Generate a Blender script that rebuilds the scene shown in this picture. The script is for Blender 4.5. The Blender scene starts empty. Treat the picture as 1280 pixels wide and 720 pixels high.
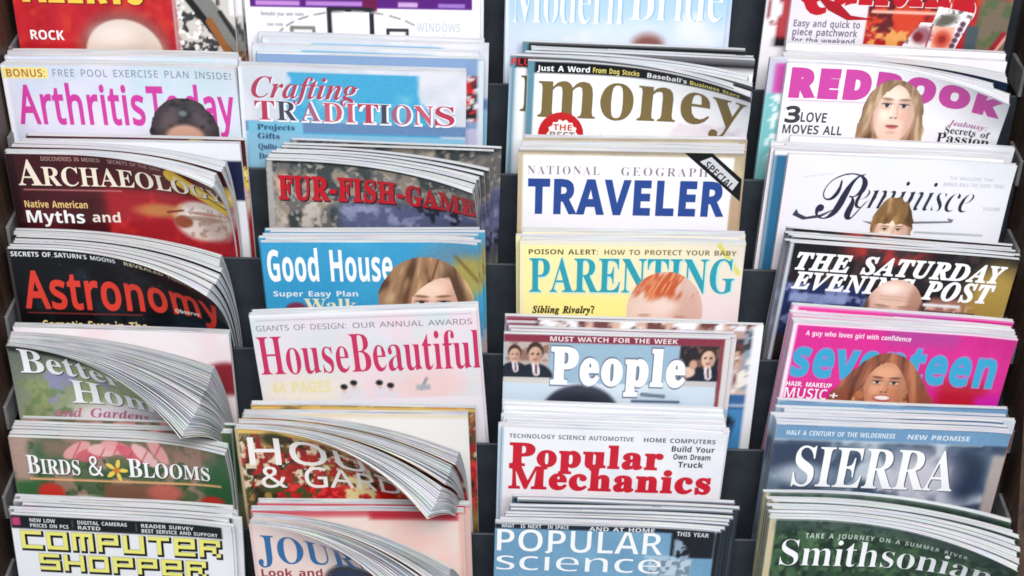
import bpy, math, random
import numpy as np
from mathutils import Matrix, Vector
from mathutils.geometry import tessellate_polygon, delaunay_2d_cdt

# ------------------------------------------------------------------ camera, light, exposure
SC = bpy.context.scene
COL = SC.collection
R = math.radians
ALPHA, ROLL, DIST, SPAN = R(33), R(1.35), 1.5, 0.96     # view against page normal, roll, distance, frame width
LEAN = R(8)                                             # the magazines lean back this much
ORG = Vector((0, 0, 1.0))
UX = Vector((1, 0, 0))
UU = Vector((0, math.sin(LEAN), math.cos(LEAN)))        # up along a page
UN = Vector((0, -math.cos(LEAN), math.sin(LEAN)))       # out of a page
def W3(x, u, n): return ORG + UX*x + UU*u + UN*n
c_ = UU*math.sin(ALPHA) + UN*math.cos(ALPHA)
v_ = UU*math.cos(ALPHA) - UN*math.sin(ALPHA)
RIGHT = UX*math.cos(ROLL) + v_*math.sin(ROLL)
UP = -UX*math.sin(ROLL) + v_*math.cos(ROLL)
cam = bpy.data.cameras.new('camera')
camo = bpy.data.objects.new('camera', cam); COL.objects.link(camo)
camo.matrix_world = Matrix(((RIGHT.x, UP.x, c_.x, 0), (RIGHT.y, UP.y, c_.y, 0), (RIGHT.z, UP.z, c_.z, 0), (0, 0, 0, 1)))
CAMP = ORG + c_*DIST
camo.location = CAMP
cam.sensor_width = 36; cam.lens = 36*DIST/SPAN; cam.clip_start = .01; cam.clip_end = 100
cam.dof.use_dof = True; cam.dof.focus_distance = DIST; cam.dof.aperture_fstop = 4.0
SC.camera = camo

world = bpy.data.worlds.new('World'); SC.world = world; world.use_nodes = True
bg = world.node_tree.nodes['Background']
bg.inputs[0].default_value = (.80, .90, 1, 1); bg.inputs[1].default_value = 0.44
def area(name, loc, target, sx, sy, power, col):
    l = bpy.data.lights.new(name, 'AREA'); l.shape = 'RECTANGLE'; l.size = sx; l.size_y = sy; l.energy = power; l.color = col
    o = bpy.data.objects.new(name, l); COL.objects.link(o); o.location = loc
    o.rotation_euler = (Vector(target)-Vector(loc)).to_track_quat('-Z', 'Y').to_euler()
area('ceiling_light', (.25, -1.35, 3.0), (0, 0, 1), 1.6, 1.0, 80, (1, .975, .95))
SC.view_settings.view_transform = 'Standard'; SC.view_settings.look = 'None'
SC.view_settings.exposure = 0.0; SC.view_settings.gamma = 1; SC.view_settings.use_curve_mapping = False
SC.cycles.filter_width = 1.7

# ------------------------------------------------------------------ materials
def mat(name, col=None, rough=.5, spec=.5):
    m = bpy.data.materials.new(name); m.use_nodes = True
    b = m.node_tree.nodes['Principled BSDF']; b.inputs['Roughness'].default_value = rough
    b.inputs['Specular IOR Level'].default_value = spec
    if col: b.inputs['Base Color'].default_value = (*col, 1)
    return m, m.node_tree, b
def mk_print():
    m, t, b = mat('coated_print', None, .30, .4)
    a = t.nodes.new('ShaderNodeAttribute'); a.attribute_name = 'Col'
    n = t.nodes.new('ShaderNodeTexNoise'); n.inputs['Scale'].default_value = 900; n.inputs['Detail'].default_value = 2
    tc = t.nodes.new('ShaderNodeTexCoord'); t.links.new(tc.outputs['Object'], n.inputs['Vector'])
    mx = t.nodes.new('ShaderNodeMix'); mx.data_type = 'RGBA'; mx.blend_type = 'MULTIPLY'; mx.inputs[0].default_value = .10
    t.links.new(a.outputs['Color'], mx.inputs[6]); t.links.new(n.outputs['Fac'], mx.inputs[7]); t.links.new(mx.outputs[2], b.inputs['Base Color'])
    n2 = t.nodes.new('ShaderNodeTexNoise'); n2.inputs['Scale'].default_value = 14; t.links.new(tc.outputs['Object'], n2.inputs['Vector'])
    bp = t.nodes.new('ShaderNodeBump'); bp.inputs['Strength'].default_value = .25; bp.inputs['Distance'].default_value = .004
    t.links.new(n2.outputs['Fac'], bp.inputs['Height']); t.links.new(bp.outputs['Normal'], b.inputs['Normal'])
    return m
def mk_pages():
    m, t, b = mat('page_paper', None, .75, .2)
    a = t.nodes.new('ShaderNodeAttribute'); a.attribute_name = 'lay'
    mp = t.nodes.new('ShaderNodeMapping'); mp.inputs['Scale'].default_value = (9, 9, 2600); t.links.new(a.outputs['Vector'], mp.inputs['Vector'])
    n = t.nodes.new('ShaderNodeTexNoise'); n.inputs['Scale'].default_value = 1; n.inputs['Detail'].default_value = 3; n.inputs['Roughness'].default_value = .7
    t.links.new(mp.outputs['Vector'], n.inputs['Vector'])
    r = t.nodes.new('ShaderNodeValToRGB'); e = r.color_ramp.elements
    e[0].position = .35; e[0].color = (.34, .36, .40, 1); e[1].position = .60; e[1].color = (.84, .85, .87, 1)
    t.links.new(n.outputs['Fac'], r.inputs['Fac'])
    mp2 = t.nodes.new('ShaderNodeMapping'); mp2.inputs['Scale'].default_value = (30, 30, 420); mp2.inputs['Location'].default_value = (3, 5, 7); t.links.new(a.outputs['Vector'], mp2.inputs['Vector'])
    n2 = t.nodes.new('ShaderNodeTexNoise'); n2.inputs['Scale'].default_value = 1; t.links.new(mp2.outputs['Vector'], n2.inputs['Vector'])
    mx = t.nodes.new('ShaderNodeMix'); mx.data_type = 'RGBA'; mx.blend_type = 'MULTIPLY'; mx.inputs[0].default_value = .36
    t.links.new(r.outputs['Color'], mx.inputs[6]); t.links.new(n2.outputs['Color'], mx.inputs[7])
    hs = t.nodes.new('ShaderNodeBrightContrast'); hs.inputs['Bright'].default_value = .06; t.links.new(mx.outputs[2], hs.inputs['Color'])
    t.links.new(hs.outputs['Color'], b.inputs['Base Color'])
    return m
def mk_noise(name, c0, c1, scale, rough, vec=(1, 1, 1), bump=.2, dist=.001, spec=.4):
    m, t, b = mat(name, None, rough, spec)
    tc = t.nodes.new('ShaderNodeTexCoord'); mp = t.nodes.new('ShaderNodeMapping'); mp.inputs['Scale'].default_value = vec
    t.links.new(tc.outputs['Object'], mp.inputs['Vector'])
    n = t.nodes.new('ShaderNodeTexNoise'); n.inputs['Scale'].default_value = scale; n.inputs['Detail'].default_value = 6
    t.links.new(mp.outputs['Vector'], n.inputs['Vector'])
    r = t.nodes.new('ShaderNodeValToRGB'); e = r.color_ramp.elements
    e[0].position = .3; e[0].color = (*c0, 1); e[1].position = .7; e[1].color = (*c1, 1)
    t.links.new(n.outputs['Fac'], r.inputs['Fac']); t.links.new(r.outputs['Color'], b.inputs['Base Color'])
    bp = t.nodes.new('ShaderNodeBump'); bp.inputs['Strength'].default_value = bump; bp.inputs['Distance'].default_value = dist
    t.links.new(n.outputs['Fac'], bp.inputs['Height']); t.links.new(bp.outputs['Normal'], b.inputs['Normal'])
    return m
M_PRINT, M_PAGE = mk_print(), mk_pages()
M_RACK = mk_noise('slate_laminate', (.020, .026, .036), (.034, .042, .054), 40, .55)
M_WOOD = mk_noise('dark_stained_wood', (.020, .010, .007), (.075, .040, .024), 9, .5, (14, 14, 1.2))
M_STEEL = mk_noise('grey_bracket_metal', (.13, .13, .14), (.22, .22, .23), 60, .45)

# ------------------------------------------------------------------ mesh helpers
def to_lin(c):
    c = np.clip(np.asarray(c, float)/255, 0, 1)
    return np.where(c <= .04045, c/12.92, ((c+.055)/1.055)**2.4)
def mesh_obj(name, V, F, m, parent=None, col=None, lay=None, smooth=False, me=None):
    if me is None:
        me = bpy.data.meshes.new(name)
        me.from_pydata(np.asarray(V, float).tolist(), [], F if isinstance(F, list) else F.tolist())
        if col is not None:
            a = me.color_attributes.new('Col', 'FLOAT_COLOR', 'POINT')
            c4 = np.ones((len(V), 4), np.float32); c4[:, :3] = col; a.data.foreach_set('color', c4.ravel())
        if lay is not None:
            a = me.attributes.new('lay', 'FLOAT_VECTOR', 'POINT'); a.data.foreach_set('vector', np.asarray(lay, np.float32).ravel())
        if smooth: me.polygons.foreach_set('use_smooth', np.ones(len(me.polygons), bool))
        me.materials.append(m)
    o = bpy.data.objects.new(name, me); COL.objects.link(o)
    if parent: o.parent = parent
    return o
def grid_faces(nx, ny, off=0, flip=False):
    i, j = np.meshgrid(np.arange(nx-1), np.arange(ny-1)); a = (j*nx+i).ravel()+off
    F = np.stack([a, a+1, a+nx+1, a+nx], 1)
    return F[:, ::-1] if flip else F
def box(V, F, x0, x1, u0, u1, n0, n1, bev=.0012):
    # bevelled box in rack axes: each face inset, edges chamfered
    b = min(bev, (x1-x0)/3, (u1-u0)/3, (n1-n0)/3); o = len(V); idx = {}
    for ax in range(3):
        for sg in (0, 1):
            lo, hi = [x0, u0, n0], [x1, u1, n1]
            oth = [k for k in range(3) if k != ax]
            for p in (0, 1):
                for q in (0, 1):
                    c = [0, 0, 0]; c[ax] = hi[ax] if sg else lo[ax]
                    c[oth[0]] = hi[oth[0]]-b if p else lo[oth[0]]+b
                    c[oth[1]] = hi[oth[1]]-b if q else lo[oth[1]]+b
                    key = [0, 0, 0]; key[ax] = sg; key[oth[0]] = p; key[oth[1]] = q
                    idx[(ax, tuple(key))] = len(V); V.append(tuple(W3(*c)))
    for ax in range(3):
        oth = [k for k in range(3) if k != ax]
        for sg in (0, 1):
            f = []
            for p, q in ((0, 0), (1, 0), (1, 1), (0, 1)):
                key = [0, 0, 0]; key[ax] = sg; key[oth[0]] = p; key[oth[1]] = q; f.append(idx[(ax, tuple(key))])
            F.append(f)
        for p in (0, 1):                      # chamfers run along ax
            for q in (0, 1):
                k0 = [0, 0, 0]; k0[oth[0]] = p; k0[oth[1]] = q; k1 = list(k0); k1[ax] = 1
                F.append([idx[(oth[0], tuple(k0))], idx[(oth[0], tuple(k1))], idx[(oth[1], tuple(k1))], idx[(oth[1], tuple(k0))]])
    for key in [(a, b_, c) for a in (0, 1) for b_ in (0, 1) for c in (0, 1)]:
        F.append([idx[(0, key)], idx[(1, key)], idx[(2, key)]])

# ------------------------------------------------------------------ photo pixel -> rack plane
def hit(X, Y, n):
    d = RIGHT*((X-640)/1280*SPAN) + UP*(-(Y-360)/1280*SPAN) - c_*DIST
    p0 = CAMP - ORG
    t = (n - p0.dot(UN))/d.dot(UN); p = p0 + d*t
    return p.x, p.dot(UU)
def pix_y(x, u, n):
    d = ORG+UX*x+UU*u+UN*n-CAMP; return 360-d.dot(UP)/-d.dot(c_)*DIST/SPAN*1280
PITCH = .045
def tier_n(k): return (k-3.4)*PITCH
LEDGE = [hit(640, 66+116*(k-1)-2, tier_n(k))[1]-.2745 for k in range(7)]

# ------------------------------------------------------------------ the rack
def thing(name, label, cat, loc=(0, 0, 0), rot=None, group=None):
    o = bpy.data.objects.new(name, None); COL.objects.link(o); o.empty_display_size = .02
    if rot is not None: o.matrix_world = Matrix.Translation(loc) @ rot
    else: o.location = loc
    o['label'] = label; o['category'] = cat
    if group: o['group'] = group
    return o
rack = thing('magazine_rack', 'dark slate stepped magazine rack with brown wooden ends, holding four columns of magazines', 'rack')
XL, XR = -.487, .487
def rpart(name, m, *bx):
    V, F = [], []
    for b in bx: box(V, F, *b)
    return mesh_obj(name, V, F, m, rack)
bottom = LEDGE[6]-.12
def panel_top(k): return hit(945, 337+112.5*(k-2), tier_n(k)+.004)[1]
for k in range(7):
    nf = tier_n(k)
    rpart('pocket_panel', M_RACK, (XL+.001, XR-.001, LEDGE[k]-.006, panel_top(k), nf+.002, nf+.005))
    rpart('ledge', M_RACK, (XL+.001, XR-.001, LEDGE[k]-.006, LEDGE[k]-.0005, nf-.0395, nf+.0015))
rpart('back_board', M_RACK, (XL+.001, XR-.001, LEDGE[0]-.02, LEDGE[0]+.34, tier_n(0)-.048, tier_n(0)-.040))
for sx in (-1, 1):
    # the wooden ends follow the slope of the tiers: a stepped board built from one outline
    x0, x1 = (XL-.022, XL) if sx < 0 else (XR, XR+.022)
    out = [(LEDGE[0]+.345, tier_n(0)-.05), (LEDGE[0]+.345, tier_n(0)-.02), (LEDGE[6]+.18, tier_n(6)+.02), (bottom, tier_n(6)+.02), (bottom, tier_n(0)-.05)]
    V = [tuple(W3(x, u, n)) for x in (x0, x1) for u, n in out]; q = len(out)
    F = [list(range(q)), list(range(q, 2*q))] + [[i, (i+1) % q, q+(i+1) % q, q+i] for i in range(q)]
    e = mesh_obj('end_board', V, F, M_WOOD, rack)
    for k in range(7):
        V, F = [], []
        xa, xb = (XL+.0005, XL+.004) if sx < 0 else (XR-.004, XR-.0005)
        box(V, F, xa, xb, LEDGE[k]+.150, LEDGE[k]+.178, tier_n(k)-.03, tier_n(k)+.011, .0006)
        mesh_obj('bracket', V, F, M_STEEL, e)

# ------------------------------------------------------------------ lettering outlines
# (style, character, advance, outlines as x, y, x, y ... in 1/500 of the type size)
OUTLINES = [
('B', 'A', 218, [[-4, 0, -4, 9, 5, 11, 12, 15, 25, 37, 103, 233, 112, 233, 192, 43, 206, 17, 212, 11, 222, 9, 222, 0, 115, 0, 115, 9, 135, 13, 142, 23, 136, 41, 126, 66, 52, 66, 39, 35, 38, 29, 37, 24, 43, 13, 62, 9, 64, 9, 64, 0], [57, 80, 121, 80, 88, 160]]),
('B', 'B', 221, [[8, 0, 8, 9, 22, 11, 31, 16, 36, 26, 37, 41, 37, 184, 35, 206, 26, 216, 8, 219, 8, 228, 110, 228, 159, 222, 188, 204, 198, 175, 192, 151, 174, 134, 143, 124, 180, 112, 202, 92, 209, 66, 207, 47, 199, 30, 186, 17, 157, 4, 119, 0], [91, 126, 94, 126, 117, 128, 132, 136, 140, 150, 142, 173, 140, 192, 135, 206, 124, 214, 108, 217, 99, 216, 94, 212, 91, 195], [111, 12, 129, 15, 142, 25, 148, 41, 150, 64, 147, 88, 139, 104, 123, 113, 99, 116, 91, 116, 91, 33, 95, 17, 101, 13]]),
('B', 'C', 234, [[128, -5, 97, -2, 69, 10, 45, 28, 28, 52, 17, 81, 13, 114, 17, 147, 28, 175, 46, 199, 69, 217, 98, 229, 130, 233, 155, 230, 184, 220, 194, 218, 204, 221, 210, 233, 218, 233, 218, 154, 210, 154, 196, 182, 178, 203, 157, 217, 133, 222, 99, 210, 79, 173, 72, 113, 79, 57, 102, 23, 139, 12, 159, 14, 179, 22, 198, 35, 214, 53, 224, 44, 198, 17, 166, 0]]),
('B', 'D', 248, [[10, 0, 10, 9, 23, 11, 31, 15, 36, 23, 37, 37, 37, 187, 35, 203, 30, 213, 21, 218, 7, 219, 7, 228, 111, 228, 148, 224, 178, 215, 203, 198, 220, 176, 231, 148, 234, 114, 221, 51, 181, 13, 114, 0], [111, 12, 131, 15, 147, 23, 160, 37, 171, 69, 175, 115, 168, 171, 147, 205, 111, 217, 101, 215, 95, 212, 91, 192, 91, 36, 95, 17, 101, 13]]),
('B', 'E', 221, [[7, 0, 7, 8, 22, 10, 31, 15, 36, 24, 38, 39, 38, 184, 36, 202, 31, 213, 22, 218, 8, 219, 8, 228, 199, 228, 199, 160, 192, 160, 184, 186, 170, 203, 148, 212, 116, 215, 100, 214, 93, 208, 91, 194, 91, 123, 97, 123, 116, 126, 130, 134, 138, 150, 144, 173, 152, 173, 152, 59, 144, 59, 137, 91, 130, 100, 120, 107, 93, 111, 91, 34, 93, 23, 96, 17, 115, 14, 138, 15, 157, 19, 172, 27, 185, 37, 196, 52, 206, 72, 215, 72, 201, 0]]),
('B', 'F', 202, [[8, 0, 8, 9, 22, 11, 31, 17, 36, 26, 37, 42, 37, 187, 36, 202, 31, 212, 22, 217, 7, 219, 7, 228, 197, 228, 197, 160, 189, 160, 184, 178, 178, 193, 168, 203, 155, 210, 137, 214, 115, 216, 100, 215, 93, 211, 91, 199, 91, 124, 95, 124, 114, 126, 128, 135, 137, 150, 142, 173, 151, 173, 151, 59, 142, 59, 137, 84, 128, 100, 114, 109, 94, 112, 91, 112, 91, 40, 94, 21, 98, 15, 105, 12, 128, 9, 128, 0]]),
('B', 'G', 254, [[134, -5, 100, -1, 71, 10, 47, 28, 29, 51, 18, 81, 14, 115, 18, 147, 29, 176, 46, 200, 70, 218, 97, 229, 129, 233, 156, 230, 185, 220, 194, 218, 203, 221, 210, 233, 219, 233, 219, 154, 210, 154, 202, 173, 191, 189, 179, 203, 165, 213, 149, 219, 134, 222, 100, 210, 80, 174, 73, 114, 77, 67, 90, 34, 103, 19, 119, 9, 138, 6, 154, 8, 164, 14, 169, 23, 171, 36, 171, 64, 170, 77, 165, 85, 154, 89, 138, 91, 138, 99, 250, 99, 250, 91, 236, 89, 228, 85, 224, 77, 223, 64, 223, 14, 179, 0]]),
('B', 'H', 262, [[8, 0, 8, 9, 22, 11, 31, 16, 36, 25, 37, 40, 37, 189, 36, 203, 31, 212, 22, 217, 8, 219, 8, 228, 121, 228, 121, 219, 102, 216, 93, 208, 91, 189, 91, 125, 171, 125, 171, 189, 169, 208, 160, 216, 141, 219, 141, 228, 254, 228, 254, 219, 239, 217, 230, 212, 226, 203, 225, 189, 225, 40, 226, 26, 231, 16, 239, 11, 254, 9, 254, 0, 141, 0, 141, 9, 155, 11, 165, 15, 169, 24, 171, 40, 171, 110, 91, 110, 91, 40, 93, 25, 97, 16, 106, 11, 121, 9, 121, 0]]),
('B', 'I', 130, [[7, 0, 7, 9, 21, 11, 31, 16, 36, 24, 38, 38, 38, 193, 36, 206, 32, 214, 22, 218, 7, 219, 7, 228, 122, 228, 122, 219, 107, 218, 98, 214, 93, 206, 91, 193, 91, 39, 94, 22, 103, 13, 123, 9, 123, 0]]),
('B', 'J', 165, [[54, -33, 39, -31, 26, -27, 14, -20, 6, -11, 0, 0, -2, 11, 0, 22, 5, 30, 13, 36, 22, 37, 32, 36, 40, 31, 45, 23, 46, 14, 42, -1, 38, -10, 42, -18, 52, -20, 63, -18, 69, -12, 74, 11, 74, 183, 71, 204, 67, 211, 61, 215, 40, 219, 40, 228, 157, 228, 157, 219, 138, 215, 133, 211, 130, 205, 128, 183, 128, 44, 119, 2, 95, -24]]),
('B', 'K', 255, [[8, 0, 8, 9, 23, 11, 32, 16, 36, 25, 38, 40, 38, 189, 36, 203, 31, 212, 23, 217, 8, 219, 8, 228, 121, 228, 121, 219, 102, 216, 94, 208, 91, 189, 91, 117, 161, 187, 171, 199, 174, 209, 167, 217, 145, 219, 145, 228, 243, 228, 243, 219, 238, 219, 218, 215, 196, 202, 172, 180, 135, 142, 232, 23, 243, 12, 260, 9, 260, 0, 140, 0, 140, 9, 153, 9, 161, 10, 167, 17, 158, 33, 100, 107, 91, 99, 91, 40, 93, 25, 97, 16, 106, 11, 121, 9, 121, 0]]),
('B', 'L', 213, [[8, 0, 8, 9, 22, 11, 31, 16, 36, 25, 37, 40, 37, 189, 36, 204, 31, 212, 22, 217, 8, 219, 8, 228, 125, 228, 125, 219, 104, 217, 98, 214, 94, 208, 91, 189, 91, 41, 93, 24, 100, 16, 117, 14, 139, 15, 157, 20, 172, 28, 185, 40, 195, 56, 204, 77, 214, 77, 201, 0]]),
('B', 'M', 317, [[7, 0, 7, 9, 21, 11, 31, 16, 36, 25, 38, 40, 38, 191, 35, 208, 26, 216, 7, 219, 7, 228, 92, 228, 158, 71, 225, 228, 309, 228, 309, 219, 295, 217, 286, 212, 282, 203, 280, 189, 280, 43, 282, 21, 291, 12, 308, 9, 308, 0, 198, 0, 198, 9, 216, 12, 225, 22, 227, 42, 227, 199, 144, 0, 135, 0, 53, 194, 53, 40, 54, 24, 60, 15, 70, 10, 85, 9, 85, 0]]),
('B', 'N', 247, [[201, -5, 53, 175, 53, 39, 55, 24, 59, 15, 68, 11, 83, 9, 83, 0, 9, 0, 9, 9, 27, 12, 36, 21, 38, 39, 38, 194, 18, 217, 9, 219, 9, 228, 78, 228, 195, 84, 195, 189, 193, 207, 184, 216, 166, 219, 166, 228, 240, 228, 240, 219, 225, 217, 217, 212, 212, 203, 211, 188, 211, -5]]),
('B', 'O', 263, [[130, -5, 106, -3, 84, 4, 64, 15, 47, 29, 33, 46, 22, 67, 16, 89, 14, 114, 16, 138, 22, 161, 33, 181, 47, 199, 65, 213, 85, 224, 108, 231, 133, 233, 157, 231, 179, 224, 198, 213, 216, 199, 230, 182, 240, 162, 247, 139, 249, 114, 247, 89, 240, 67, 230, 46, 215, 29, 198, 15, 177, 4, 155, -3], [132, 6, 164, 18, 183, 54, 190, 114, 186, 160, 174, 194, 162, 209, 147, 219, 130, 222, 98, 210, 79, 174, 73, 114, 77, 67, 89, 34, 101, 18, 115, 9]]),
('B', 'P', 209, [[8, 0, 8, 9, 22, 11, 31, 16, 36, 25, 37, 40, 37, 189, 36, 203, 31, 212, 22, 217, 8, 219, 8, 228, 107, 228, 144, 226, 168, 220, 183, 211, 195, 199, 202, 184, 204, 166, 199, 140, 183, 120, 157, 107, 121, 103, 91, 103, 91, 40, 93, 25, 97, 16, 106, 11, 121, 9, 121, 0], [91, 115, 101, 115, 122, 118, 136, 126, 144, 142, 146, 165, 144, 187, 138, 203, 126, 212, 108, 216, 95, 212, 91, 199]]),
('B', 'Q', 263, [[189, -58, 148, -51, 116, -32, 93, 0, 70, 10, 51, 25, 35, 43, 23, 64, 16, 88, 14, 114, 16, 138, 22, 161, 33, 181, 47, 199, 65, 213, 85, 224, 108, 231, 133, 233, 157, 231, 179, 224, 198, 213, 216, 199, 230, 182, 240, 162, 247, 139, 249, 114, 244, 76, 227, 43, 200, 17, 165, 0, 180, -22, 199, -36, 222, -40, 246, -37, 247, -46, 218, -55], [133, 6, 165, 18, 184, 54, 190, 114, 186, 160, 174, 194, 162, 209, 147, 219, 130, 222, 98, 210, 79, 174, 73, 114, 77, 67, 89, 34, 101, 18, 116, 9]]),
('B', 'R', 236, [[8, 0, 8, 9, 22, 11, 31, 16, 36, 25, 37, 40, 37, 189, 36, 203, 31, 212, 22, 217, 8, 219, 8, 228, 108, 228, 152, 224, 184, 213, 197, 201, 206, 186, 209, 167, 203, 143, 186, 124, 157, 112, 216, 25, 226, 13, 239, 9, 240, 0, 169, 0, 101, 106, 91, 106, 91, 40, 93, 25, 97, 16, 106, 11, 121, 9, 121, 0], [91, 117, 102, 117, 124, 120, 140, 129, 149, 145, 152, 168, 147, 194, 134, 210, 112, 216, 101, 214, 95, 211, 91, 193]]),
('B', 'S', 195, [[21, -5, 21, 79, 31, 79, 41, 47, 56, 25, 75, 12, 98, 7, 115, 10, 128, 18, 137, 30, 139, 45, 133, 65, 112, 80, 81, 95, 56, 110, 38, 126, 28, 144, 25, 166, 27, 185, 34, 201, 44, 215, 58, 225, 74, 231, 92, 233, 115, 231, 141, 224, 146, 223, 150, 222, 157, 225, 160, 233, 170, 233, 170, 160, 161, 160, 155, 177, 147, 192, 136, 205, 124, 214, 111, 220, 97, 222, 82, 220, 70, 213, 62, 203, 60, 190, 62, 178, 69, 168, 94, 151, 127, 136, 159, 117, 169, 106, 175, 94, 180, 66, 177, 46, 169, 29, 157, 15, 140, 4, 120, -3, 96, -5, 79, -4, 63, 0, 49, 5, 42, 6, 35, 4, 31, -5]]),
('B', 'T', 212, [[46, 0, 46, 9, 61, 10, 71, 15, 76, 25, 78, 40, 78, 217, 75, 217, 51, 213, 33, 202, 20, 183, 14, 159, 5, 159, 5, 228, 205, 228, 205, 158, 197, 158, 187, 191, 166, 210, 134, 217, 132, 217, 132, 40, 133, 25, 138, 15, 148, 10, 164, 9, 164, 0]]),
('B', 'U', 246, [[124, -6, 96, -4, 74, 3, 57, 14, 42, 40, 37, 78, 37, 189, 35, 203, 30, 212, 22, 217, 7, 219, 7, 228, 120, 228, 120, 219, 101, 216, 93, 208, 90, 189, 90, 70, 93, 44, 102, 26, 116, 15, 137, 11, 170, 19, 190, 42, 196, 80, 196, 189, 195, 203, 190, 212, 180, 217, 164, 219, 164, 228, 237, 228, 237, 219, 224, 216, 216, 211, 213, 202, 211, 189, 211, 91, 209, 59, 202, 34, 190, 16, 173, 4, 151, -4]]),
('B', 'V', 214, [[106, -6, 22, 190, 11, 210, 4, 216, -7, 219, -7, 228, 105, 228, 105, 219, 83, 216, 78, 212, 76, 205, 81, 189, 129, 72, 174, 189, 177, 204, 176, 212, 171, 216, 149, 219, 149, 228, 221, 228, 221, 219, 212, 218, 204, 214, 191, 191, 115, -6]]),
('B', 'W', 306, [[85, -5, 16, 196, 8, 214, 1, 218, -8, 219, -8, 228, 90, 228, 90, 219, 75, 216, 71, 212, 70, 205, 74, 186, 111, 77, 150, 176, 143, 199, 139, 209, 134, 215, 115, 219, 115, 228, 220, 228, 220, 219, 202, 216, 196, 206, 199, 193, 237, 83, 270, 185, 274, 203, 273, 211, 269, 215, 252, 219, 252, 228, 312, 228, 312, 219, 303, 216, 297, 211, 287, 190, 223, -5, 214, -5, 158, 154, 95, -5]]),
('B', 'Y', 213, [[51, 0, 51, 9, 65, 11, 74, 16, 79, 25, 80, 40, 80, 89, 23, 193, 15, 207, 7, 215, 0, 218, -7, 219, -7, 228, 103, 228, 103, 219, 98, 219, 83, 216, 78, 208, 82, 196, 124, 113, 167, 183, 174, 204, 168, 215, 149, 219, 147, 228, 220, 228, 220, 219, 204, 212, 191, 196, 134, 102, 134, 40, 135, 25, 140, 16, 149, 11, 164, 9, 164, 0]]),
('B', 'Z', 221, [[10, 0, 10, 5, 138, 215, 107, 215, 71, 210, 58, 203, 47, 193, 38, 178, 31, 158, 22, 158, 29, 228, 203, 228, 203, 222, 77, 14, 120, 14, 151, 18, 175, 31, 192, 51, 203, 82, 212, 82, 203, 0]]),
('B', 'a', 172, [[127, -5, 113, -3, 104, 5, 100, 17, 76, 1, 48, -4, 32, -2, 20, 6, 13, 17, 10, 32, 15, 52, 32, 68, 59, 82, 99, 95, 99, 121, 98, 133, 93, 141, 85, 146, 74, 148, 58, 145, 52, 137, 57, 128, 61, 116, 60, 107, 55, 101, 48, 97, 39, 95, 29, 97, 22, 102, 18, 109, 16, 118, 19, 129, 25, 139, 34, 147, 47, 154, 63, 158, 81, 159, 112, 156, 132, 146, 143, 129, 146, 105, 146, 31, 147, 20, 152, 17, 160, 21, 165, 14, 147, 0], [76, 17, 87, 20, 99, 32, 99, 85, 77, 76, 64, 61, 59, 42, 61, 28, 66, 20]]),
('B', 'b', 180, [[21, -6, 21, 194, 18, 214, 4, 220, 4, 228, 69, 228, 69, 139, 88, 154, 110, 159, 127, 157, 142, 149, 154, 138, 163, 123, 169, 104, 171, 83, 169, 59, 161, 38, 150, 20, 135, 6, 117, -2, 96, -5, 74, 0, 52, 14, 27, -6], [91, 7, 106, 11, 116, 25, 121, 47, 123, 80, 121, 107, 116, 125, 106, 136, 92, 140, 78, 135, 72, 129, 69, 121, 69, 34, 72, 19, 79, 10]]),
('B', 'c', 147, [[78, -5, 60, -2, 43, 5, 29, 18, 19, 34, 12, 53, 10, 75, 12, 98, 20, 118, 32, 135, 48, 148, 67, 157, 87, 160, 109, 157, 125, 149, 135, 137, 139, 123, 137, 114, 133, 108, 127, 103, 118, 102, 107, 105, 100, 112, 98, 125, 98, 131, 99, 136, 95, 145, 85, 148, 69, 142, 59, 124, 56, 94, 59, 61, 69, 38, 83, 24, 102, 19, 119, 23, 136, 36, 142, 30, 124, 11, 103, -1]]),
('B', 'd', 185, [[70, -5, 53, -2, 39, 5, 27, 17, 17, 33, 12, 52, 10, 74, 12, 98, 18, 119, 28, 136, 41, 149, 56, 157, 73, 159, 94, 154, 111, 140, 111, 200, 110, 209, 106, 215, 88, 220, 88, 228, 160, 228, 160, 38, 162, 20, 167, 16, 177, 14, 177, 5, 147, 3, 111, -5, 111, 19, 101, 6, 87, -2], [86, 14, 93, 16, 101, 21, 107, 28, 111, 38, 111, 121, 109, 129, 103, 135, 87, 140, 74, 136, 65, 125, 60, 105, 59, 77, 60, 49, 65, 29, 73, 18]]),
('B', 'e', 150, [[77, -5, 59, -2, 42, 5, 29, 18, 18, 34, 12, 55, 10, 79, 12, 101, 19, 120, 30, 136, 43, 149, 60, 157, 79, 159, 104, 154, 124, 140, 137, 117, 141, 87, 141, 83, 58, 83, 63, 49, 77, 28, 100, 21, 118, 27, 135, 43, 142, 36, 124, 13, 102, 0], [58, 96, 101, 96, 101, 107, 97, 139, 90, 146, 81, 148, 68, 143, 61, 128, 58, 102]]),
('B', 'f', 107, [[7, 0, 7, 8, 20, 11, 25, 17, 26, 37, 26, 138, 8, 138, 8, 155, 26, 155, 26, 177, 30, 200, 42, 218, 62, 229, 87, 232, 106, 230, 120, 223, 129, 212, 132, 200, 130, 190, 126, 183, 120, 179, 112, 178, 98, 183, 94, 188, 92, 195, 96, 210, 98, 213, 99, 216, 97, 220, 90, 222, 81, 220, 77, 215, 74, 195, 74, 155, 102, 155, 102, 138, 74, 138, 74, 33, 75, 20, 79, 13, 87, 9, 100, 8, 100, 0]]),
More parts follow.
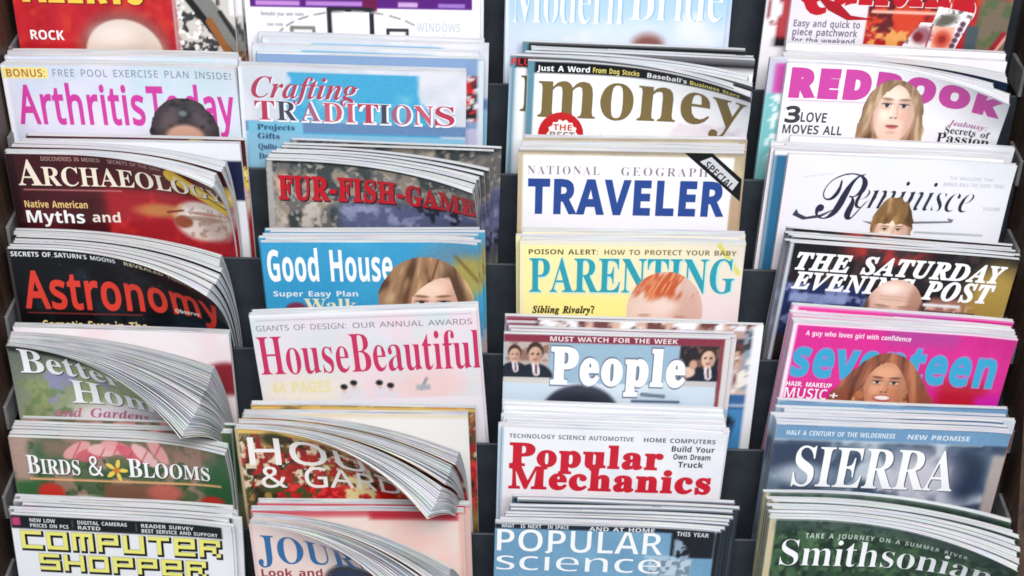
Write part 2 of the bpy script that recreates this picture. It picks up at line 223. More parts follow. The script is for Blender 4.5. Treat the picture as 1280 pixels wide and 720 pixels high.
('B', 'g', 164, [[73, -70, 44, -68, 24, -61, 11, -50, 7, -37, 14, -23, 34, -13, 17, 0, 12, 15, 14, 27, 21, 37, 33, 46, 51, 55, 29, 67, 16, 84, 11, 106, 13, 121, 20, 134, 30, 144, 44, 152, 60, 157, 79, 159, 98, 157, 117, 152, 158, 152, 158, 134, 134, 134, 143, 119, 146, 102, 144, 88, 138, 76, 129, 65, 117, 58, 102, 53, 86, 51, 78, 52, 71, 52, 56, 47, 52, 42, 50, 36, 55, 27, 71, 25, 88, 25, 129, 20, 143, 15, 151, 6, 156, -5, 158, -18, 152, -40, 136, -56, 110, -67], [79, 62, 89, 65, 95, 73, 99, 86, 100, 105, 99, 125, 95, 138, 89, 146, 79, 148, 69, 146, 62, 138, 58, 125, 57, 105, 58, 86, 62, 73, 69, 65], [80, -58, 109, -55, 126, -47, 132, -33, 130, -25, 125, -21, 102, -17, 48, -17, 40, -26, 37, -36, 39, -45, 47, -52, 61, -56]]),
('B', 'h', 190, [[9, 0, 9, 8, 22, 13, 26, 28, 26, 199, 23, 215, 18, 218, 9, 220, 9, 228, 74, 228, 74, 133, 88, 148, 103, 156, 122, 159, 146, 153, 160, 135, 165, 106, 165, 28, 169, 13, 174, 9, 182, 8, 182, 0, 101, 0, 101, 8, 103, 8, 114, 13, 118, 28, 118, 108, 115, 129, 110, 134, 101, 136, 87, 131, 74, 118, 74, 28, 77, 13, 82, 9, 90, 8, 90, 0]]),
('B', 'i', 99, [[50, 181, 41, 183, 32, 188, 27, 196, 25, 206, 27, 216, 32, 224, 41, 230, 50, 232, 60, 230, 68, 224, 74, 216, 76, 206, 74, 196, 68, 188, 60, 183], [9, 0, 9, 8, 23, 13, 26, 28, 26, 126, 23, 142, 10, 147, 10, 155, 74, 155, 74, 28, 77, 13, 90, 8, 90, 0]]),
('B', 'j', 105, [[53, 182, 43, 183, 35, 189, 30, 197, 28, 207, 30, 217, 35, 225, 43, 231, 53, 232, 63, 231, 71, 225, 77, 217, 79, 207, 77, 197, 71, 189, 63, 184], [18, -70, -5, -65, -22, -53, -26, -44, -28, -35, -26, -26, -22, -20, -16, -16, -7, -14, 7, -19, 12, -25, 13, -33, 9, -44, 5, -51, 8, -57, 15, -58, 24, -56, 29, -50, 32, -27, 32, 125, 28, 142, 22, 146, 11, 147, 11, 155, 80, 155, 80, -11, 76, -37, 63, -55, 44, -66]]),
('B', 'k', 179, [[9, 0, 9, 8, 23, 13, 26, 28, 26, 199, 24, 215, 19, 218, 10, 220, 10, 228, 74, 228, 74, 84, 113, 124, 120, 132, 122, 139, 118, 145, 104, 147, 103, 155, 173, 155, 173, 147, 154, 142, 137, 130, 111, 104, 173, 17, 180, 10, 188, 8, 188, 0, 105, 0, 105, 8, 108, 8, 117, 10, 120, 16, 116, 25, 81, 74, 74, 67, 74, 28, 77, 13, 90, 8, 90, 0]]),
('B', 'l', 100, [[9, 0, 9, 8, 23, 13, 26, 28, 26, 199, 24, 215, 19, 218, 10, 220, 10, 228, 74, 228, 74, 28, 77, 13, 90, 8, 90, 0]]),
('B', 'm', 277, [[9, 0, 9, 8, 22, 13, 26, 28, 26, 127, 23, 142, 18, 146, 9, 147, 9, 155, 73, 155, 73, 132, 94, 152, 119, 159, 138, 156, 152, 146, 160, 131, 174, 146, 190, 156, 209, 159, 233, 153, 247, 135, 252, 106, 252, 28, 255, 13, 260, 9, 268, 8, 268, 0, 189, 0, 189, 8, 197, 9, 201, 13, 205, 28, 205, 108, 202, 129, 197, 134, 189, 136, 175, 131, 162, 119, 162, 28, 165, 13, 170, 9, 178, 8, 178, 0, 100, 0, 100, 8, 108, 9, 112, 13, 116, 28, 116, 108, 113, 129, 108, 134, 100, 136, 85, 131, 73, 118, 73, 28, 76, 13, 81, 10, 89, 8, 89, 0]]),
('B', 'n', 190, [[9, 0, 9, 8, 22, 13, 26, 28, 26, 127, 23, 142, 18, 146, 9, 147, 9, 155, 74, 155, 74, 134, 87, 148, 103, 156, 122, 159, 146, 153, 160, 135, 165, 106, 165, 28, 169, 13, 174, 9, 182, 8, 182, 0, 101, 0, 101, 8, 103, 8, 114, 13, 118, 28, 118, 108, 115, 129, 110, 134, 101, 136, 87, 131, 74, 118, 74, 28, 77, 13, 82, 9, 90, 8, 90, 0]]),
('B', 'o', 168, [[84, -5, 63, -2, 45, 6, 30, 18, 19, 35, 12, 55, 9, 77, 12, 99, 19, 119, 30, 136, 45, 149, 63, 157, 84, 159, 105, 157, 123, 149, 138, 136, 149, 120, 156, 100, 158, 77, 156, 54, 149, 34, 138, 18, 123, 5, 105, -2], [84, 6, 96, 9, 104, 19, 109, 41, 110, 77, 108, 114, 104, 135, 96, 146, 84, 149, 72, 146, 64, 135, 60, 114, 58, 77, 60, 41, 64, 19, 72, 9]]),
('B', 'p', 186, [[9, -70, 9, -62, 20, -59, 25, -50, 26, -32, 26, 122, 23, 142, 10, 147, 10, 155, 72, 155, 72, 131, 83, 147, 98, 156, 115, 160, 132, 157, 146, 149, 158, 137, 167, 121, 173, 102, 175, 80, 173, 57, 167, 36, 158, 19, 146, 6, 131, -2, 113, -5, 91, 0, 74, 16, 74, -29, 76, -49, 83, -59, 99, -61, 99, -70], [98, 14, 111, 18, 120, 30, 125, 50, 126, 77, 125, 104, 121, 124, 113, 135, 99, 139, 85, 134, 74, 118, 74, 34, 84, 19]]),
('B', 'q', 182, [[87, -70, 87, -61, 107, -57, 111, -51, 112, -42, 112, 14, 93, 0, 71, -5, 54, -2, 39, 5, 27, 17, 18, 32, 12, 51, 10, 72, 13, 96, 20, 117, 31, 135, 47, 148, 65, 157, 85, 160, 107, 155, 129, 141, 154, 160, 160, 160, 160, -42, 163, -57, 168, -60, 177, -61, 177, -70], [89, 15, 104, 20, 109, 26, 112, 34, 112, 121, 109, 135, 102, 144, 90, 147, 75, 143, 65, 131, 60, 109, 58, 78, 60, 50, 65, 30, 75, 19]]),
('B', 'r', 144, [[9, 0, 9, 8, 23, 13, 26, 28, 26, 126, 23, 143, 10, 147, 10, 155, 73, 155, 73, 126, 82, 140, 94, 151, 105, 157, 117, 159, 129, 157, 138, 152, 143, 144, 145, 133, 143, 124, 139, 117, 132, 113, 124, 111, 111, 115, 103, 125, 94, 130, 87, 128, 81, 121, 76, 110, 75, 96, 75, 28, 76, 18, 79, 13, 99, 8, 99, 0]]),
('B', 's', 144, [[76, -5, 61, -3, 43, 3, 37, 4, 30, 2, 26, -4, 18, -4, 18, 53, 27, 53, 33, 34, 43, 19, 56, 10, 70, 7, 81, 9, 89, 13, 94, 20, 96, 29, 92, 42, 78, 52, 53, 65, 38, 74, 27, 85, 21, 97, 18, 110, 22, 130, 32, 145, 49, 156, 71, 160, 83, 158, 99, 154, 103, 153, 106, 152, 111, 154, 115, 160, 122, 160, 122, 111, 114, 111, 107, 127, 98, 139, 87, 146, 75, 148, 65, 147, 58, 143, 54, 137, 52, 130, 58, 116, 73, 106, 96, 95, 111, 86, 121, 76, 127, 63, 129, 47, 125, 26, 114, 9, 97, -2]]),
('B', 't', 114, [[62, -5, 44, -2, 33, 5, 26, 18, 24, 36, 24, 139, 10, 139, 10, 150, 44, 185, 64, 212, 72, 212, 72, 155, 104, 155, 104, 139, 72, 139, 72, 41, 75, 25, 78, 21, 84, 20, 95, 24, 103, 37, 111, 33, 99, 12, 82, -1]]),
('B', 'u', 187, [[65, -5, 46, -2, 33, 9, 25, 25, 23, 48, 23, 124, 20, 141, 15, 145, 6, 147, 6, 155, 71, 155, 71, 37, 75, 23, 81, 19, 88, 18, 103, 22, 114, 33, 114, 124, 110, 142, 105, 146, 95, 147, 95, 155, 162, 155, 162, 35, 166, 19, 180, 15, 180, 6, 150, 4, 114, -5, 114, 20, 105, 10, 93, 2, 80, -3]]),
('B', 'v', 153, [[71, -5, 19, 124, 11, 141, 6, 145, -1, 147, -1, 155, 82, 155, 82, 147, 78, 147, 68, 145, 64, 138, 65, 134, 92, 61, 118, 126, 121, 136, 116, 144, 102, 147, 102, 155, 152, 155, 152, 147, 144, 144, 139, 139, 130, 122, 80, -5]]),
('B', 'w', 217, [[61, -5, 8, 132, 3, 142, -5, 147, -5, 155, 69, 155, 69, 147, 60, 145, 57, 138, 58, 133, 60, 126, 83, 63, 105, 118, 100, 133, 95, 144, 84, 147, 84, 155, 162, 155, 162, 147, 151, 144, 148, 138, 148, 134, 149, 131, 168, 71, 191, 128, 193, 138, 190, 144, 178, 147, 178, 155, 223, 155, 223, 147, 212, 142, 206, 129, 152, -5, 144, -5, 111, 98, 70, -5]]),
('B', 'x', 160, [[2, 0, 2, 7, 17, 15, 31, 28, 61, 68, 21, 132, 12, 142, 2, 147, 2, 155, 84, 155, 84, 147, 74, 145, 70, 140, 75, 130, 92, 103, 112, 128, 117, 139, 113, 145, 100, 147, 100, 155, 155, 155, 155, 148, 141, 141, 127, 127, 99, 92, 146, 18, 151, 11, 160, 8, 160, 0, 78, 0, 78, 8, 89, 10, 93, 15, 87, 30, 69, 57, 49, 31, 42, 17, 46, 10, 57, 7, 59, 0]]),
('B', 'y', 150, [[26, -70, 15, -68, 5, -62, -1, -53, -3, -42, -2, -34, 2, -27, 9, -21, 18, -20, 32, -25, 36, -30, 37, -38, 37, -41, 37, -44, 38, -48, 43, -49, 49, -46, 57, -37, 65, -22, 70, -2, 18, 125, 12, 138, 8, 144, -2, 147, -2, 155, 81, 155, 81, 147, 68, 145, 64, 137, 65, 133, 66, 128, 93, 59, 115, 121, 118, 130, 119, 137, 115, 145, 101, 147, 101, 155, 150, 155, 150, 147, 143, 145, 139, 140, 130, 121, 81, -12, 65, -48, 56, -59, 48, -65]]),
('B', 'z', 146, [[6, 0, 6, 7, 84, 144, 64, 144, 48, 142, 36, 136, 28, 125, 22, 108, 13, 108, 16, 155, 137, 155, 137, 145, 63, 12, 76, 12, 97, 15, 111, 22, 122, 35, 130, 54, 138, 54, 134, 0]]),
('I', 'A', 210, [[-34, 0, -34, 8, -20, 12, -6, 24, 162, 231, 171, 231, 163, 44, 163, 40, 167, 23, 177, 12, 194, 8, 194, 0, 89, 0, 89, 8, 104, 12, 112, 19, 117, 30, 119, 43, 119, 70, 48, 70, 25, 40, 16, 28, 14, 20, 19, 12, 36, 8, 36, 0], [59, 84, 120, 84, 124, 164]]),
('I', 'C', 220, [[101, -6, 75, -3, 52, 5, 34, 18, 21, 36, 13, 57, 10, 82, 12, 107, 18, 131, 28, 154, 42, 176, 58, 195, 77, 210, 109, 226, 143, 231, 167, 230, 192, 224, 198, 223, 203, 222, 210, 224, 216, 231, 225, 231, 210, 154, 200, 155, 197, 183, 189, 203, 174, 215, 154, 220, 132, 215, 111, 200, 92, 177, 76, 143, 65, 106, 61, 71, 65, 46, 76, 26, 93, 14, 115, 10, 140, 15, 163, 29, 184, 53, 193, 45, 167, 17, 137, 0]]),
('I', 'D', 242, [[-17, 0, -17, 8, 0, 10, 11, 20, 19, 43, 57, 184, 60, 200, 59, 208, 55, 213, 37, 217, 37, 225, 126, 225, 185, 215, 220, 184, 232, 132, 229, 105, 221, 80, 208, 56, 189, 36, 160, 15, 125, 4, 78, 0], [85, 10, 106, 13, 125, 22, 142, 35, 156, 52, 167, 73, 176, 97, 181, 122, 183, 149, 177, 186, 160, 208, 131, 215, 121, 214, 115, 211, 108, 197, 66, 39, 65, 31, 64, 25, 69, 14]]),
('I', 'E', 220, [[-17, 0, -17, 8, 0, 10, 11, 20, 19, 43, 57, 184, 59, 193, 60, 200, 59, 208, 55, 213, 37, 217, 37, 225, 216, 225, 203, 162, 194, 162, 194, 165, 191, 188, 180, 203, 161, 212, 135, 215, 121, 213, 114, 209, 110, 199, 91, 125, 100, 125, 129, 129, 147, 140, 160, 161, 168, 161, 144, 68, 137, 68, 137, 75, 137, 81, 135, 97, 128, 107, 116, 112, 97, 114, 92, 114, 88, 113, 67, 37, 65, 28, 64, 22, 69, 14, 86, 11, 128, 17, 145, 24, 159, 34, 173, 49, 186, 68, 194, 68, 175, 0]]),
('I', 'G', 249, [[110, -6, 81, -3, 56, 5, 37, 19, 22, 38, 13, 61, 10, 88, 13, 112, 19, 136, 29, 158, 43, 178, 61, 197, 82, 211, 116, 226, 153, 231, 175, 230, 200, 224, 209, 222, 215, 224, 220, 231, 229, 231, 214, 158, 205, 158, 201, 185, 191, 204, 175, 215, 154, 219, 132, 214, 111, 200, 92, 176, 75, 143, 64, 107, 60, 72, 64, 44, 76, 24, 94, 11, 119, 7, 134, 9, 144, 14, 151, 24, 156, 37, 165, 72, 168, 89, 167, 96, 162, 100, 143, 103, 143, 111, 237, 111, 237, 103, 235, 103, 226, 101, 220, 96, 213, 75, 197, 15, 156, 0]]),
('I', 'H', 254, [[-17, 0, -17, 8, 0, 10, 11, 20, 19, 43, 57, 184, 59, 193, 60, 202, 59, 209, 54, 213, 37, 217, 37, 225, 142, 225, 142, 217, 124, 215, 114, 204, 106, 183, 90, 126, 171, 126, 186, 184, 189, 202, 188, 209, 183, 213, 165, 217, 165, 225, 271, 225, 271, 217, 254, 215, 243, 206, 235, 184, 197, 41, 194, 24, 195, 17, 199, 12, 217, 8, 217, 0, 112, 0, 112, 8, 129, 10, 140, 20, 148, 43, 167, 110, 86, 110, 68, 41, 65, 24, 71, 12, 88, 8, 88, 0]]),
('I', 'I', 125, [[-17, 0, -17, 8, 0, 10, 11, 20, 19, 43, 57, 184, 59, 193, 60, 202, 54, 213, 36, 217, 36, 225, 142, 225, 142, 217, 124, 214, 113, 205, 105, 183, 67, 41, 64, 24, 70, 12, 88, 8, 88, 0]]),
('I', 'J', 149, [[16, -35, -11, -31, -27, -19, -33, 0, -31, 9, -27, 17, -19, 22, -10, 24, 5, 19, 9, 13, 10, 6, 9, -1, 6, -8, 3, -16, 5, -20, 11, -22, 19, -20, 25, -14, 34, 9, 81, 184, 83, 193, 84, 200, 83, 208, 78, 213, 60, 217, 60, 225, 165, 225, 165, 217, 148, 215, 137, 204, 129, 183, 86, 22, 76, -4, 61, -21, 42, -31]]),
('I', 'N', 234, [[155, -5, 70, 176, 34, 41, 31, 24, 37, 12, 55, 8, 55, 0, -17, 0, -17, 8, -1, 10, 11, 20, 19, 43, 54, 177, 57, 190, 58, 198, 57, 206, 52, 212, 32, 217, 32, 225, 98, 225, 170, 69, 201, 184, 203, 194, 204, 201, 203, 208, 198, 213, 180, 217, 180, 225, 253, 225, 253, 217, 236, 215, 225, 205, 216, 183, 165, -5]]),
('I', 'O', 239, [[89, -6, 56, 0, 31, 16, 15, 42, 9, 77, 12, 102, 19, 126, 30, 151, 45, 173, 63, 193, 83, 210, 115, 226, 149, 231, 183, 226, 209, 210, 225, 184, 230, 150, 228, 125, 221, 100, 210, 75, 196, 53, 178, 33, 157, 16, 124, 0], [92, 6, 114, 12, 133, 30, 151, 59, 167, 98, 178, 140, 181, 175, 179, 194, 172, 208, 161, 217, 147, 220, 134, 217, 122, 210, 99, 185, 78, 143, 63, 96, 58, 51, 60, 32, 67, 18, 77, 9]]),
('I', 'P', 204, [[-17, 0, -17, 8, 0, 10, 11, 20, 19, 43, 57, 184, 59, 193, 60, 202, 59, 208, 55, 213, 37, 217, 37, 225, 130, 225, 171, 219, 196, 202, 205, 173, 202, 155, 193, 139, 179, 125, 162, 116, 135, 109, 98, 107, 86, 107, 68, 41, 65, 24, 66, 17, 70, 12, 88, 8, 88, 0], [99, 119, 124, 123, 142, 135, 152, 155, 156, 181, 152, 199, 143, 210, 126, 214, 115, 210, 109, 196, 89, 120, 94, 119]]),
('I', 'R', 215, [[-17, 0, -17, 8, 0, 10, 11, 20, 19, 43, 57, 184, 59, 193, 60, 200, 59, 208, 55, 213, 37, 217, 37, 225, 127, 225, 163, 222, 188, 213, 203, 197, 208, 175, 203, 155, 191, 138, 171, 124, 143, 116, 171, 31, 176, 20, 182, 14, 200, 9, 200, 0, 133, 0, 97, 111, 87, 111, 68, 41, 65, 24, 66, 17, 70, 12, 88, 8, 88, 0], [99, 123, 123, 127, 141, 139, 153, 158, 156, 182, 153, 200, 143, 211, 127, 215, 116, 212, 110, 199, 90, 123, 94, 123]]),
('I', 'S', 184, [[77, -6, 55, -3, 29, 5, 19, 7, 12, 5, 5, -4, -4, -4, 13, 72, 22, 72, 22, 70, 26, 42, 35, 22, 51, 10, 73, 6, 83, 8, 93, 12, 108, 28, 114, 49, 109, 67, 95, 85, 71, 107, 49, 129, 38, 147, 35, 168, 37, 185, 44, 201, 55, 213, 69, 223, 85, 229, 104, 231, 124, 229, 148, 223, 156, 221, 164, 223, 171, 230, 180, 230, 164, 161, 154, 161, 154, 165, 154, 169, 153, 183, 149, 195, 142, 205, 133, 213, 123, 218, 112, 220, 98, 217, 87, 209, 79, 198, 77, 184, 83, 165, 98, 147, 110, 137, 121, 127, 146, 97, 153, 81, 156, 63, 151, 34, 135, 13, 110, -1]]),
('I', 'T', 201, [[22, 0, 22, 8, 43, 14, 49, 20, 53, 30, 102, 214, 97, 214, 78, 210, 60, 201, 44, 186, 32, 165, 24, 165, 36, 225, 219, 225, 209, 161, 199, 161, 193, 190, 178, 207, 155, 213, 153, 213, 104, 32, 102, 23, 104, 16, 108, 12, 126, 8, 126, 0]]),
('I', 'U', 239, [[97, -6, 65, -2, 41, 11, 26, 30, 21, 54, 28, 89, 55, 189, 57, 196, 57, 201, 56, 209, 52, 214, 33, 218, 33, 225, 137, 225, 137, 218, 120, 215, 110, 207, 103, 188, 73, 76, 68, 49, 71, 35, 79, 24, 92, 16, 107, 14, 123, 16, 137, 21, 149, 31, 160, 47, 180, 97, 198, 160, 205, 197, 202, 207, 193, 214, 178, 217, 178, 225, 247, 225, 247, 217, 238, 214, 230, 208, 217, 174, 189, 80, 179, 51, 167, 29, 153, 13, 138, 2, 119, -4]]),
('I', 'V', 199, [[34, -5, 42, 184, 41, 198, 36, 208, 27, 214, 14, 217, 14, 225, 115, 225, 115, 217, 98, 213, 90, 204, 89, 196, 88, 183, 82, 61, 177, 179, 187, 193, 191, 206, 186, 214, 170, 217, 170, 225, 239, 225, 239, 216, 228, 215, 220, 210, 203, 191, 44, -5]]),
('I', 'Y', 175, [[11, 0, 11, 8, 33, 14, 39, 20, 43, 30, 61, 98, 62, 102, 62, 105, 62, 109, 61, 113, 34, 195, 25, 212, 12, 217, 12, 225, 103, 225, 103, 217, 85, 215, 82, 211, 81, 204, 81, 201, 82, 197, 105, 120, 146, 176, 155, 191, 158, 202, 153, 214, 138, 217, 135, 217, 135, 225, 208, 225, 208, 217, 192, 212, 176, 194, 110, 105, 92, 35, 91, 24, 92, 16, 96, 12, 116, 8, 116, 0]]),
('I', 'a', 168, [[27, -4, 12, -2, 1, 7, -7, 20, -9, 37, -8, 55, -3, 74, 16, 110, 28, 125, 42, 138, 63, 151, 83, 155, 94, 152, 103, 145, 107, 133, 112, 151, 148, 151, 121, 54, 116, 37, 114, 28, 115, 22, 119, 20, 129, 26, 142, 44, 150, 39, 133, 15, 116, 0, 98, -4, 87, -2, 80, 5, 78, 17, 78, 26, 81, 38, 68, 19, 56, 6, 42, -2], [46, 20, 54, 22, 62, 28, 76, 47, 88, 74, 96, 101, 99, 124, 96, 136, 86, 140, 78, 138, 70, 132, 55, 109, 41, 80, 35, 58, 33, 40, 36, 25]]),
('I', 'b', 161, [[38, -5, 17, -2, 1, 6, -6, 15, -4, 26, 41, 187, 45, 206, 42, 214, 30, 217, 24, 217, 24, 226, 57, 229, 94, 235, 64, 127, 86, 148, 109, 155, 124, 152, 135, 143, 143, 129, 145, 110, 144, 92, 138, 74, 118, 39, 105, 24, 90, 11, 65, -1], [46, 7, 55, 9, 63, 14, 80, 33, 93, 58, 102, 86, 105, 111, 101, 126, 89, 132, 77, 128, 67, 116, 58, 97, 48, 69, 38, 35, 35, 16, 38, 10]]),
('I', 'c', 138, [[46, -5, 25, -1, 9, 9, -1, 26, -5, 49, -2, 73, 8, 98, 23, 120, 44, 138, 67, 151, 89, 155, 105, 153, 118, 146, 126, 136, 128, 125, 127, 115, 122, 108, 116, 103, 107, 102, 93, 106, 88, 119, 91, 129, 94, 137, 92, 143, 86, 144, 78, 142, 70, 135, 54, 111, 42, 80, 37, 49, 39, 35, 44, 25, 52, 19, 61, 17, 82, 25, 102, 48, 111, 42, 92, 16, 70, 0]]),
('I', 'd', 167, [[28, -5, 13, -2, 2, 7, -5, 21, -8, 41, -2, 74, 14, 107, 39, 136, 60, 150, 82, 155, 95, 153, 106, 147, 119, 190, 121, 199, 122, 206, 120, 211, 117, 214, 102, 216, 102, 225, 135, 229, 171, 235, 119, 41, 116, 30, 115, 24, 119, 20, 128, 26, 141, 44, 148, 39, 123, 6, 111, -2, 99, -5, 88, -2, 81, 5, 79, 17, 82, 38, 69, 19, 56, 6, 43, -2], [48, 21, 56, 23, 63, 29, 78, 50, 90, 77, 98, 104, 101, 125, 98, 137, 89, 142, 75, 134, 60, 116, 47, 90, 37, 63, 33, 39, 37, 26]]),
('I', 'e', 135, [[44, -5, 24, -1, 8, 9, -2, 26, -5, 49, -3, 67, 3, 86, 12, 104, 25, 120, 39, 134, 55, 145, 71, 152, 88, 155, 103, 153, 115, 146, 122, 137, 125, 124, 119, 105, 103, 87, 77, 72, 39, 62, 37, 44, 39, 33, 43, 25, 51, 20, 61, 18, 79, 25, 98, 48, 107, 42, 89, 16, 68, 0], [42, 73, 70, 86, 90, 106, 95, 118, 97, 130, 94, 140, 86, 144, 74, 139, 63, 126, 51, 104]]),
('I', 'f', 97, [[-33, -70, -45, -68, -54, -62, -60, -53, -62, -42, -58, -29, -45, -24, -34, -28, -30, -39, -33, -49, -35, -53, -34, -57, -30, -58, -23, -57, -17, -51, -7, -33, 2, 1, 13, 52, 30, 138, 7, 138, 9, 151, 33, 151, 46, 188, 63, 214, 83, 230, 106, 235, 121, 233, 132, 228, 139, 219, 141, 209, 137, 195, 124, 191, 112, 195, 107, 207, 110, 215, 112, 221, 111, 224, 107, 225, 98, 220, 89, 208, 72, 151, 101, 151, 99, 138, 70, 138, 53, 56, 43, 17, 32, -14, 20, -39, 6, -56, -12, -66]]),
('I', 'g', 149, [[39, -70, 11, -67, -9, -59, -21, -48, -26, -33, -23, -22, -15, -13, 16, 3, 3, 14, -1, 26, 0, 34, 6, 42, 29, 57, 10, 74, 6, 83, 4, 94, 7, 110, 14, 124, 25, 137, 40, 146, 56, 153, 75, 155, 100, 151, 122, 138, 151, 138, 149, 124, 131, 124, 132, 119, 132, 112, 129, 96, 122, 82, 111, 70, 96, 60, 78, 54, 59, 52, 42, 53, 35, 47, 33, 42, 36, 36, 47, 32, 67, 25, 91, 16, 108, 4, 114, -6, 117, -18, 114, -32, 106, -45, 95, -55, 79, -63, 60, -68], [58, 62, 67, 65, 75, 71, 87, 94, 92, 123, 89, 139, 78, 144, 69, 141, 61, 134, 48, 111, 43, 82, 47, 67], [42, -58, 58, -57, 71, -51, 78, -43, 81, -33, 78, -23, 69, -16, 30, -2, 10, -15, 4, -31, 6, -42, 15, -51, 27, -56]]),
('I', 'i', 97, [[66, 186, 57, 187, 50, 192, 45, 199, 44, 208, 45, 217, 50, 224, 57, 228, 66, 230, 74, 228, 81, 224, 86, 217, 88, 208, 86, 199, 81, 192, 74, 187], [25, -4, 14, -2, 7, 3, 2, 10, 0, 20, 2, 32, 5, 44, 22, 105, 25, 118, 27, 127, 23, 134, 13, 136, 10, 136, 9, 145, 44, 149, 75, 155, 45, 43, 42, 28, 43, 23, 47, 21, 57, 27, 71, 45, 78, 40, 60, 16, 43, 1]]),
('I', 'l', 87, [[20, -5, 9, -3, 2, 2, -3, 9, -5, 20, -4, 31, -1, 42, 39, 186, 43, 207, 40, 214, 29, 217, 26, 217, 26, 225, 91, 235, 40, 43, 37, 34, 36, 27, 38, 22, 42, 20, 52, 26, 65, 44, 72, 39, 47, 6, 34, -2]]),
('I', 'm', 262, [[190, -4, 178, -1, 170, 7, 168, 21, 171, 42, 182, 77, 193, 111, 196, 124, 195, 129, 190, 131, 175, 125, 159, 107, 142, 76, 125, 31, 115, 0, 76, 0, 110, 111, 113, 124, 111, 129, 106, 131, 98, 128, 88, 122, 68, 95, 49, 54, 33, 0, -7, 0, 21, 105, 25, 120, 26, 127, 22, 134, 12, 136, 9, 136, 8, 145, 76, 155, 58, 97, 76, 123, 93, 141, 110, 151, 128, 155, 142, 152, 150, 144, 153, 130, 149, 108, 165, 129, 180, 144, 195, 152, 211, 155, 225, 152, 234, 144, 236, 130, 234, 112, 226, 85, 210, 38, 209, 33, 208, 29, 209, 24, 213, 22, 223, 28, 229, 35, 236, 45, 243, 40, 217, 7, 204, -1]]),
('I', 'n', 179, [[106, -5, 94, -2, 86, 6, 84, 20, 88, 42, 98, 77, 110, 111, 113, 123, 111, 129, 106, 130, 88, 121, 68, 95, 49, 54, 33, 0, -7, 0, 21, 105, 25, 120, 26, 127, 22, 134, 12, 136, 9, 136, 8, 145, 76, 155, 58, 97, 76, 123, 93, 141, 110, 151, 128, 155, 142, 152, 150, 144, 153, 130, 151, 113, 142, 85, 124, 29, 126, 23, 130, 21, 140, 28, 152, 45, 160, 40, 133, 7, 120, -2]]),
('I', 'o', 158, [[48, -5, 27, -1, 10, 10, -1, 27, -5, 49, -3, 68, 3, 86, 12, 104, 24, 120, 38, 134, 54, 145, 70, 152, 88, 155, 111, 151, 128, 141, 139, 124, 142, 101, 140, 83, 135, 65, 126, 47, 114, 31, 100, 16, 84, 5, 67, -2], [52, 7, 59, 9, 67, 15, 81, 37, 92, 66, 100, 96, 103, 120, 101, 133, 95, 141, 86, 144, 78, 142, 71, 136, 57, 115, 45, 86, 37, 56, 35, 29, 36, 17, 42, 9]]),
('I', 'r', 130, [[-7, 0, 21, 105, 25, 120, 26, 127, 22, 134, 12, 136, 9, 136, 8, 145, 76, 155, 57, 94, 72, 122, 86, 140, 98, 151, 111, 155, 121, 152, 128, 145, 130, 132, 128, 123, 124, 115, 118, 110, 110, 109, 101, 111, 93, 119, 90, 121, 78, 112, 63, 87, 47, 49, 33, 0]]),
('I', 's', 126, [[45, -5, 14, 2, 7, 4, 1, 2, -3, -3, -12, -2, -3, 54, 6, 53, 12, 27, 23, 12, 41, 7, 51, 9, 58, 16, 60, 26, 57, 38, 47, 53, 34, 69, 19, 93, 14, 114, 17, 130, 27, 143, 41, 152, 58, 154, 90, 149, 93, 148, 96, 147, 102, 149, 106, 153, 115, 153, 107, 102, 99, 103, 92, 126, 81, 140, 67, 144, 54, 139, 48, 128, 52, 115, 62, 101, 73, 88, 83, 75, 92, 58, 95, 41, 93, 29, 89, 18, 81, 8, 71, 1, 59, -3]]),
('I', 't', 92, [[15, -5, 2, -2, -5, 6, -8, 19, -7, 26, -5, 35, 22, 137, 6, 137, 6, 148, 39, 167, 67, 199, 81, 199, 67, 150, 93, 150, 90, 137, 63, 137, 38, 51, 35, 38, 34, 28, 35, 22, 39, 20, 49, 27, 64, 47, 72, 42, 58, 22, 44, 7, 30, -2]]),
('I', 'u', 179, [[23, -5, 9, -2, 0, 6, -2, 20, 0, 37, 7, 65, 19, 105, 23, 127, 20, 134, 9, 136, 6, 136, 6, 145, 37, 149, 73, 155, 40, 39, 38, 27, 40, 21, 44, 20, 63, 29, 83, 57, 103, 99, 118, 150, 158, 150, 125, 29, 127, 24, 131, 22, 140, 28, 146, 35, 153, 45, 161, 40, 134, 7, 121, -2, 107, -5, 98, -3, 91, 2, 86, 10, 85, 20, 91, 51, 74, 27, 57, 9, 41, -1]]),
('I', 'v', 142, [[24, -5, 24, 13, 23, 78, 19, 115, 13, 132, 3, 137, -1, 137, -1, 145, 48, 155, 53, 147, 57, 126, 61, 59, 61, 44, 80, 66, 92, 84, 102, 106, 95, 120, 89, 128, 87, 135, 89, 143, 93, 149, 99, 153, 107, 155, 115, 153, 121, 149, 126, 142, 127, 133, 122, 111, 108, 84, 83, 51, 49, 13, 31, -4]]),
('I', 'x', 151, [[-1, -5, -9, -4, -16, 0, -21, 6, -22, 14, -21, 22, -17, 29, -11, 33, -4, 34, 9, 31, 19, 28, 25, 30, 30, 36, 47, 64, 37, 119, 31, 135, 19, 139, 16, 139, 8, 139, 8, 147, 27, 150, 42, 152, 52, 154, 59, 155, 65, 153, 69, 149, 72, 141, 75, 129, 79, 109, 105, 144, 117, 153, 131, 155, 139, 154, 145, 150, 149, 144, 151, 136, 146, 122, 135, 117, 128, 119, 121, 122, 116, 123, 111, 124, 103, 121, 96, 112, 82, 91, 91, 43, 97, 27, 106, 21, 116, 27, 121, 33, 128, 41, 135, 36, 109, 5, 98, -2, 85, -5, 73, -2, 64, 8, 57, 23, 51, 46, 35, 20, 18, 1]]),
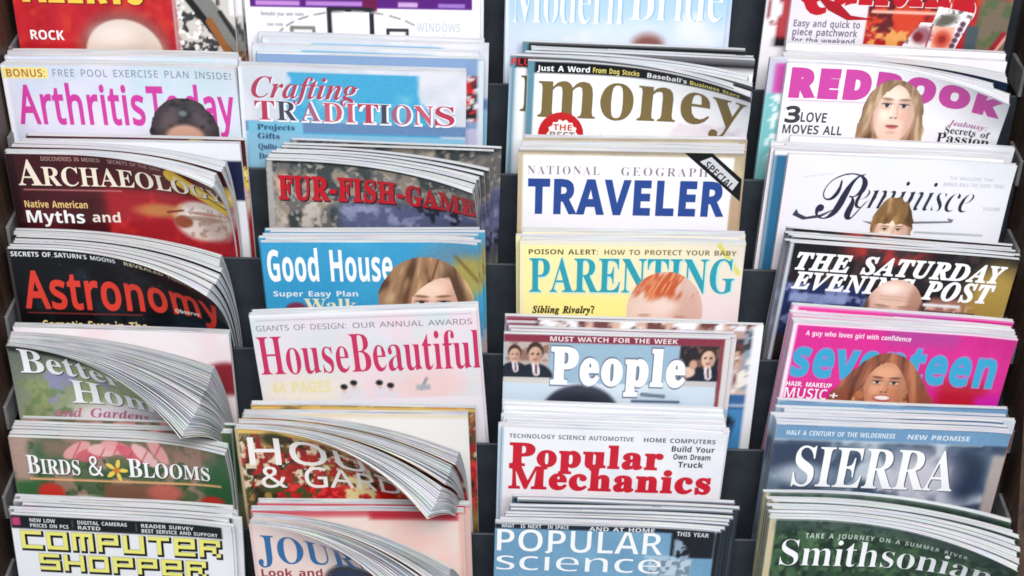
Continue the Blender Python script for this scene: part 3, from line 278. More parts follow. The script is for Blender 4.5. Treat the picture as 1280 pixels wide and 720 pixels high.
('I', 'y', 141, [[-15, -70, -25, -69, -33, -64, -38, -58, -40, -50, -39, -42, -34, -36, -20, -31, -4, -37, 10, -43, 19, -39, 29, -28, 38, -15, 41, -3, 40, 15, 35, 45, 29, 78, 22, 106, 16, 125, 12, 134, 7, 138, 0, 138, -5, 138, -5, 147, 11, 149, 24, 152, 42, 155, 50, 148, 56, 127, 64, 90, 74, 38, 95, 80, 102, 105, 100, 113, 93, 119, 86, 126, 84, 134, 85, 143, 90, 149, 96, 153, 105, 155, 113, 153, 120, 149, 124, 142, 125, 132, 120, 109, 107, 76, 87, 37, 63, -2, 37, -37, 10, -61, -3, -68]]),
('S', 'A', 232, [[0, 0, 85, 241, 147, 241, 232, 0, 177, 0, 160, 57, 72, 57, 55, 0], [85, 100, 147, 100, 130, 155, 125, 170, 120, 188, 116, 203, 111, 187, 106, 168, 102, 155]]),
('S', 'B', 226, [[30, 0, 30, 240, 105, 240, 147, 236, 177, 226, 191, 215, 199, 199, 202, 179, 199, 160, 192, 144, 181, 133, 165, 127, 187, 117, 195, 110, 202, 100, 206, 86, 208, 70, 205, 49, 197, 32, 184, 18, 156, 5, 120, 0], [81, 145, 110, 145, 129, 146, 141, 152, 148, 160, 150, 172, 147, 184, 140, 192, 127, 197, 108, 198, 81, 198], [81, 42, 114, 42, 134, 44, 146, 51, 153, 61, 155, 75, 153, 87, 146, 96, 133, 102, 112, 104, 81, 104]]),
('S', 'C', 214, [[127, -3, 94, 0, 66, 12, 45, 30, 31, 55, 22, 85, 19, 120, 23, 154, 33, 184, 49, 209, 71, 227, 99, 239, 132, 243, 168, 239, 202, 226, 186, 185, 159, 196, 132, 201, 106, 195, 87, 179, 76, 153, 72, 119, 75, 85, 86, 60, 105, 44, 132, 39, 161, 42, 193, 52, 193, 9, 162, 0]]),
('S', 'D', 248, [[30, 0, 30, 240, 105, 240, 141, 236, 171, 226, 195, 210, 214, 187, 225, 158, 229, 122, 225, 85, 214, 55, 195, 31, 169, 14, 136, 3, 98, 0], [81, 42, 103, 42, 144, 51, 168, 77, 176, 121, 172, 156, 159, 179, 137, 193, 108, 198, 81, 198]]),
('S', 'E', 188, [[30, 0, 30, 240, 168, 240, 168, 198, 81, 198, 81, 145, 162, 145, 162, 104, 81, 104, 81, 42, 168, 42, 168, 0]]),
('S', 'F', 184, [[30, 0, 30, 240, 168, 240, 168, 198, 80, 198, 80, 136, 162, 136, 162, 95, 80, 95, 80, 0]]),
('S', 'G', 243, [[131, -3, 98, 0, 70, 11, 48, 28, 32, 52, 23, 83, 19, 120, 23, 155, 34, 185, 52, 210, 77, 228, 108, 239, 145, 243, 182, 239, 216, 228, 199, 188, 174, 197, 144, 201, 124, 198, 106, 191, 92, 179, 81, 162, 74, 142, 72, 119, 73, 97, 78, 78, 86, 61, 98, 49, 114, 42, 134, 39, 153, 40, 167, 42, 167, 92, 121, 92, 121, 135, 216, 135, 216, 10, 177, 0]]),
('S', 'H', 257, [[30, 0, 30, 240, 81, 240, 81, 146, 176, 146, 176, 240, 227, 240, 227, 0, 176, 0, 176, 103, 81, 103, 81, 0]]),
('S', 'I', 131, [[11, 0, 11, 29, 40, 42, 40, 197, 11, 211, 11, 240, 120, 240, 120, 211, 91, 197, 91, 42, 120, 29, 120, 0]]),
('S', 'J', 111, [[5, -71, -12, -69, -25, -67, -25, -25, -14, -27, -1, -28, 15, -25, 21, -20, 26, -12, 30, 15, 30, 240, 81, 240, 81, 15, 79, -12, 71, -34, 60, -51, 45, -62, 26, -68]]),
('S', 'K', 223, [[30, 0, 30, 240, 81, 240, 81, 130, 91, 144, 101, 158, 166, 240, 222, 240, 139, 134, 223, 0, 165, 0, 102, 101, 81, 86, 81, 0]]),
('S', 'L', 190, [[30, 0, 30, 240, 81, 240, 81, 42, 178, 42, 178, 0]]),
('S', 'M', 317, [[30, 0, 30, 240, 99, 240, 156, 56, 217, 240, 286, 240, 286, 0, 239, 0, 239, 113, 240, 140, 241, 168, 241, 188, 178, 0, 132, 0, 74, 188, 74, 168, 75, 139, 76, 111, 76, 0]]),
('S', 'N', 273, [[30, 0, 30, 240, 94, 240, 198, 60, 198, 93, 197, 126, 197, 240, 243, 240, 243, 0, 178, 0, 74, 181, 75, 147, 76, 113, 76, 0]]),
('S', 'O', 267, [[134, -3, 98, 1, 69, 12, 47, 31, 32, 55, 23, 86, 19, 121, 23, 155, 32, 185, 47, 210, 69, 228, 98, 240, 134, 243, 169, 240, 198, 228, 220, 210, 236, 185, 245, 155, 248, 120, 245, 85, 236, 55, 220, 31, 198, 12, 169, 1], [134, 39, 153, 42, 169, 49, 180, 61, 191, 87, 194, 120, 191, 154, 180, 180, 169, 192, 153, 199, 134, 201, 106, 196, 87, 180, 76, 154, 73, 120, 76, 87, 87, 61, 99, 49, 114, 42]]),
('S', 'P', 211, [[30, 0, 30, 240, 107, 240, 147, 235, 174, 220, 190, 196, 196, 165, 194, 145, 187, 126, 175, 109, 158, 96, 134, 88, 103, 85, 81, 85, 81, 0], [81, 127, 98, 127, 117, 129, 132, 135, 141, 147, 144, 163, 140, 183, 126, 194, 104, 198, 81, 198]]),
('S', 'Q', 267, [[181, -57, 137, -3, 134, -3, 98, 1, 69, 12, 47, 31, 32, 55, 23, 86, 19, 121, 23, 155, 32, 185, 47, 210, 69, 228, 98, 240, 134, 243, 169, 240, 198, 228, 220, 210, 236, 185, 245, 155, 248, 120, 244, 83, 233, 51, 215, 25, 189, 7, 246, -57], [134, 39, 153, 42, 169, 49, 180, 61, 191, 87, 194, 120, 191, 154, 180, 180, 169, 192, 153, 199, 134, 201, 106, 196, 87, 180, 76, 154, 73, 120, 76, 87, 87, 61, 99, 49, 114, 42]]),
('S', 'R', 222, [[30, 0, 30, 240, 100, 240, 143, 235, 172, 222, 185, 208, 193, 190, 196, 168, 194, 152, 190, 139, 173, 118, 151, 104, 222, 0, 165, 0, 108, 92, 81, 92, 81, 0], [81, 133, 97, 133, 119, 135, 133, 142, 142, 152, 144, 167, 141, 181, 133, 191, 118, 196, 96, 198, 81, 198]]),
('S', 'S', 185, [[83, -3, 47, 0, 15, 11, 15, 58, 51, 45, 69, 40, 87, 39, 103, 40, 114, 46, 120, 54, 122, 64, 119, 76, 108, 86, 75, 103, 57, 113, 38, 127, 24, 147, 20, 160, 18, 175, 24, 204, 40, 225, 66, 239, 99, 243, 135, 239, 171, 226, 154, 187, 125, 197, 98, 201, 85, 199, 76, 194, 70, 186, 68, 177, 71, 165, 79, 156, 113, 138, 145, 120, 156, 110, 165, 98, 170, 84, 172, 66, 166, 38, 149, 16, 121, 1]]),
('S', 'T', 194, [[72, 0, 72, 197, 7, 197, 7, 240, 188, 240, 188, 197, 123, 197, 123, 0]]),
('S', 'U', 254, [[126, -3, 97, -1, 72, 7, 53, 21, 40, 39, 31, 60, 29, 85, 29, 240, 79, 240, 79, 93, 82, 68, 91, 51, 106, 42, 127, 39, 149, 43, 163, 52, 172, 69, 175, 93, 175, 240, 225, 240, 225, 85, 223, 61, 214, 40, 201, 22, 181, 8, 157, 0]]),
('S', 'V', 218, [[81, 0, 0, 240, 51, 240, 96, 97, 100, 83, 105, 63, 109, 44, 113, 63, 118, 83, 122, 97, 167, 240, 218, 240, 137, 0]]),
('S', 'W', 325, [[61, 0, 0, 240, 50, 240, 81, 109, 85, 89, 89, 66, 92, 46, 95, 66, 100, 88, 103, 105, 138, 240, 186, 240, 221, 105, 225, 89, 229, 66, 232, 46, 235, 66, 240, 89, 244, 109, 275, 240, 325, 240, 264, 0, 206, 0, 173, 126, 171, 137, 167, 153, 164, 170, 162, 182, 160, 170, 157, 153, 154, 137, 151, 126, 119, 0]]),
('S', 'X', 224, [[0, 0, 80, 124, 5, 240, 61, 240, 113, 153, 164, 240, 218, 240, 143, 121, 224, 0, 166, 0, 110, 91, 54, 0]]),
('S', 'Y', 210, [[80, 0, 80, 92, 0, 240, 55, 240, 105, 141, 155, 240, 210, 240, 130, 93, 130, 0]]),
('S', 'Z', 194, [[8, 0, 8, 33, 123, 198, 11, 198, 11, 240, 183, 240, 183, 207, 69, 42, 186, 42, 186, 0]]),
('S', 'a', 203, [[71, -3, 48, 0, 30, 11, 18, 29, 14, 55, 19, 80, 35, 98, 60, 109, 96, 113, 128, 114, 128, 122, 126, 135, 120, 143, 111, 148, 99, 150, 73, 146, 48, 137, 31, 171, 64, 183, 101, 187, 134, 183, 158, 171, 173, 151, 178, 122, 178, 0, 143, 0, 133, 25, 120, 12, 107, 3, 91, -2], [90, 33, 105, 36, 117, 43, 125, 54, 128, 70, 128, 85, 108, 84, 88, 82, 75, 76, 68, 66, 65, 54, 67, 45, 72, 38]]),
('S', 'b', 213, [[127, -3, 109, -2, 95, 4, 76, 20, 73, 20, 64, 0, 26, 0, 26, 255, 76, 255, 76, 196, 76, 175, 74, 160, 76, 160, 85, 170, 96, 179, 110, 185, 128, 187, 156, 181, 178, 163, 193, 133, 197, 92, 193, 51, 178, 21, 164, 7, 147, -1], [113, 37, 127, 41, 137, 52, 144, 69, 146, 93, 144, 116, 137, 133, 126, 143, 112, 147, 96, 144, 85, 135, 79, 119, 76, 98, 76, 92, 78, 69, 84, 52, 95, 41]]),
('S', 'c', 173, [[101, -3, 75, -1, 54, 7, 37, 19, 25, 37, 18, 61, 15, 91, 18, 121, 27, 145, 40, 164, 58, 177, 80, 184, 105, 187, 138, 183, 162, 174, 147, 136, 125, 143, 105, 146, 83, 140, 70, 122, 66, 91, 69, 67, 76, 50, 89, 41, 105, 37, 133, 41, 156, 53, 156, 10, 132, 0]]),
('S', 'd', 213, [[84, -3, 57, 3, 34, 21, 20, 50, 15, 91, 20, 133, 35, 163, 49, 176, 66, 184, 86, 187, 104, 185, 118, 179, 130, 170, 138, 160, 138, 175, 136, 196, 136, 255, 186, 255, 186, 0, 148, 0, 138, 24, 136, 24, 128, 13, 117, 5, 102, -1], [102, 37, 119, 40, 131, 49, 137, 64, 140, 86, 140, 91, 138, 115, 131, 132, 120, 143, 101, 146, 86, 143, 75, 132, 68, 114, 66, 91, 68, 67, 75, 50, 87, 40]]),
('S', 'e', 198, [[109, -3, 83, -1, 60, 7, 42, 20, 27, 38, 18, 61, 15, 90, 18, 120, 26, 144, 39, 163, 56, 176, 77, 184, 102, 187, 136, 181, 162, 165, 174, 149, 182, 128, 184, 103, 184, 79, 66, 79, 69, 60, 78, 46, 93, 37, 111, 34, 144, 37, 174, 48, 174, 10, 145, 0], [67, 112, 137, 112, 135, 128, 128, 140, 118, 148, 102, 151, 89, 149, 78, 142, 70, 130]]),
('S', 'f', 130, [[34, 0, 34, 146, 7, 146, 7, 170, 34, 183, 34, 197, 36, 218, 42, 233, 52, 244, 65, 252, 81, 256, 99, 257, 126, 255, 145, 249, 132, 213, 120, 216, 104, 217, 95, 216, 89, 211, 84, 195, 84, 183, 128, 183, 128, 146, 84, 146, 84, 0]]),
('S', 'g', 213, [[95, -81, 59, -78, 26, -70, 26, -30, 61, -40, 98, -44, 119, -39, 132, -25, 136, -2, 136, 1, 137, 13, 138, 24, 126, 11, 114, 3, 100, -2, 84, -3, 64, -1, 47, 8, 33, 22, 20, 52, 15, 91, 20, 131, 34, 162, 48, 176, 65, 184, 86, 187, 107, 184, 124, 175, 139, 160, 144, 183, 186, 183, 186, 0, 184, -24, 176, -44, 163, -60, 134, -75], [102, 36, 119, 39, 130, 47, 137, 62, 140, 85, 140, 91, 137, 116, 131, 133, 119, 143, 101, 146, 82, 140, 70, 121, 66, 91, 70, 60, 82, 42]]),
('S', 'h', 221, [[26, 0, 26, 255, 76, 255, 76, 203, 75, 177, 74, 160, 77, 160, 87, 172, 99, 180, 114, 185, 130, 187, 157, 183, 177, 171, 191, 150, 195, 120, 195, 0, 145, 0, 145, 107, 142, 129, 132, 142, 116, 147, 97, 143, 85, 131, 78, 112, 76, 86, 76, 0]]),
('S', 'i', 102, [[51, 206, 41, 208, 32, 212, 26, 219, 24, 231, 26, 243, 32, 250, 51, 255, 71, 250, 77, 243, 79, 231, 77, 219, 71, 212], [26, 0, 26, 183, 76, 183, 76, 0]]),
('S', 'j', 102, [[51, 206, 41, 208, 32, 212, 26, 219, 24, 231, 26, 243, 32, 250, 51, 255, 71, 250, 77, 243, 79, 231, 77, 219, 71, 212], [11, -81, -6, -79, -21, -77, -21, -37, -10, -39, 2, -40, 11, -39, 19, -35, 24, -26, 26, -12, 26, 183, 76, 183, 76, -20, 75, -36, 70, -50, 61, -63, 49, -72, 33, -79]]),
('S', 'k', 208, [[26, 0, 26, 255, 76, 255, 76, 141, 75, 120, 74, 100, 85, 114, 96, 128, 147, 183, 204, 183, 131, 104, 208, 0, 150, 0, 98, 74, 76, 57, 76, 0]]),
('S', 'l', 102, [[26, 0, 26, 255, 76, 255, 76, 0]]),
('S', 'm', 330, [[26, 0, 26, 183, 64, 183, 71, 160, 74, 160, 84, 172, 97, 180, 112, 185, 127, 187, 146, 185, 162, 180, 174, 172, 183, 160, 187, 160, 197, 172, 211, 180, 226, 185, 241, 187, 269, 183, 289, 171, 301, 150, 305, 120, 305, 0, 255, 0, 255, 107, 251, 129, 242, 142, 227, 147, 210, 143, 199, 133, 192, 115, 190, 92, 190, 0, 140, 0, 140, 107, 137, 129, 128, 142, 113, 147, 95, 143, 84, 131, 78, 112, 76, 86, 76, 0]]),
('S', 'n', 221, [[26, 0, 26, 183, 64, 183, 71, 160, 74, 160, 84, 172, 98, 180, 114, 185, 130, 187, 157, 183, 178, 171, 191, 150, 195, 120, 195, 0, 145, 0, 145, 107, 144, 124, 138, 137, 129, 144, 116, 147, 97, 143, 85, 131, 78, 112, 76, 86, 76, 0]]),
('S', 'o', 208, [[103, -3, 79, -1, 58, 8, 40, 21, 27, 40, 18, 64, 15, 92, 18, 120, 26, 143, 39, 162, 57, 176, 79, 184, 104, 187, 129, 184, 150, 176, 168, 162, 181, 144, 190, 120, 193, 92, 190, 64, 182, 40, 169, 21, 151, 8, 129, -1], [104, 37, 121, 40, 133, 51, 139, 68, 142, 92, 139, 116, 133, 133, 121, 143, 104, 146, 87, 143, 75, 133, 68, 116, 66, 92, 68, 68, 75, 51, 87, 40]]),
('S', 'p', 213, [[26, -81, 26, 183, 67, 183, 74, 160, 76, 160, 96, 179, 110, 185, 128, 187, 156, 181, 178, 163, 193, 133, 197, 92, 192, 51, 178, 21, 155, 3, 127, -3, 109, -2, 95, 4, 76, 20, 74, 20, 76, -7, 76, -81], [113, 37, 128, 41, 138, 52, 144, 69, 146, 93, 143, 123, 131, 141, 112, 147, 96, 144, 85, 135, 79, 119, 76, 98, 76, 92, 78, 69, 84, 52, 95, 41]]),
('S', 'q', 213, [[136, -81, 136, -4, 138, 24, 136, 24, 128, 13, 117, 5, 103, -1, 84, -3, 56, 3, 34, 21, 20, 50, 15, 91, 20, 133, 35, 163, 57, 181, 85, 187, 104, 185, 118, 179, 129, 170, 138, 160, 144, 183, 186, 183, 186, -81], [102, 36, 120, 39, 131, 48, 137, 64, 140, 85, 140, 91, 138, 115, 131, 132, 120, 143, 101, 146, 86, 143, 75, 132, 68, 114, 66, 91, 70, 60, 82, 42]]),
('S', 'r', 152, [[26, 0, 26, 183, 64, 183, 72, 152, 74, 152, 83, 166, 96, 177, 111, 184, 129, 187, 137, 186, 145, 185, 142, 138, 135, 140, 127, 140, 102, 135, 92, 130, 83, 121, 78, 109, 76, 93, 76, 0]]),
('S', 's', 167, [[76, -3, 43, -1, 15, 7, 15, 49, 47, 38, 78, 33, 90, 34, 99, 38, 103, 43, 105, 49, 102, 57, 91, 66, 65, 78, 37, 93, 27, 100, 20, 110, 16, 122, 15, 136, 20, 158, 35, 174, 58, 184, 88, 187, 120, 183, 152, 172, 137, 136, 111, 146, 87, 150, 70, 147, 65, 138, 68, 130, 79, 122, 103, 111, 130, 98, 140, 90, 148, 81, 153, 69, 154, 54, 149, 30, 134, 12, 110, 0]]),
('S', 't', 146, [[89, -3, 60, 2, 48, 9, 39, 21, 33, 36, 32, 57, 32, 146, 8, 146, 8, 167, 35, 184, 50, 222, 82, 222, 82, 183, 133, 183, 133, 146, 82, 146, 82, 57, 83, 48, 88, 42, 95, 38, 103, 37, 120, 38, 135, 42, 135, 5, 115, -1]]),
('S', 'u', 221, [[90, -3, 64, 1, 43, 13, 30, 33, 25, 64, 25, 183, 75, 183, 75, 76, 77, 59, 82, 47, 91, 39, 105, 37, 124, 41, 136, 52, 142, 71, 144, 97, 144, 183, 194, 183, 194, 0, 156, 0, 149, 24, 147, 24, 136, 11, 123, 3, 107, -2]]),
('S', 'v', 191, [[70, 0, 0, 183, 52, 183, 88, 79, 93, 59, 95, 41, 103, 79, 139, 183, 191, 183, 121, 0]]),
('S', 'w', 287, [[55, 0, 3, 183, 53, 183, 74, 102, 78, 82, 82, 59, 84, 42, 87, 55, 89, 71, 92, 86, 94, 95, 117, 183, 172, 183, 193, 95, 196, 80, 200, 59, 201, 42, 205, 59, 209, 82, 213, 102, 235, 183, 284, 183, 231, 0, 177, 0, 163, 64, 159, 81, 153, 105, 148, 129, 144, 145, 139, 129, 134, 105, 128, 81, 124, 63, 109, 0]]),
('S', 'x', 194, [[2, 0, 64, 94, 5, 183, 61, 183, 97, 125, 133, 183, 190, 183, 130, 94, 192, 0, 136, 0, 97, 63, 58, 0]]),
('S', 'y', 191, [[37, -81, 22, -80, 11, -78, 11, -38, 20, -40, 31, -40, 45, -38, 56, -31, 64, -20, 70, -8, 73, 1, 0, 183, 55, 183, 89, 80, 93, 65, 95, 48, 99, 65, 103, 80, 137, 183, 191, 183, 113, -24, 101, -48, 83, -66, 62, -77]]),
('S', 'z', 164, [[9, 0, 9, 30, 94, 145, 14, 145, 14, 183, 151, 183, 151, 151, 68, 38, 154, 38, 154, 0]]),
('S', '4', 192, [[108, 0, 108, 50, 6, 50, 6, 85, 111, 240, 157, 240, 157, 89, 186, 89, 186, 50, 157, 50, 157, 0], [50, 89, 108, 89, 108, 130, 108, 148, 109, 169, 110, 182, 102, 169, 94, 155]]),
('N', 'A', 215, [[0, 0, 94, 241, 121, 241, 214, 0, 183, 0, 154, 74, 59, 74, 31, 0], [69, 101, 145, 101, 118, 174, 115, 183, 110, 198, 107, 210, 101, 189, 96, 174]]),
('N', 'B', 218, [[33, 0, 33, 240, 101, 240, 141, 236, 169, 226, 182, 215, 190, 200, 192, 180, 189, 161, 180, 145, 166, 134, 146, 127, 174, 117, 185, 109, 193, 99, 198, 85, 200, 68, 195, 39, 178, 18, 151, 4, 117, 0], [63, 138, 107, 138, 133, 140, 149, 148, 158, 160, 161, 177, 157, 194, 147, 205, 129, 212, 102, 214, 63, 214], [63, 26, 111, 26, 138, 29, 155, 38, 165, 52, 168, 71, 165, 88, 155, 101, 137, 110, 109, 112, 63, 112]]),
('N', 'C', 212, [[131, -3, 97, 0, 70, 12, 48, 30, 33, 55, 24, 85, 20, 120, 24, 154, 34, 184, 50, 209, 73, 228, 101, 239, 136, 243, 171, 240, 202, 229, 190, 203, 165, 213, 135, 217, 111, 214, 91, 205, 75, 191, 58, 160, 52, 120, 58, 80, 73, 49, 89, 35, 110, 26, 135, 23, 165, 26, 192, 33, 192, 6, 165, -1]]),
('N', 'D', 245, [[33, 0, 33, 240, 106, 240, 140, 236, 169, 226, 193, 210, 210, 187, 221, 158, 225, 122, 221, 85, 210, 55, 192, 31, 167, 14, 136, 3, 99, 0], [63, 26, 95, 26, 149, 36, 182, 68, 193, 121, 190, 150, 182, 174, 169, 192, 151, 204, 129, 211, 102, 214, 63, 214]]),
('N', 'E', 187, [[33, 0, 33, 240, 167, 240, 167, 213, 63, 213, 63, 138, 161, 138, 161, 112, 63, 112, 63, 27, 167, 27, 167, 0]]),
('N', 'F', 174, [[33, 0, 33, 240, 167, 240, 167, 213, 63, 213, 63, 128, 160, 128, 160, 102, 63, 102, 63, 0]]),
('N', 'G', 244, [[135, -3, 101, 0, 73, 12, 50, 30, 34, 54, 24, 84, 20, 120, 24, 155, 35, 185, 53, 209, 78, 228, 108, 239, 145, 243, 183, 239, 216, 229, 205, 203, 176, 213, 143, 217, 117, 214, 94, 205, 76, 191, 63, 171, 55, 148, 52, 120, 54, 93, 61, 69, 73, 50, 90, 35, 113, 26, 142, 23, 169, 25, 189, 29, 189, 100, 137, 100, 137, 127, 220, 127, 220, 9, 180, 0]]),
('N', 'H', 249, [[33, 0, 33, 240, 63, 240, 63, 138, 186, 138, 186, 240, 216, 240, 216, 0, 186, 0, 186, 112, 63, 112, 63, 0]]),
('N', 'I', 114, [[13, 0, 13, 17, 42, 24, 42, 216, 13, 222, 13, 240, 100, 240, 100, 222, 72, 216, 72, 24, 100, 17, 100, 0]]),
('N', 'K', 208, [[33, 0, 33, 240, 63, 240, 63, 122, 83, 144, 104, 167, 169, 240, 204, 240, 109, 135, 208, 0, 172, 0, 87, 115, 63, 93, 63, 0]]),
('N', 'L', 176, [[33, 0, 33, 240, 63, 240, 63, 27, 168, 27, 168, 0]]),
('N', 'M', 305, [[33, 0, 33, 240, 77, 240, 151, 43, 228, 240, 272, 240, 272, 0, 242, 0, 242, 147, 243, 182, 244, 210, 163, 0, 138, 0, 59, 210, 60, 182, 60, 145, 60, 0]]),
('N', 'N', 255, [[33, 0, 33, 240, 67, 240, 195, 41, 196, 57, 195, 81, 194, 104, 194, 240, 223, 240, 223, 0, 187, 0, 59, 199, 60, 170, 60, 134, 60, 0]]),
('N', 'O', 262, [[131, -3, 97, 1, 69, 12, 48, 31, 33, 55, 24, 86, 20, 121, 24, 155, 33, 185, 48, 210, 69, 228, 97, 240, 132, 243, 165, 240, 192, 228, 214, 210, 229, 185, 239, 155, 242, 120, 239, 85, 229, 55, 214, 31, 192, 12, 165, 1], [131, 23, 156, 26, 176, 34, 191, 49, 205, 80, 210, 120, 205, 161, 191, 191, 176, 206, 156, 214, 132, 217, 107, 214, 87, 206, 72, 191, 57, 161, 52, 120, 57, 80, 72, 49, 87, 34, 107, 26]]),
('N', 'P', 203, [[33, 0, 33, 240, 96, 240, 137, 235, 165, 221, 181, 199, 186, 169, 184, 150, 177, 132, 165, 116, 147, 104, 123, 96, 90, 93, 63, 93, 63, 0], [63, 119, 87, 119, 117, 122, 138, 130, 151, 145, 155, 168, 151, 188, 140, 202, 121, 211, 93, 214, 63, 214]]),
('N', 'Q', 262, [[186, -57, 140, -3, 135, -3, 131, -3, 97, 1, 69, 12, 48, 31, 33, 55, 24, 86, 20, 121, 24, 155, 33, 185, 48, 210, 69, 228, 97, 240, 132, 243, 165, 240, 192, 228, 214, 210, 229, 185, 239, 155, 242, 120, 237, 79, 224, 45, 202, 19, 172, 3, 229, -57], [131, 23, 156, 26, 176, 34, 191, 49, 205, 80, 210, 120, 205, 161, 191, 191, 176, 206, 156, 214, 132, 217, 107, 214, 87, 206, 72, 191, 57, 161, 52, 120, 57, 80, 72, 49, 87, 34, 107, 26]]),
('N', 'R', 209, [[33, 0, 33, 240, 99, 240, 138, 236, 165, 223, 181, 202, 186, 172, 184, 154, 179, 140, 171, 128, 161, 119, 138, 107, 204, 0, 169, 0, 110, 99, 63, 99, 63, 0], [63, 125, 99, 125, 124, 127, 141, 136, 151, 150, 155, 170, 151, 190, 141, 204, 123, 211, 97, 214, 63, 214]]),
('N', 'S', 184, [[83, -3, 46, 0, 17, 8, 17, 37, 47, 27, 84, 23, 108, 25, 125, 33, 135, 46, 138, 61, 133, 81, 116, 96, 82, 111, 55, 123, 36, 138, 24, 157, 20, 182, 23, 200, 30, 215, 42, 227, 57, 236, 76, 241, 97, 243, 133, 239, 163, 230, 153, 204, 126, 213, 96, 217, 76, 214, 62, 207, 54, 196, 51, 182, 56, 162, 72, 147, 103, 133, 139, 117, 152, 107, 161, 95, 167, 81, 169, 64, 163, 36, 145, 14, 118, 1]]),
('N', 'T', 187, [[78, 0, 78, 213, 3, 213, 3, 240, 183, 240, 183, 213, 108, 213, 108, 0]]),
('N', 'U', 245, [[122, -3, 94, -1, 71, 7, 54, 21, 41, 39, 33, 60, 30, 85, 30, 240, 60, 240, 60, 84, 64, 58, 76, 39, 96, 27, 123, 23, 151, 27, 170, 40, 181, 60, 185, 85, 185, 240, 215, 240, 215, 85, 212, 61, 205, 40, 192, 22, 174, 8, 151, 0]]),
('N', 'V', 201, [[86, 0, 0, 240, 32, 240, 86, 86, 95, 58, 101, 34, 107, 58, 116, 87, 170, 240, 201, 240, 116, 0]]),
('N', 'W', 312, [[67, 0, 4, 240, 36, 240, 73, 93, 80, 63, 84, 36, 89, 65, 97, 95, 139, 240, 171, 240, 215, 94, 223, 63, 228, 36, 232, 63, 239, 94, 276, 240, 308, 240, 244, 0, 214, 0, 167, 157, 162, 177, 157, 194, 155, 204, 151, 186, 143, 156, 98, 0]]),
('N', 'X', 197, [[1, 0, 81, 125, 6, 240, 40, 240, 99, 146, 158, 240, 190, 240, 116, 126, 195, 0, 161, 0, 98, 104, 33, 0]]),
('N', 'Y', 190, [[80, 0, 80, 92, 0, 240, 33, 240, 95, 122, 157, 240, 190, 240, 110, 93, 110, 0]]),
('N', 'Z', 192, [[13, 0, 13, 23, 139, 213, 17, 213, 17, 240, 176, 240, 176, 217, 49, 27, 179, 27, 179, 0]]),
('N', 'a', 188, [[72, -3, 50, 0, 32, 10, 19, 26, 15, 50, 21, 74, 37, 92, 63, 103, 102, 107, 132, 108, 132, 119, 130, 138, 123, 150, 111, 157, 95, 159, 68, 155, 44, 145, 35, 168, 63, 178, 97, 183, 125, 179, 145, 169, 157, 150, 161, 123, 161, 0, 140, 0, 134, 26, 121, 13, 108, 4, 93, -2], [79, 20, 100, 24, 117, 33, 128, 49, 132, 72, 132, 88, 105, 87, 77, 84, 59, 76, 49, 65, 46, 50, 48, 37, 55, 28, 66, 22]]),
('N', 'b', 207, [[114, -3, 95, -1, 79, 4, 67, 13, 58, 23, 56, 23, 50, 0, 29, 0, 29, 255, 58, 255, 58, 193, 58, 172, 56, 156, 67, 167, 79, 175, 95, 181, 114, 183, 144, 177, 168, 160, 183, 131, 188, 90, 183, 49, 168, 20, 144, 3], [109, 21, 131, 26, 146, 39, 155, 61, 157, 90, 152, 128, 136, 151, 109, 158, 85, 154, 69, 142, 61, 121, 58, 91, 61, 60, 69, 39, 85, 26]]),
('N', 'c', 161, [[101, -3, 78, -1, 58, 6, 42, 19, 29, 37, 21, 60, 18, 89, 21, 119, 30, 143, 43, 161, 60, 174, 80, 181, 103, 183, 129, 180, 150, 174, 141, 149, 122, 155, 102, 157, 73, 150, 55, 127, 49, 89, 52, 61, 62, 39, 78, 26, 100, 22, 126, 25, 147, 33, 147, 6, 127, -1]]),
('N', 'd', 207, [[92, -3, 62, 2, 39, 20, 24, 49, 18, 90, 24, 130, 39, 160, 54, 173, 72, 181, 93, 183, 112, 181, 127, 176, 148, 157, 150, 157, 149, 170, 148, 183, 148, 255, 178, 255, 178, 0, 154, 0, 150, 24, 139, 14, 127, 5, 112, -1], [97, 21, 121, 25, 137, 37, 146, 56, 149, 84, 149, 89, 146, 119, 138, 141, 122, 154, 97, 159, 76, 154, 61, 140, 52, 118, 49, 89, 52, 60, 61, 39, 76, 26]]),
('N', 'e', 189, [[105, -3, 81, -1, 60, 7, 42, 20, 29, 38, 21, 61, 18, 89, 21, 116, 28, 139, 40, 158, 56, 172, 76, 180, 98, 183, 120, 181, 138, 173, 153, 161, 163, 145, 170, 125, 172, 102, 172, 84, 49, 84, 53, 57, 65, 38, 83, 26, 106, 22, 137, 25, 164, 34, 164, 8, 137, -1], [50, 108, 141, 108, 139, 128, 131, 145, 117, 156, 98, 159, 79, 156, 64, 146, 55, 129]]),
('N', 'f', 116, [[37, 0, 37, 157, 5, 157, 5, 171, 37, 181, 37, 191, 40, 221, 52, 242, 71, 253, 95, 257, 115, 255, 130, 251, 122, 228, 110, 231, 95, 233, 82, 230, 73, 223, 68, 210, 66, 192, 66, 180, 111, 180, 111, 157, 66, 157, 66, 0]]),
('N', 'g', 207, [[97, -81, 61, -78, 33, -69, 33, -42, 62, -53, 99, -56, 120, -53, 135, -42, 145, -26, 149, -5, 149, 2, 149, 13, 150, 24, 134, 9, 116, 0, 93, -3, 71, -1, 53, 8, 38, 21, 23, 51, 18, 90, 23, 128, 38, 158, 53, 172, 71, 181, 92, 183, 109, 182, 124, 177, 138, 168, 149, 156, 154, 180, 178, 180, 178, -3, 173, -37, 158, -61, 133, -76], [97, 21, 121, 24, 137, 35, 146, 55, 149, 83, 149, 90, 146, 121, 136, 143, 120, 155, 96, 158, 76, 154, 61, 141, 52, 119, 49, 89, 52, 60, 61, 38, 76, 25]]),
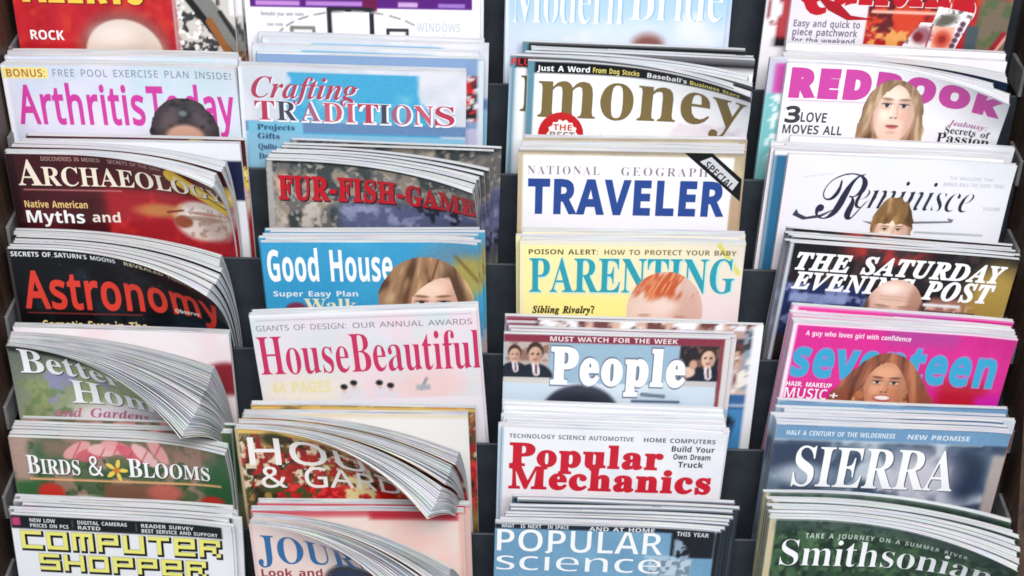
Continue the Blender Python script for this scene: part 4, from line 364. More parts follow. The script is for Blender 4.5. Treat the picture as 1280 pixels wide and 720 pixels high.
('N', 'h', 208, [[29, 0, 29, 255, 58, 255, 58, 180, 56, 155, 58, 155, 69, 167, 82, 176, 98, 181, 115, 183, 143, 179, 164, 167, 176, 147, 180, 117, 180, 0, 151, 0, 151, 115, 147, 139, 133, 154, 111, 158, 85, 154, 69, 142, 61, 121, 58, 93, 58, 0]]),
('N', 'i', 87, [[44, 210, 31, 215, 27, 220, 26, 229, 27, 237, 31, 243, 44, 247, 56, 243, 59, 237, 61, 229, 59, 220, 56, 215], [29, 0, 29, 180, 58, 180, 58, 0]]),
('N', 'j', 87, [[44, 210, 31, 215, 27, 220, 26, 229, 27, 237, 31, 243, 44, 247, 56, 243, 59, 237, 61, 229, 59, 220, 56, 215], [7, -81, -7, -79, -18, -77, -18, -53, -8, -55, 4, -56, 14, -55, 21, -50, 27, -42, 29, -28, 29, 180, 58, 180, 58, -27, 55, -49, 46, -66, 30, -77]]),
('N', 'k', 179, [[29, 0, 29, 255, 58, 255, 58, 122, 57, 108, 56, 93, 64, 100, 72, 111, 79, 119, 137, 180, 171, 180, 98, 103, 176, 0, 141, 0, 78, 84, 58, 66, 58, 0]]),
('N', 'l', 87, [[29, 0, 29, 255, 58, 255, 58, 0]]),
('N', 'm', 314, [[29, 0, 29, 180, 52, 180, 57, 155, 68, 168, 81, 176, 96, 182, 111, 183, 136, 180, 155, 170, 167, 153, 179, 167, 193, 176, 209, 181, 226, 183, 253, 179, 272, 168, 283, 147, 287, 117, 287, 0, 258, 0, 258, 116, 253, 140, 241, 154, 221, 158, 198, 155, 184, 143, 175, 125, 172, 99, 172, 0, 143, 0, 143, 116, 139, 140, 127, 154, 106, 158, 83, 154, 69, 142, 61, 121, 58, 93, 58, 0]]),
('N', 'n', 208, [[29, 0, 29, 180, 52, 180, 57, 155, 69, 168, 83, 176, 98, 182, 115, 183, 143, 179, 164, 168, 176, 147, 180, 117, 180, 0, 151, 0, 151, 115, 147, 139, 133, 154, 111, 158, 86, 154, 70, 142, 61, 121, 58, 93, 58, 0]]),
('N', 'o', 203, [[101, -3, 79, -1, 59, 8, 42, 21, 29, 39, 21, 63, 18, 90, 21, 118, 28, 141, 41, 159, 58, 173, 78, 181, 102, 183, 125, 181, 145, 172, 162, 159, 174, 141, 182, 118, 185, 90, 183, 63, 175, 40, 162, 21, 145, 8, 125, -1], [102, 21, 125, 26, 142, 40, 151, 62, 154, 90, 151, 119, 142, 140, 125, 154, 101, 158, 78, 154, 61, 140, 52, 119, 49, 90, 52, 62, 62, 40, 78, 26]]),
('N', 'p', 207, [[29, -81, 29, 180, 53, 180, 57, 155, 67, 166, 79, 175, 95, 181, 114, 183, 144, 178, 168, 160, 183, 131, 188, 90, 183, 50, 168, 20, 153, 7, 135, -1, 114, -3, 95, -1, 79, 5, 58, 23, 56, 23, 57, 8, 58, -7, 58, -81], [109, 21, 124, 23, 137, 30, 146, 41, 152, 55, 157, 91, 155, 118, 146, 140, 130, 154, 109, 158, 85, 155, 70, 143, 61, 124, 58, 96, 58, 90, 61, 61, 69, 39, 85, 26]]),
('N', 'q', 207, [[148, -81, 148, -4, 149, 10, 150, 24, 148, 24, 139, 14, 127, 5, 111, -1, 92, -3, 62, 2, 39, 20, 24, 49, 18, 90, 24, 130, 39, 160, 63, 177, 93, 183, 112, 181, 127, 175, 139, 166, 149, 155, 154, 180, 178, 180, 178, -81], [97, 21, 121, 25, 137, 36, 146, 56, 149, 83, 149, 89, 146, 119, 137, 141, 121, 154, 97, 159, 76, 154, 61, 140, 52, 118, 49, 89, 52, 61, 61, 39, 76, 26]]),
('N', 'r', 139, [[29, 0, 29, 180, 53, 180, 56, 147, 67, 161, 80, 173, 95, 181, 112, 183, 123, 183, 134, 181, 130, 154, 120, 156, 110, 156, 97, 155, 85, 149, 74, 140, 65, 128, 60, 113, 58, 96, 58, 0]]),
('N', 's', 161, [[74, -3, 41, 0, 17, 8, 17, 35, 43, 25, 75, 20, 94, 22, 107, 28, 115, 36, 117, 47, 113, 59, 100, 70, 73, 82, 43, 95, 24, 111, 19, 122, 17, 136, 22, 156, 36, 171, 57, 180, 85, 183, 115, 180, 142, 171, 132, 148, 108, 156, 83, 159, 67, 158, 55, 153, 48, 146, 45, 137, 50, 125, 64, 115, 92, 103, 121, 90, 139, 74, 144, 63, 146, 50, 141, 27, 126, 10, 103, 0]]),
('N', 't', 121, [[84, -3, 58, 2, 47, 8, 38, 18, 33, 33, 31, 52, 31, 157, 5, 157, 5, 171, 31, 183, 43, 221, 60, 221, 60, 180, 112, 180, 112, 157, 60, 157, 60, 53, 62, 39, 68, 29, 77, 23, 89, 21, 102, 22, 114, 25, 114, 2, 100, -2]]),
('N', 'u', 208, [[92, -3, 63, 1, 43, 12, 31, 33, 27, 62, 27, 180, 56, 180, 56, 64, 61, 40, 74, 26, 96, 21, 122, 25, 138, 38, 147, 58, 149, 86, 149, 180, 179, 180, 179, 0, 155, 0, 150, 24, 139, 12, 125, 3, 109, -2]]),
('N', 'v', 171, [[68, 0, 0, 180, 32, 180, 70, 74, 76, 57, 81, 40, 84, 26, 89, 40, 95, 58, 101, 74, 139, 180, 171, 180, 102, 0]]),
('N', 'w', 264, [[53, 0, 4, 180, 34, 180, 59, 84, 66, 55, 71, 31, 75, 45, 80, 62, 84, 79, 116, 180, 148, 180, 179, 79, 187, 54, 191, 31, 197, 54, 205, 84, 230, 180, 260, 180, 210, 0, 176, 0, 145, 102, 137, 129, 132, 149, 127, 129, 119, 101, 87, 0]]),
('N', 'x', 178, [[6, 0, 71, 92, 9, 180, 43, 180, 89, 112, 135, 180, 168, 180, 106, 92, 172, 0, 138, 0, 89, 72, 39, 0]]),
('N', 'y', 171, [[28, -81, 14, -80, 4, -78, 4, -54, 13, -56, 24, -56, 37, -54, 48, -48, 57, -38, 63, -25, 73, -1, 0, 180, 32, 180, 71, 78, 80, 52, 86, 29, 94, 51, 103, 78, 139, 180, 171, 180, 94, -25, 83, -48, 69, -65, 52, -77]]),
('N', 'z', 158, [[13, 0, 13, 19, 110, 157, 19, 157, 19, 180, 142, 180, 142, 158, 47, 23, 145, 23, 145, 0]]),
('N', '3', 192, [[81, -3, 46, -1, 15, 10, 15, 37, 48, 26, 81, 21, 109, 25, 128, 34, 138, 49, 142, 69, 138, 88, 124, 101, 103, 109, 75, 111, 52, 111, 52, 136, 75, 136, 101, 139, 120, 149, 132, 163, 135, 182, 132, 197, 124, 209, 110, 216, 92, 218, 74, 217, 58, 213, 31, 198, 16, 218, 48, 236, 68, 241, 91, 243, 124, 239, 147, 226, 161, 207, 166, 184, 162, 162, 152, 145, 136, 133, 116, 126, 141, 119, 159, 107, 169, 90, 173, 68, 171, 48, 163, 31, 151, 17, 133, 6, 110, -1]]),
('N', '!', 90, [[36, 67, 27, 240, 63, 240, 55, 67], [45, -5, 30, 1, 26, 8, 24, 18, 26, 29, 30, 36, 45, 41, 60, 36, 64, 29, 66, 18, 64, 8, 60, 1]]),
('N', '&', 246, [[93, -3, 62, 1, 38, 14, 23, 35, 18, 62, 21, 86, 32, 104, 48, 119, 70, 133, 50, 159, 43, 174, 40, 191, 44, 213, 57, 230, 77, 240, 102, 243, 126, 240, 145, 230, 156, 214, 160, 192, 157, 172, 147, 156, 131, 142, 112, 129, 177, 66, 191, 90, 200, 120, 230, 120, 217, 80, 208, 63, 196, 48, 245, 0, 205, 0, 176, 28, 159, 15, 141, 5, 119, -1], [94, 146, 122, 168, 129, 179, 131, 192, 129, 203, 123, 212, 113, 217, 101, 219, 88, 217, 78, 212, 71, 203, 69, 191, 71, 180, 76, 169], [94, 23, 114, 25, 131, 30, 157, 47, 87, 115, 59, 93, 51, 80, 49, 63, 52, 47, 61, 34, 76, 26]]),
('N', '?', 146, [[47, 67, 47, 77, 50, 99, 58, 116, 75, 134, 96, 152, 106, 167, 109, 184, 106, 198, 98, 209, 86, 215, 68, 217, 39, 213, 14, 203, 4, 227, 34, 238, 70, 243, 98, 239, 120, 227, 133, 209, 137, 184, 132, 159, 118, 139, 97, 120, 80, 104, 73, 90, 71, 73, 71, 67], [60, -5, 52, -3, 45, 1, 41, 8, 39, 18, 41, 29, 45, 36, 60, 41, 75, 36, 79, 29, 81, 18, 79, 8, 75, 1]]),
('N', ',', 90, [[14, -43, 23, -1, 31, 39, 62, 39, 64, 35, 52, -4, 36, -43]]),
('N', "'", 76, [[29, 153, 22, 240, 54, 240, 47, 153]]),
('N', '+', 192, [[84, 37, 84, 106, 17, 106, 17, 130, 84, 130, 84, 200, 108, 200, 108, 130, 175, 130, 175, 106, 108, 106, 108, 37]]),
('N', ':', 90, [[45, 139, 30, 144, 26, 151, 24, 162, 26, 173, 30, 180, 45, 185, 60, 180, 64, 173, 66, 162, 64, 151, 60, 144], [45, -5, 30, 1, 26, 8, 24, 18, 26, 29, 30, 36, 45, 41, 60, 36, 64, 29, 66, 18, 64, 8, 60, 1]]),
('N', '-', 108, [[13, 77, 13, 103, 95, 103, 95, 77]]),
('C', 'R', 291, [[86, -2, 61, 0, 42, 8, 31, 21, 27, 37, 29, 49, 37, 59, 48, 66, 60, 68, 77, 63, 82, 57, 84, 50, 79, 37, 67, 32, 55, 30, 51, 23, 53, 17, 60, 12, 82, 7, 94, 9, 107, 15, 130, 37, 149, 69, 172, 112, 195, 147, 224, 177, 257, 198, 225, 201, 177, 196, 130, 181, 109, 170, 92, 157, 75, 136, 69, 115, 71, 106, 76, 99, 83, 95, 92, 94, 104, 96, 115, 102, 135, 123, 150, 148, 155, 171, 157, 177, 162, 179, 166, 178, 169, 173, 170, 166, 170, 154, 168, 134, 161, 117, 149, 102, 135, 91, 118, 84, 98, 82, 82, 84, 69, 91, 61, 101, 58, 115, 61, 129, 69, 144, 82, 159, 99, 174, 120, 186, 144, 196, 183, 207, 224, 210, 251, 208, 272, 204, 297, 208, 303, 207, 305, 204, 294, 199, 288, 198, 304, 192, 316, 183, 323, 171, 325, 159, 320, 142, 307, 126, 284, 112, 252, 101, 262, 90, 265, 75, 262, 55, 253, 29, 252, 23, 251, 19, 254, 14, 260, 18, 270, 28, 297, 55, 311, 69, 323, 81, 342, 91, 350, 90, 336, 80, 319, 63, 303, 47, 293, 36, 282, 24, 261, 5, 251, 0, 240, -2, 228, 0, 218, 5, 211, 14, 209, 26, 216, 48, 230, 72, 236, 83, 238, 94, 236, 99, 232, 99, 228, 98, 222, 100, 220, 104, 223, 109, 231, 111, 239, 109, 244, 108, 258, 113, 272, 126, 283, 144, 287, 164, 283, 181, 271, 192, 257, 183, 245, 169, 234, 151, 223, 125, 199, 70, 184, 47, 169, 29, 151, 16, 131, 6, 109, 0]]),
('C', 'H', 283, [[56, -4, 31, -1, 13, 7, 1, 19, -2, 34, 0, 47, 7, 57, 18, 64, 30, 66, 40, 65, 47, 61, 52, 54, 54, 46, 52, 39, 47, 34, 31, 29, 24, 26, 21, 20, 29, 10, 37, 7, 48, 5, 67, 9, 83, 21, 97, 41, 111, 69, 101, 64, 84, 56, 81, 54, 79, 53, 74, 54, 72, 57, 85, 67, 118, 81, 137, 113, 161, 143, 135, 128, 118, 123, 104, 127, 99, 137, 102, 145, 110, 156, 121, 170, 119, 172, 100, 162, 74, 138, 58, 123, 52, 124, 51, 128, 56, 135, 68, 148, 84, 162, 99, 173, 111, 179, 122, 181, 138, 176, 143, 171, 144, 164, 142, 153, 136, 140, 179, 171, 201, 188, 214, 194, 218, 193, 220, 191, 214, 184, 195, 156, 183, 130, 172, 96, 196, 103, 237, 160, 258, 181, 278, 196, 296, 206, 313, 209, 324, 207, 333, 202, 339, 195, 340, 186, 334, 168, 314, 147, 283, 125, 241, 106, 224, 71, 213, 46, 205, 21, 207, 15, 213, 13, 228, 15, 244, 22, 276, 44, 306, 71, 323, 86, 334, 91, 342, 90, 330, 81, 317, 69, 301, 54, 282, 35, 260, 19, 241, 7, 223, 2, 204, 0, 190, 2, 180, 10, 174, 23, 172, 39, 174, 54, 180, 73, 189, 92, 169, 85, 149, 48, 122, 19, 90, 2], [249, 120, 285, 142, 308, 167, 315, 179, 317, 189, 315, 197, 310, 199, 298, 195, 283, 180, 266, 156]]),
]
GLY = {}
for style, ch, adv, cs in OUTLINES:
    GLY[style, ch] = (adv/500, [[(p[i]/500, p[i+1]/500) for i in range(0, len(p), 2)] for p in cs])
def fatten(cs, d):
    if not d: return cs
    area2 = lambda p: sum(p[i-1][0]*p[i][1]-p[i][0]*p[i-1][1] for i in range(len(p)))
    s = 1 if area2(max(cs, key=lambda p: abs(area2(p)))) > 0 else -1
    r = []
    for p in cs:
        P = np.array(p); e = np.roll(P, -1, 0)-P; n = np.stack([e[:, 1], -e[:, 0]], 1)*s
        n /= np.maximum(np.linalg.norm(n, axis=1, keepdims=True), 1e-6)
        m = n+np.roll(n, 1, 0); m /= np.maximum((m*m).sum(1, keepdims=True)/2, .7)
        r.append([tuple(v) for v in P+m*d])
    return r
def fill_outlines(cs):
    """triangles inside a set of outlines: full triangulation, then keep those the outlines wind around"""
    vs, es = [], []
    for p in cs:
        o = len(vs); vs += [Vector(v) for v in p]; es += [(o+i, o+(i+1) % len(p)) for i in range(len(p))]
    V, _, F = delaunay_2d_cdt(vs, es, [], 0, 1e-5)[:3]
    V = np.array([tuple(v) for v in V]); F = np.array([f for f in F if len(f) == 3]); c = V[F].mean(1); w = np.zeros(len(F))
    for p in cs:
        A = np.array(p); B = np.roll(A, -1, 0)
        for (ax, ay), (bx, by) in zip(A, B):
            side = (bx-ax)*(c[:, 1]-ay)-(c[:, 0]-ax)*(by-ay)
            w += np.where((ay <= c[:, 1]) & (by > c[:, 1]) & (side > 0), 1, 0)-np.where((ay > c[:, 1]) & (by <= c[:, 1]) & (side < 0), 1, 0)
    outer = max(cs, key=lambda p: abs(sum(p[i-1][0]*p[i][1]-p[i][0]*p[i-1][1] for i in range(len(p)))))
    sg = 1 if sum(outer[i-1][0]*outer[i][1]-outer[i][0]*outer[i-1][1] for i in range(len(outer))) > 0 else -1
    return V, F[w*sg > .5]
_gc = {}
def glyph(f, ch, bold):
    k = (f, ch, bold)
    if k not in _gc:
        if (f, ch) not in GLY: f = 'N' if ('N', ch) in GLY else 'B'
        adv, cs = GLY[f, ch]; V, F = fill_outlines(fatten(cs, bold))
        _gc[k] = (adv+bold*1.7, V, F)
    return _gc[k]
CAPH = {}
def text(f, s, x0, x1, base, cap, bold=0, track=0, slant=0, by='H', big=None, wave=None):
    """glyph outlines of a line of lettering fitted between x0 and x1 (cover pixels, y down)"""
    if (f, by) not in CAPH: CAPH[f, by] = glyph(f, by, 0)[1][:, 1].max()
    V, F, x, o = [], [], 0, 0
    for i, ch in enumerate(s):
        if ch == ' ': x += .28+track; continue
        adv, v, t = glyph(f, ch, bold); z = big if (big and (i == 0 or s[i-1] == ' ')) else 1
        vv = v*z+np.array([x, 0]); V.append(vv); F.append(t+o); o += len(v); x += adv*z+track
    V = np.vstack(V); F = np.vstack(F); V[:, 1] *= cap/CAPH[f, by]
    lo, hi = V[:, 0].min(), V[:, 0].max(); V[:, 0] = x0+(V[:, 0]-lo)/(hi-lo)*(x1-x0)
    V[:, 0] += V[:, 1]*slant; V[:, 1] = base-V[:, 1]
    if wave: V[:, 1] += wave(V[:, 0])
    return V, F
def split_long(V, F, L):
    V = [tuple(p) for p in V]; F = [tuple(f) for f in F]; mid = {}
    for _ in range(7):
        out, ch = [], False
        for f in F:
            e = [(math.dist(V[f[i]], V[f[(i+1) % 3]]), i) for i in range(3)]; d, i = max(e)
            if d > L:
                a, b, c = f[i], f[(i+1) % 3], f[(i+2) % 3]; k = (min(a, b), max(a, b))
                if k not in mid: mid[k] = len(V); V.append(((V[a][0]+V[b][0])/2, (V[a][1]+V[b][1])/2))
                m = mid[k]; out += [(a, m, c), (m, b, c)]; ch = True
            else: out.append(f)
        F = out
        if not ch: break
    return np.array(V), np.array(F)

# ------------------------------------------------------------------ painting of printed pictures (colours of the ink itself)
def _h(i, j, s):
    x = np.sin(i*127.1+j*311.7+s*74.7)*43758.5453
    return x-np.floor(x)
def noise(a, b, sc, s=0):
    x, y = a/sc, b/sc; i, j = np.floor(x), np.floor(y); fx, fy = x-i, y-j
    fx, fy = fx*fx*(3-2*fx), fy*fy*(3-2*fy)
    return (_h(i, j, s)*(1-fx)+_h(i+1, j, s)*fx)*(1-fy)+(_h(i, j+1, s)*(1-fx)+_h(i+1, j+1, s)*fx)*fy
def fbm(a, b, sc, s=0): return (noise(a, b, sc, s)*4+noise(a, b, sc/2, s+1)*2+noise(a, b, sc/4, s+2))/7
def ss(x, e0, e1):
    t = np.clip((x-e0)/(e1-e0), 0, 1); return t*t*(3-2*t)
class Paint:
    def __init__(s, a, b): s.a, s.b = np.asarray(a, float), np.asarray(b, float); s.c = np.zeros((len(a), 3)); s.m = np.zeros(len(a))
    def mix(s, w, col): s.c += (np.asarray(col, float)-s.c)*np.asarray(w)[..., None]; return s
    def fill(s, col): s.c[:] = col; return s
    def rect(s, x0, y0, x1, y1, col, soft=1.2, op=1):
        w = ss(s.a, x0-soft, x0+soft)*(1-ss(s.a, x1-soft, x1+soft))*ss(s.b, y0-soft, y0+soft)*(1-ss(s.b, y1-soft, y1+soft)); return s.mix(w*op, col)
    def ell(s, cx, cy, rx, ry, col, soft=.12, op=1, rot=0):
        c, n = math.cos(rot), math.sin(rot); x, y = s.a-cx, s.b-cy; x, y = x*c+y*n, -x*n+y*c
        d = np.sqrt((x/rx)**2+(y/ry)**2); return s.mix((1-ss(d, 1-soft, 1+soft))*op, col)
    def line(s, x0, y0, x1, y1, w, col, op=1):
        dx, dy = x1-x0, y1-y0; L = dx*dx+dy*dy; t = np.clip(((s.a-x0)*dx+(s.b-y0)*dy)/L, 0, 1)
        d = np.hypot(s.a-x0-t*dx, s.b-y0-t*dy); return s.mix((1-ss(d, w/2-.8, w/2+.8))*op, col)
    def grad(s, x0, y0, c0, x1, y1, c1):
        t = np.clip(((s.a-x0)*(x1-x0)+(s.b-y0)*(y1-y0))/((x1-x0)**2+(y1-y0)**2), 0, 1)[:, None]; s.c[:] = np.asarray(c0)*(1-t)+np.asarray(c1)*t; return s
    def blot(s, sc, seed, lo, hi, col, box=None, op=1):
        w = ss(fbm(s.a, s.b, sc, seed), lo, hi)*op
        if box: x0, y0, x1, y1 = box; w = w*ss(s.a, x0-3, x0+3)*(1-ss(s.a, x1-3, x1+3))*ss(s.b, y0-3, y0+3)*(1-ss(s.b, y1-3, y1+3))
        return s.mix(w, col)
    def crowd(s, x0, y0, x1, y1, seed):            # a small news picture: heads above suits
        s.rect(x0, y0, x1, y1, (120, 95, 90)); s.blot(9, seed, .45, .6, (205, 165, 150), (x0, y0, x1, y0+(y1-y0)*.55)); s.blot(8, seed+5, .5, .6, (70, 45, 42), (x0, y0, x1, y0+(y1-y0)*.45))
        s.blot(14, seed+9, .3, .45, (32, 34, 44), (x0, y0+(y1-y0)*.45, x1, y1)); return s
    def lines(s, x0, y0, x1, n, gap, col, seed, op=.8):       # unreadably small print
        for i in range(n):
            y = y0+i*gap; w = ss(noise(s.a, s.a*0+i*7, 3.2, seed), .3, .5)*ss(noise(s.a, s.a*0+i*3, 12, seed+3), .16, .26)
            w = w*ss(s.a, x0, x0+2)*(1-ss(s.a, x1-6-8*_h(i, 1, seed), x1))*(1-ss(np.abs(s.b-y), gap*.22, gap*.40)); s.mix(w*op, col)
        return s
    def face(s, cx, cy, rx, ry, skin, eye=(58, 44, 44), lip=(200, 106, 106), smile=False, brow=(110, 80, 60)):
        sk = np.array(skin, float); sh = sk*np.array([.87, .81, .79]); hi = np.minimum(sk*1.09+8, 255)
        s.ell(cx, cy+ry*.18, rx, ry*.84, sk, .05); s.ell(cx, cy-ry*.34, rx*.96, ry*.34, sk, .08)
        s.ell(cx+rx*.86, cy+ry*.25, rx*.34, ry*.8, sh, .5, .75); s.ell(cx-rx*.95, cy+ry*.25, rx*.2, ry*.7, sh, .5, .5)
        s.ell(cx-rx*.1, cy-ry*.32, rx*.55, ry*.2, hi, .6, .9); s.ell(cx-rx*.45, cy+ry*.26, rx*.26, ry*.16, hi, .7, .8); s.ell(cx+rx*.45, cy+ry*.28, rx*.22, ry*.14, sk*np.array([1., .84, .82]), .8, .7)
        for e in (-1, 1):
            s.ell(cx+e*rx*.42, cy-ry*.02, rx*.30, ry*.13, sh, .5, .75)
            s.ell(cx+e*rx*.42, cy-ry*.165, rx*.28, ry*.034, brow, .5, .75, -e*.07)
            s.ell(cx+e*rx*.42, cy+ry*.005, rx*.20, ry*.055, (226, 218, 214), .3, .9); s.ell(cx+e*rx*.41, cy, rx*.095, ry*.058, eye, .25); s.ell(cx+e*rx*.42, cy-ry*.035, rx*.24, ry*.022, eye, .4, .9)
        s.line(cx-rx*.13, cy, cx-rx*.15, cy+ry*.26, 2.2, hi, .8); s.line(cx+rx*.12, cy+ry*.04, cx+rx*.17, cy+ry*.28, 2.4, sh, .7)
        s.ell(cx-rx*.11, cy+ry*.33, rx*.08, ry*.03, sh*.72, .4, .9); s.ell(cx+rx*.11, cy+ry*.33, rx*.08, ry*.03, sh*.72, .4, .9)
        if smile:
            s.ell(cx, cy+ry*.56, rx*.42, ry*.10, lip, .2); s.ell(cx, cy+ry*.555, rx*.33, ry*.055, (246, 240, 235), .3); s.ell(cx, cy+ry*.475, rx*.30, ry*.035, sk, .5)
        else: s.ell(cx, cy+ry*.54, rx*.30, ry*.032, np.array(lip)*.9, .4); s.ell(cx, cy+ry*.585, rx*.25, ry*.036, lip, .4); s.line(cx-rx*.3, cy+ry*.555, cx+rx*.3, cy+ry*.555, 1.1, np.array(lip)*.5, .8)
        s.ell(cx, cy+ry*.72, rx*.22, ry*.05, sh, .6, .6)
        return s
    def strands(s, seed, sc, cx, spread, dark, light):         # locks of hair falling from a parting
        x = (s.a-cx)/(1+spread*np.maximum(s.b, 0)/100); n_ = noise(x, s.b*.12, sc, seed)*.65+noise(x, s.b*.2, sc*.45, seed+4)*.35
        s.mix(ss(n_, .52, .80), light); s.mix(1-ss(n_, .20, .46), dark); return s
    def man(s, cx, cy, r, skin=(214, 172, 150), hair=(64, 46, 40), suit=(30, 34, 48)):
        s.ell(cx, cy+r*2.9, r*2.1, r*1.7, suit, .08); s.line(cx, cy+r*1.2, cx+r*.2, cy+r*2.3, r*.8, (232, 232, 236)); s.line(cx+r*.1, cy+r*1.4, cx+r*.2, cy+r*2.4, r*.25, (120, 40, 50))
        s.ell(cx, cy-r*.15, r*.95, r*1.15, hair, .1); s.ell(cx, cy+r*.25, r*.78, r*1.0, skin, .12); s.ell(cx+r*.4, cy+r*.4, r*.3, r*.7, np.array(skin)*.78, .5, .7)
        for e in (-1, 1): s.ell(cx+e*r*.32, cy+r*.1, r*.17, r*.12, (70, 50, 46), .4, .9)
        s.ell(cx, cy+r*.78, r*.26, r*.1, (150, 84, 80), .4, .9); return s

# ------------------------------------------------------------------ magazines
class Stack: pass
rnd = random.Random(5)
ORD = ['front', 'first', 'second', 'third', 'fourth', 'fifth', 'sixth', 'seventh', 'eighth', 'ninth', 'tenth']
def bend(st, q, s, t):
    """sheet coordinates (s right, t up from top edge, both metres) at depth q behind the stack's front -> displacement (ds, dt, dn)"""
    ds = np.zeros_like(s); dt = np.zeros_like(s); dn = np.zeros_like(s)
    for (sx, sy, mx, my, R0, g, q1, R1) in st.bends:
        d = (s-sx)*mx+(t-sy)*my
        Rq = R0+np.maximum(q, 0)*(1+g)
        Rq = np.where(q > q1, R1, Rq)
        d = np.maximum(d, 0); ph = np.minimum(d/Rq, 2.6)
        al = Rq*np.sin(ph)-d; dn += Rq*(1-np.cos(ph)); ds += mx*al; dt += my*al
    return ds, dt, dn
def sheet(st, cp, a, b, q):
    """cover pixels (a, b) on a layer q metres behind the stack front -> local coordinates of the copy"""
    s = a*st.k; t = -b*st.kv; q = np.broadcast_to(np.asarray(q, float), s.shape)
    ds, dt, dn = bend(st, q, s, t)
    wob = st.wob*np.sin(math.pi*np.clip(s/st.W, 0, 1))*np.clip(1+t/.16, 0, 1)
    wob = wob+cp.wave[0]*np.sin(s/st.W*cp.wave[1]+cp.wave[2])*np.clip(1+t/.10, 0, 1)
    return np.stack([s+ds-st.W/2, (q-cp.q1)-dn-wob, t+dt+st.H], 1)
def print_mesh(name, st, cp, parent, V, F, col, off):
    P = sheet(st, cp, V[:, 0], V[:, 1], cp.q0-off)
    return mesh_obj(name, P, F, M_PRINT, parent, col)
def rows(st, bmax, n):
    Hb = st.H/st.kv
    return np.concatenate([np.linspace(0, bmax, n), np.linspace(bmax, Hb, 8)[1:]])
def solid(st, cp, q0, q1, nx, bs, ins=0, dtop=0):
    """a bundle of leaves between depths q0 and q1, as a closed shell"""
    Wp = st.W/st.k; av = np.linspace(ins, Wp-ins, nx)
    A, B = np.meshgrid(av, bs); A, B = A.ravel(), np.maximum(B.ravel()+dtop*(1-np.minimum(B.ravel()/40, 1)), 0); ny = len(bs); N = nx*ny
    P = np.vstack([sheet(st, cp, A, B, q0), sheet(st, cp, A, B, q1)])
    L = np.vstack([np.stack([A*st.k, B*st.kv, A*0+q0+cp.seed], 1), np.stack([A*st.k, B*st.kv, A*0+q1+cp.seed], 1)])
    F = [grid_faces(nx, ny, 0, True), grid_faces(nx, ny, N)]
    rim = list(range(nx))+[nx*j+nx-1 for j in range(1, ny)]+[nx*(ny-1)+i for i in range(nx-2, -1, -1)]+[nx*j for j in range(ny-2, 0, -1)]
    r = np.array(rim); r2 = np.roll(r, -1); F.append(np.stack([r, r2, r2+N, r+N], 1))
    return P, L, np.vstack(F)
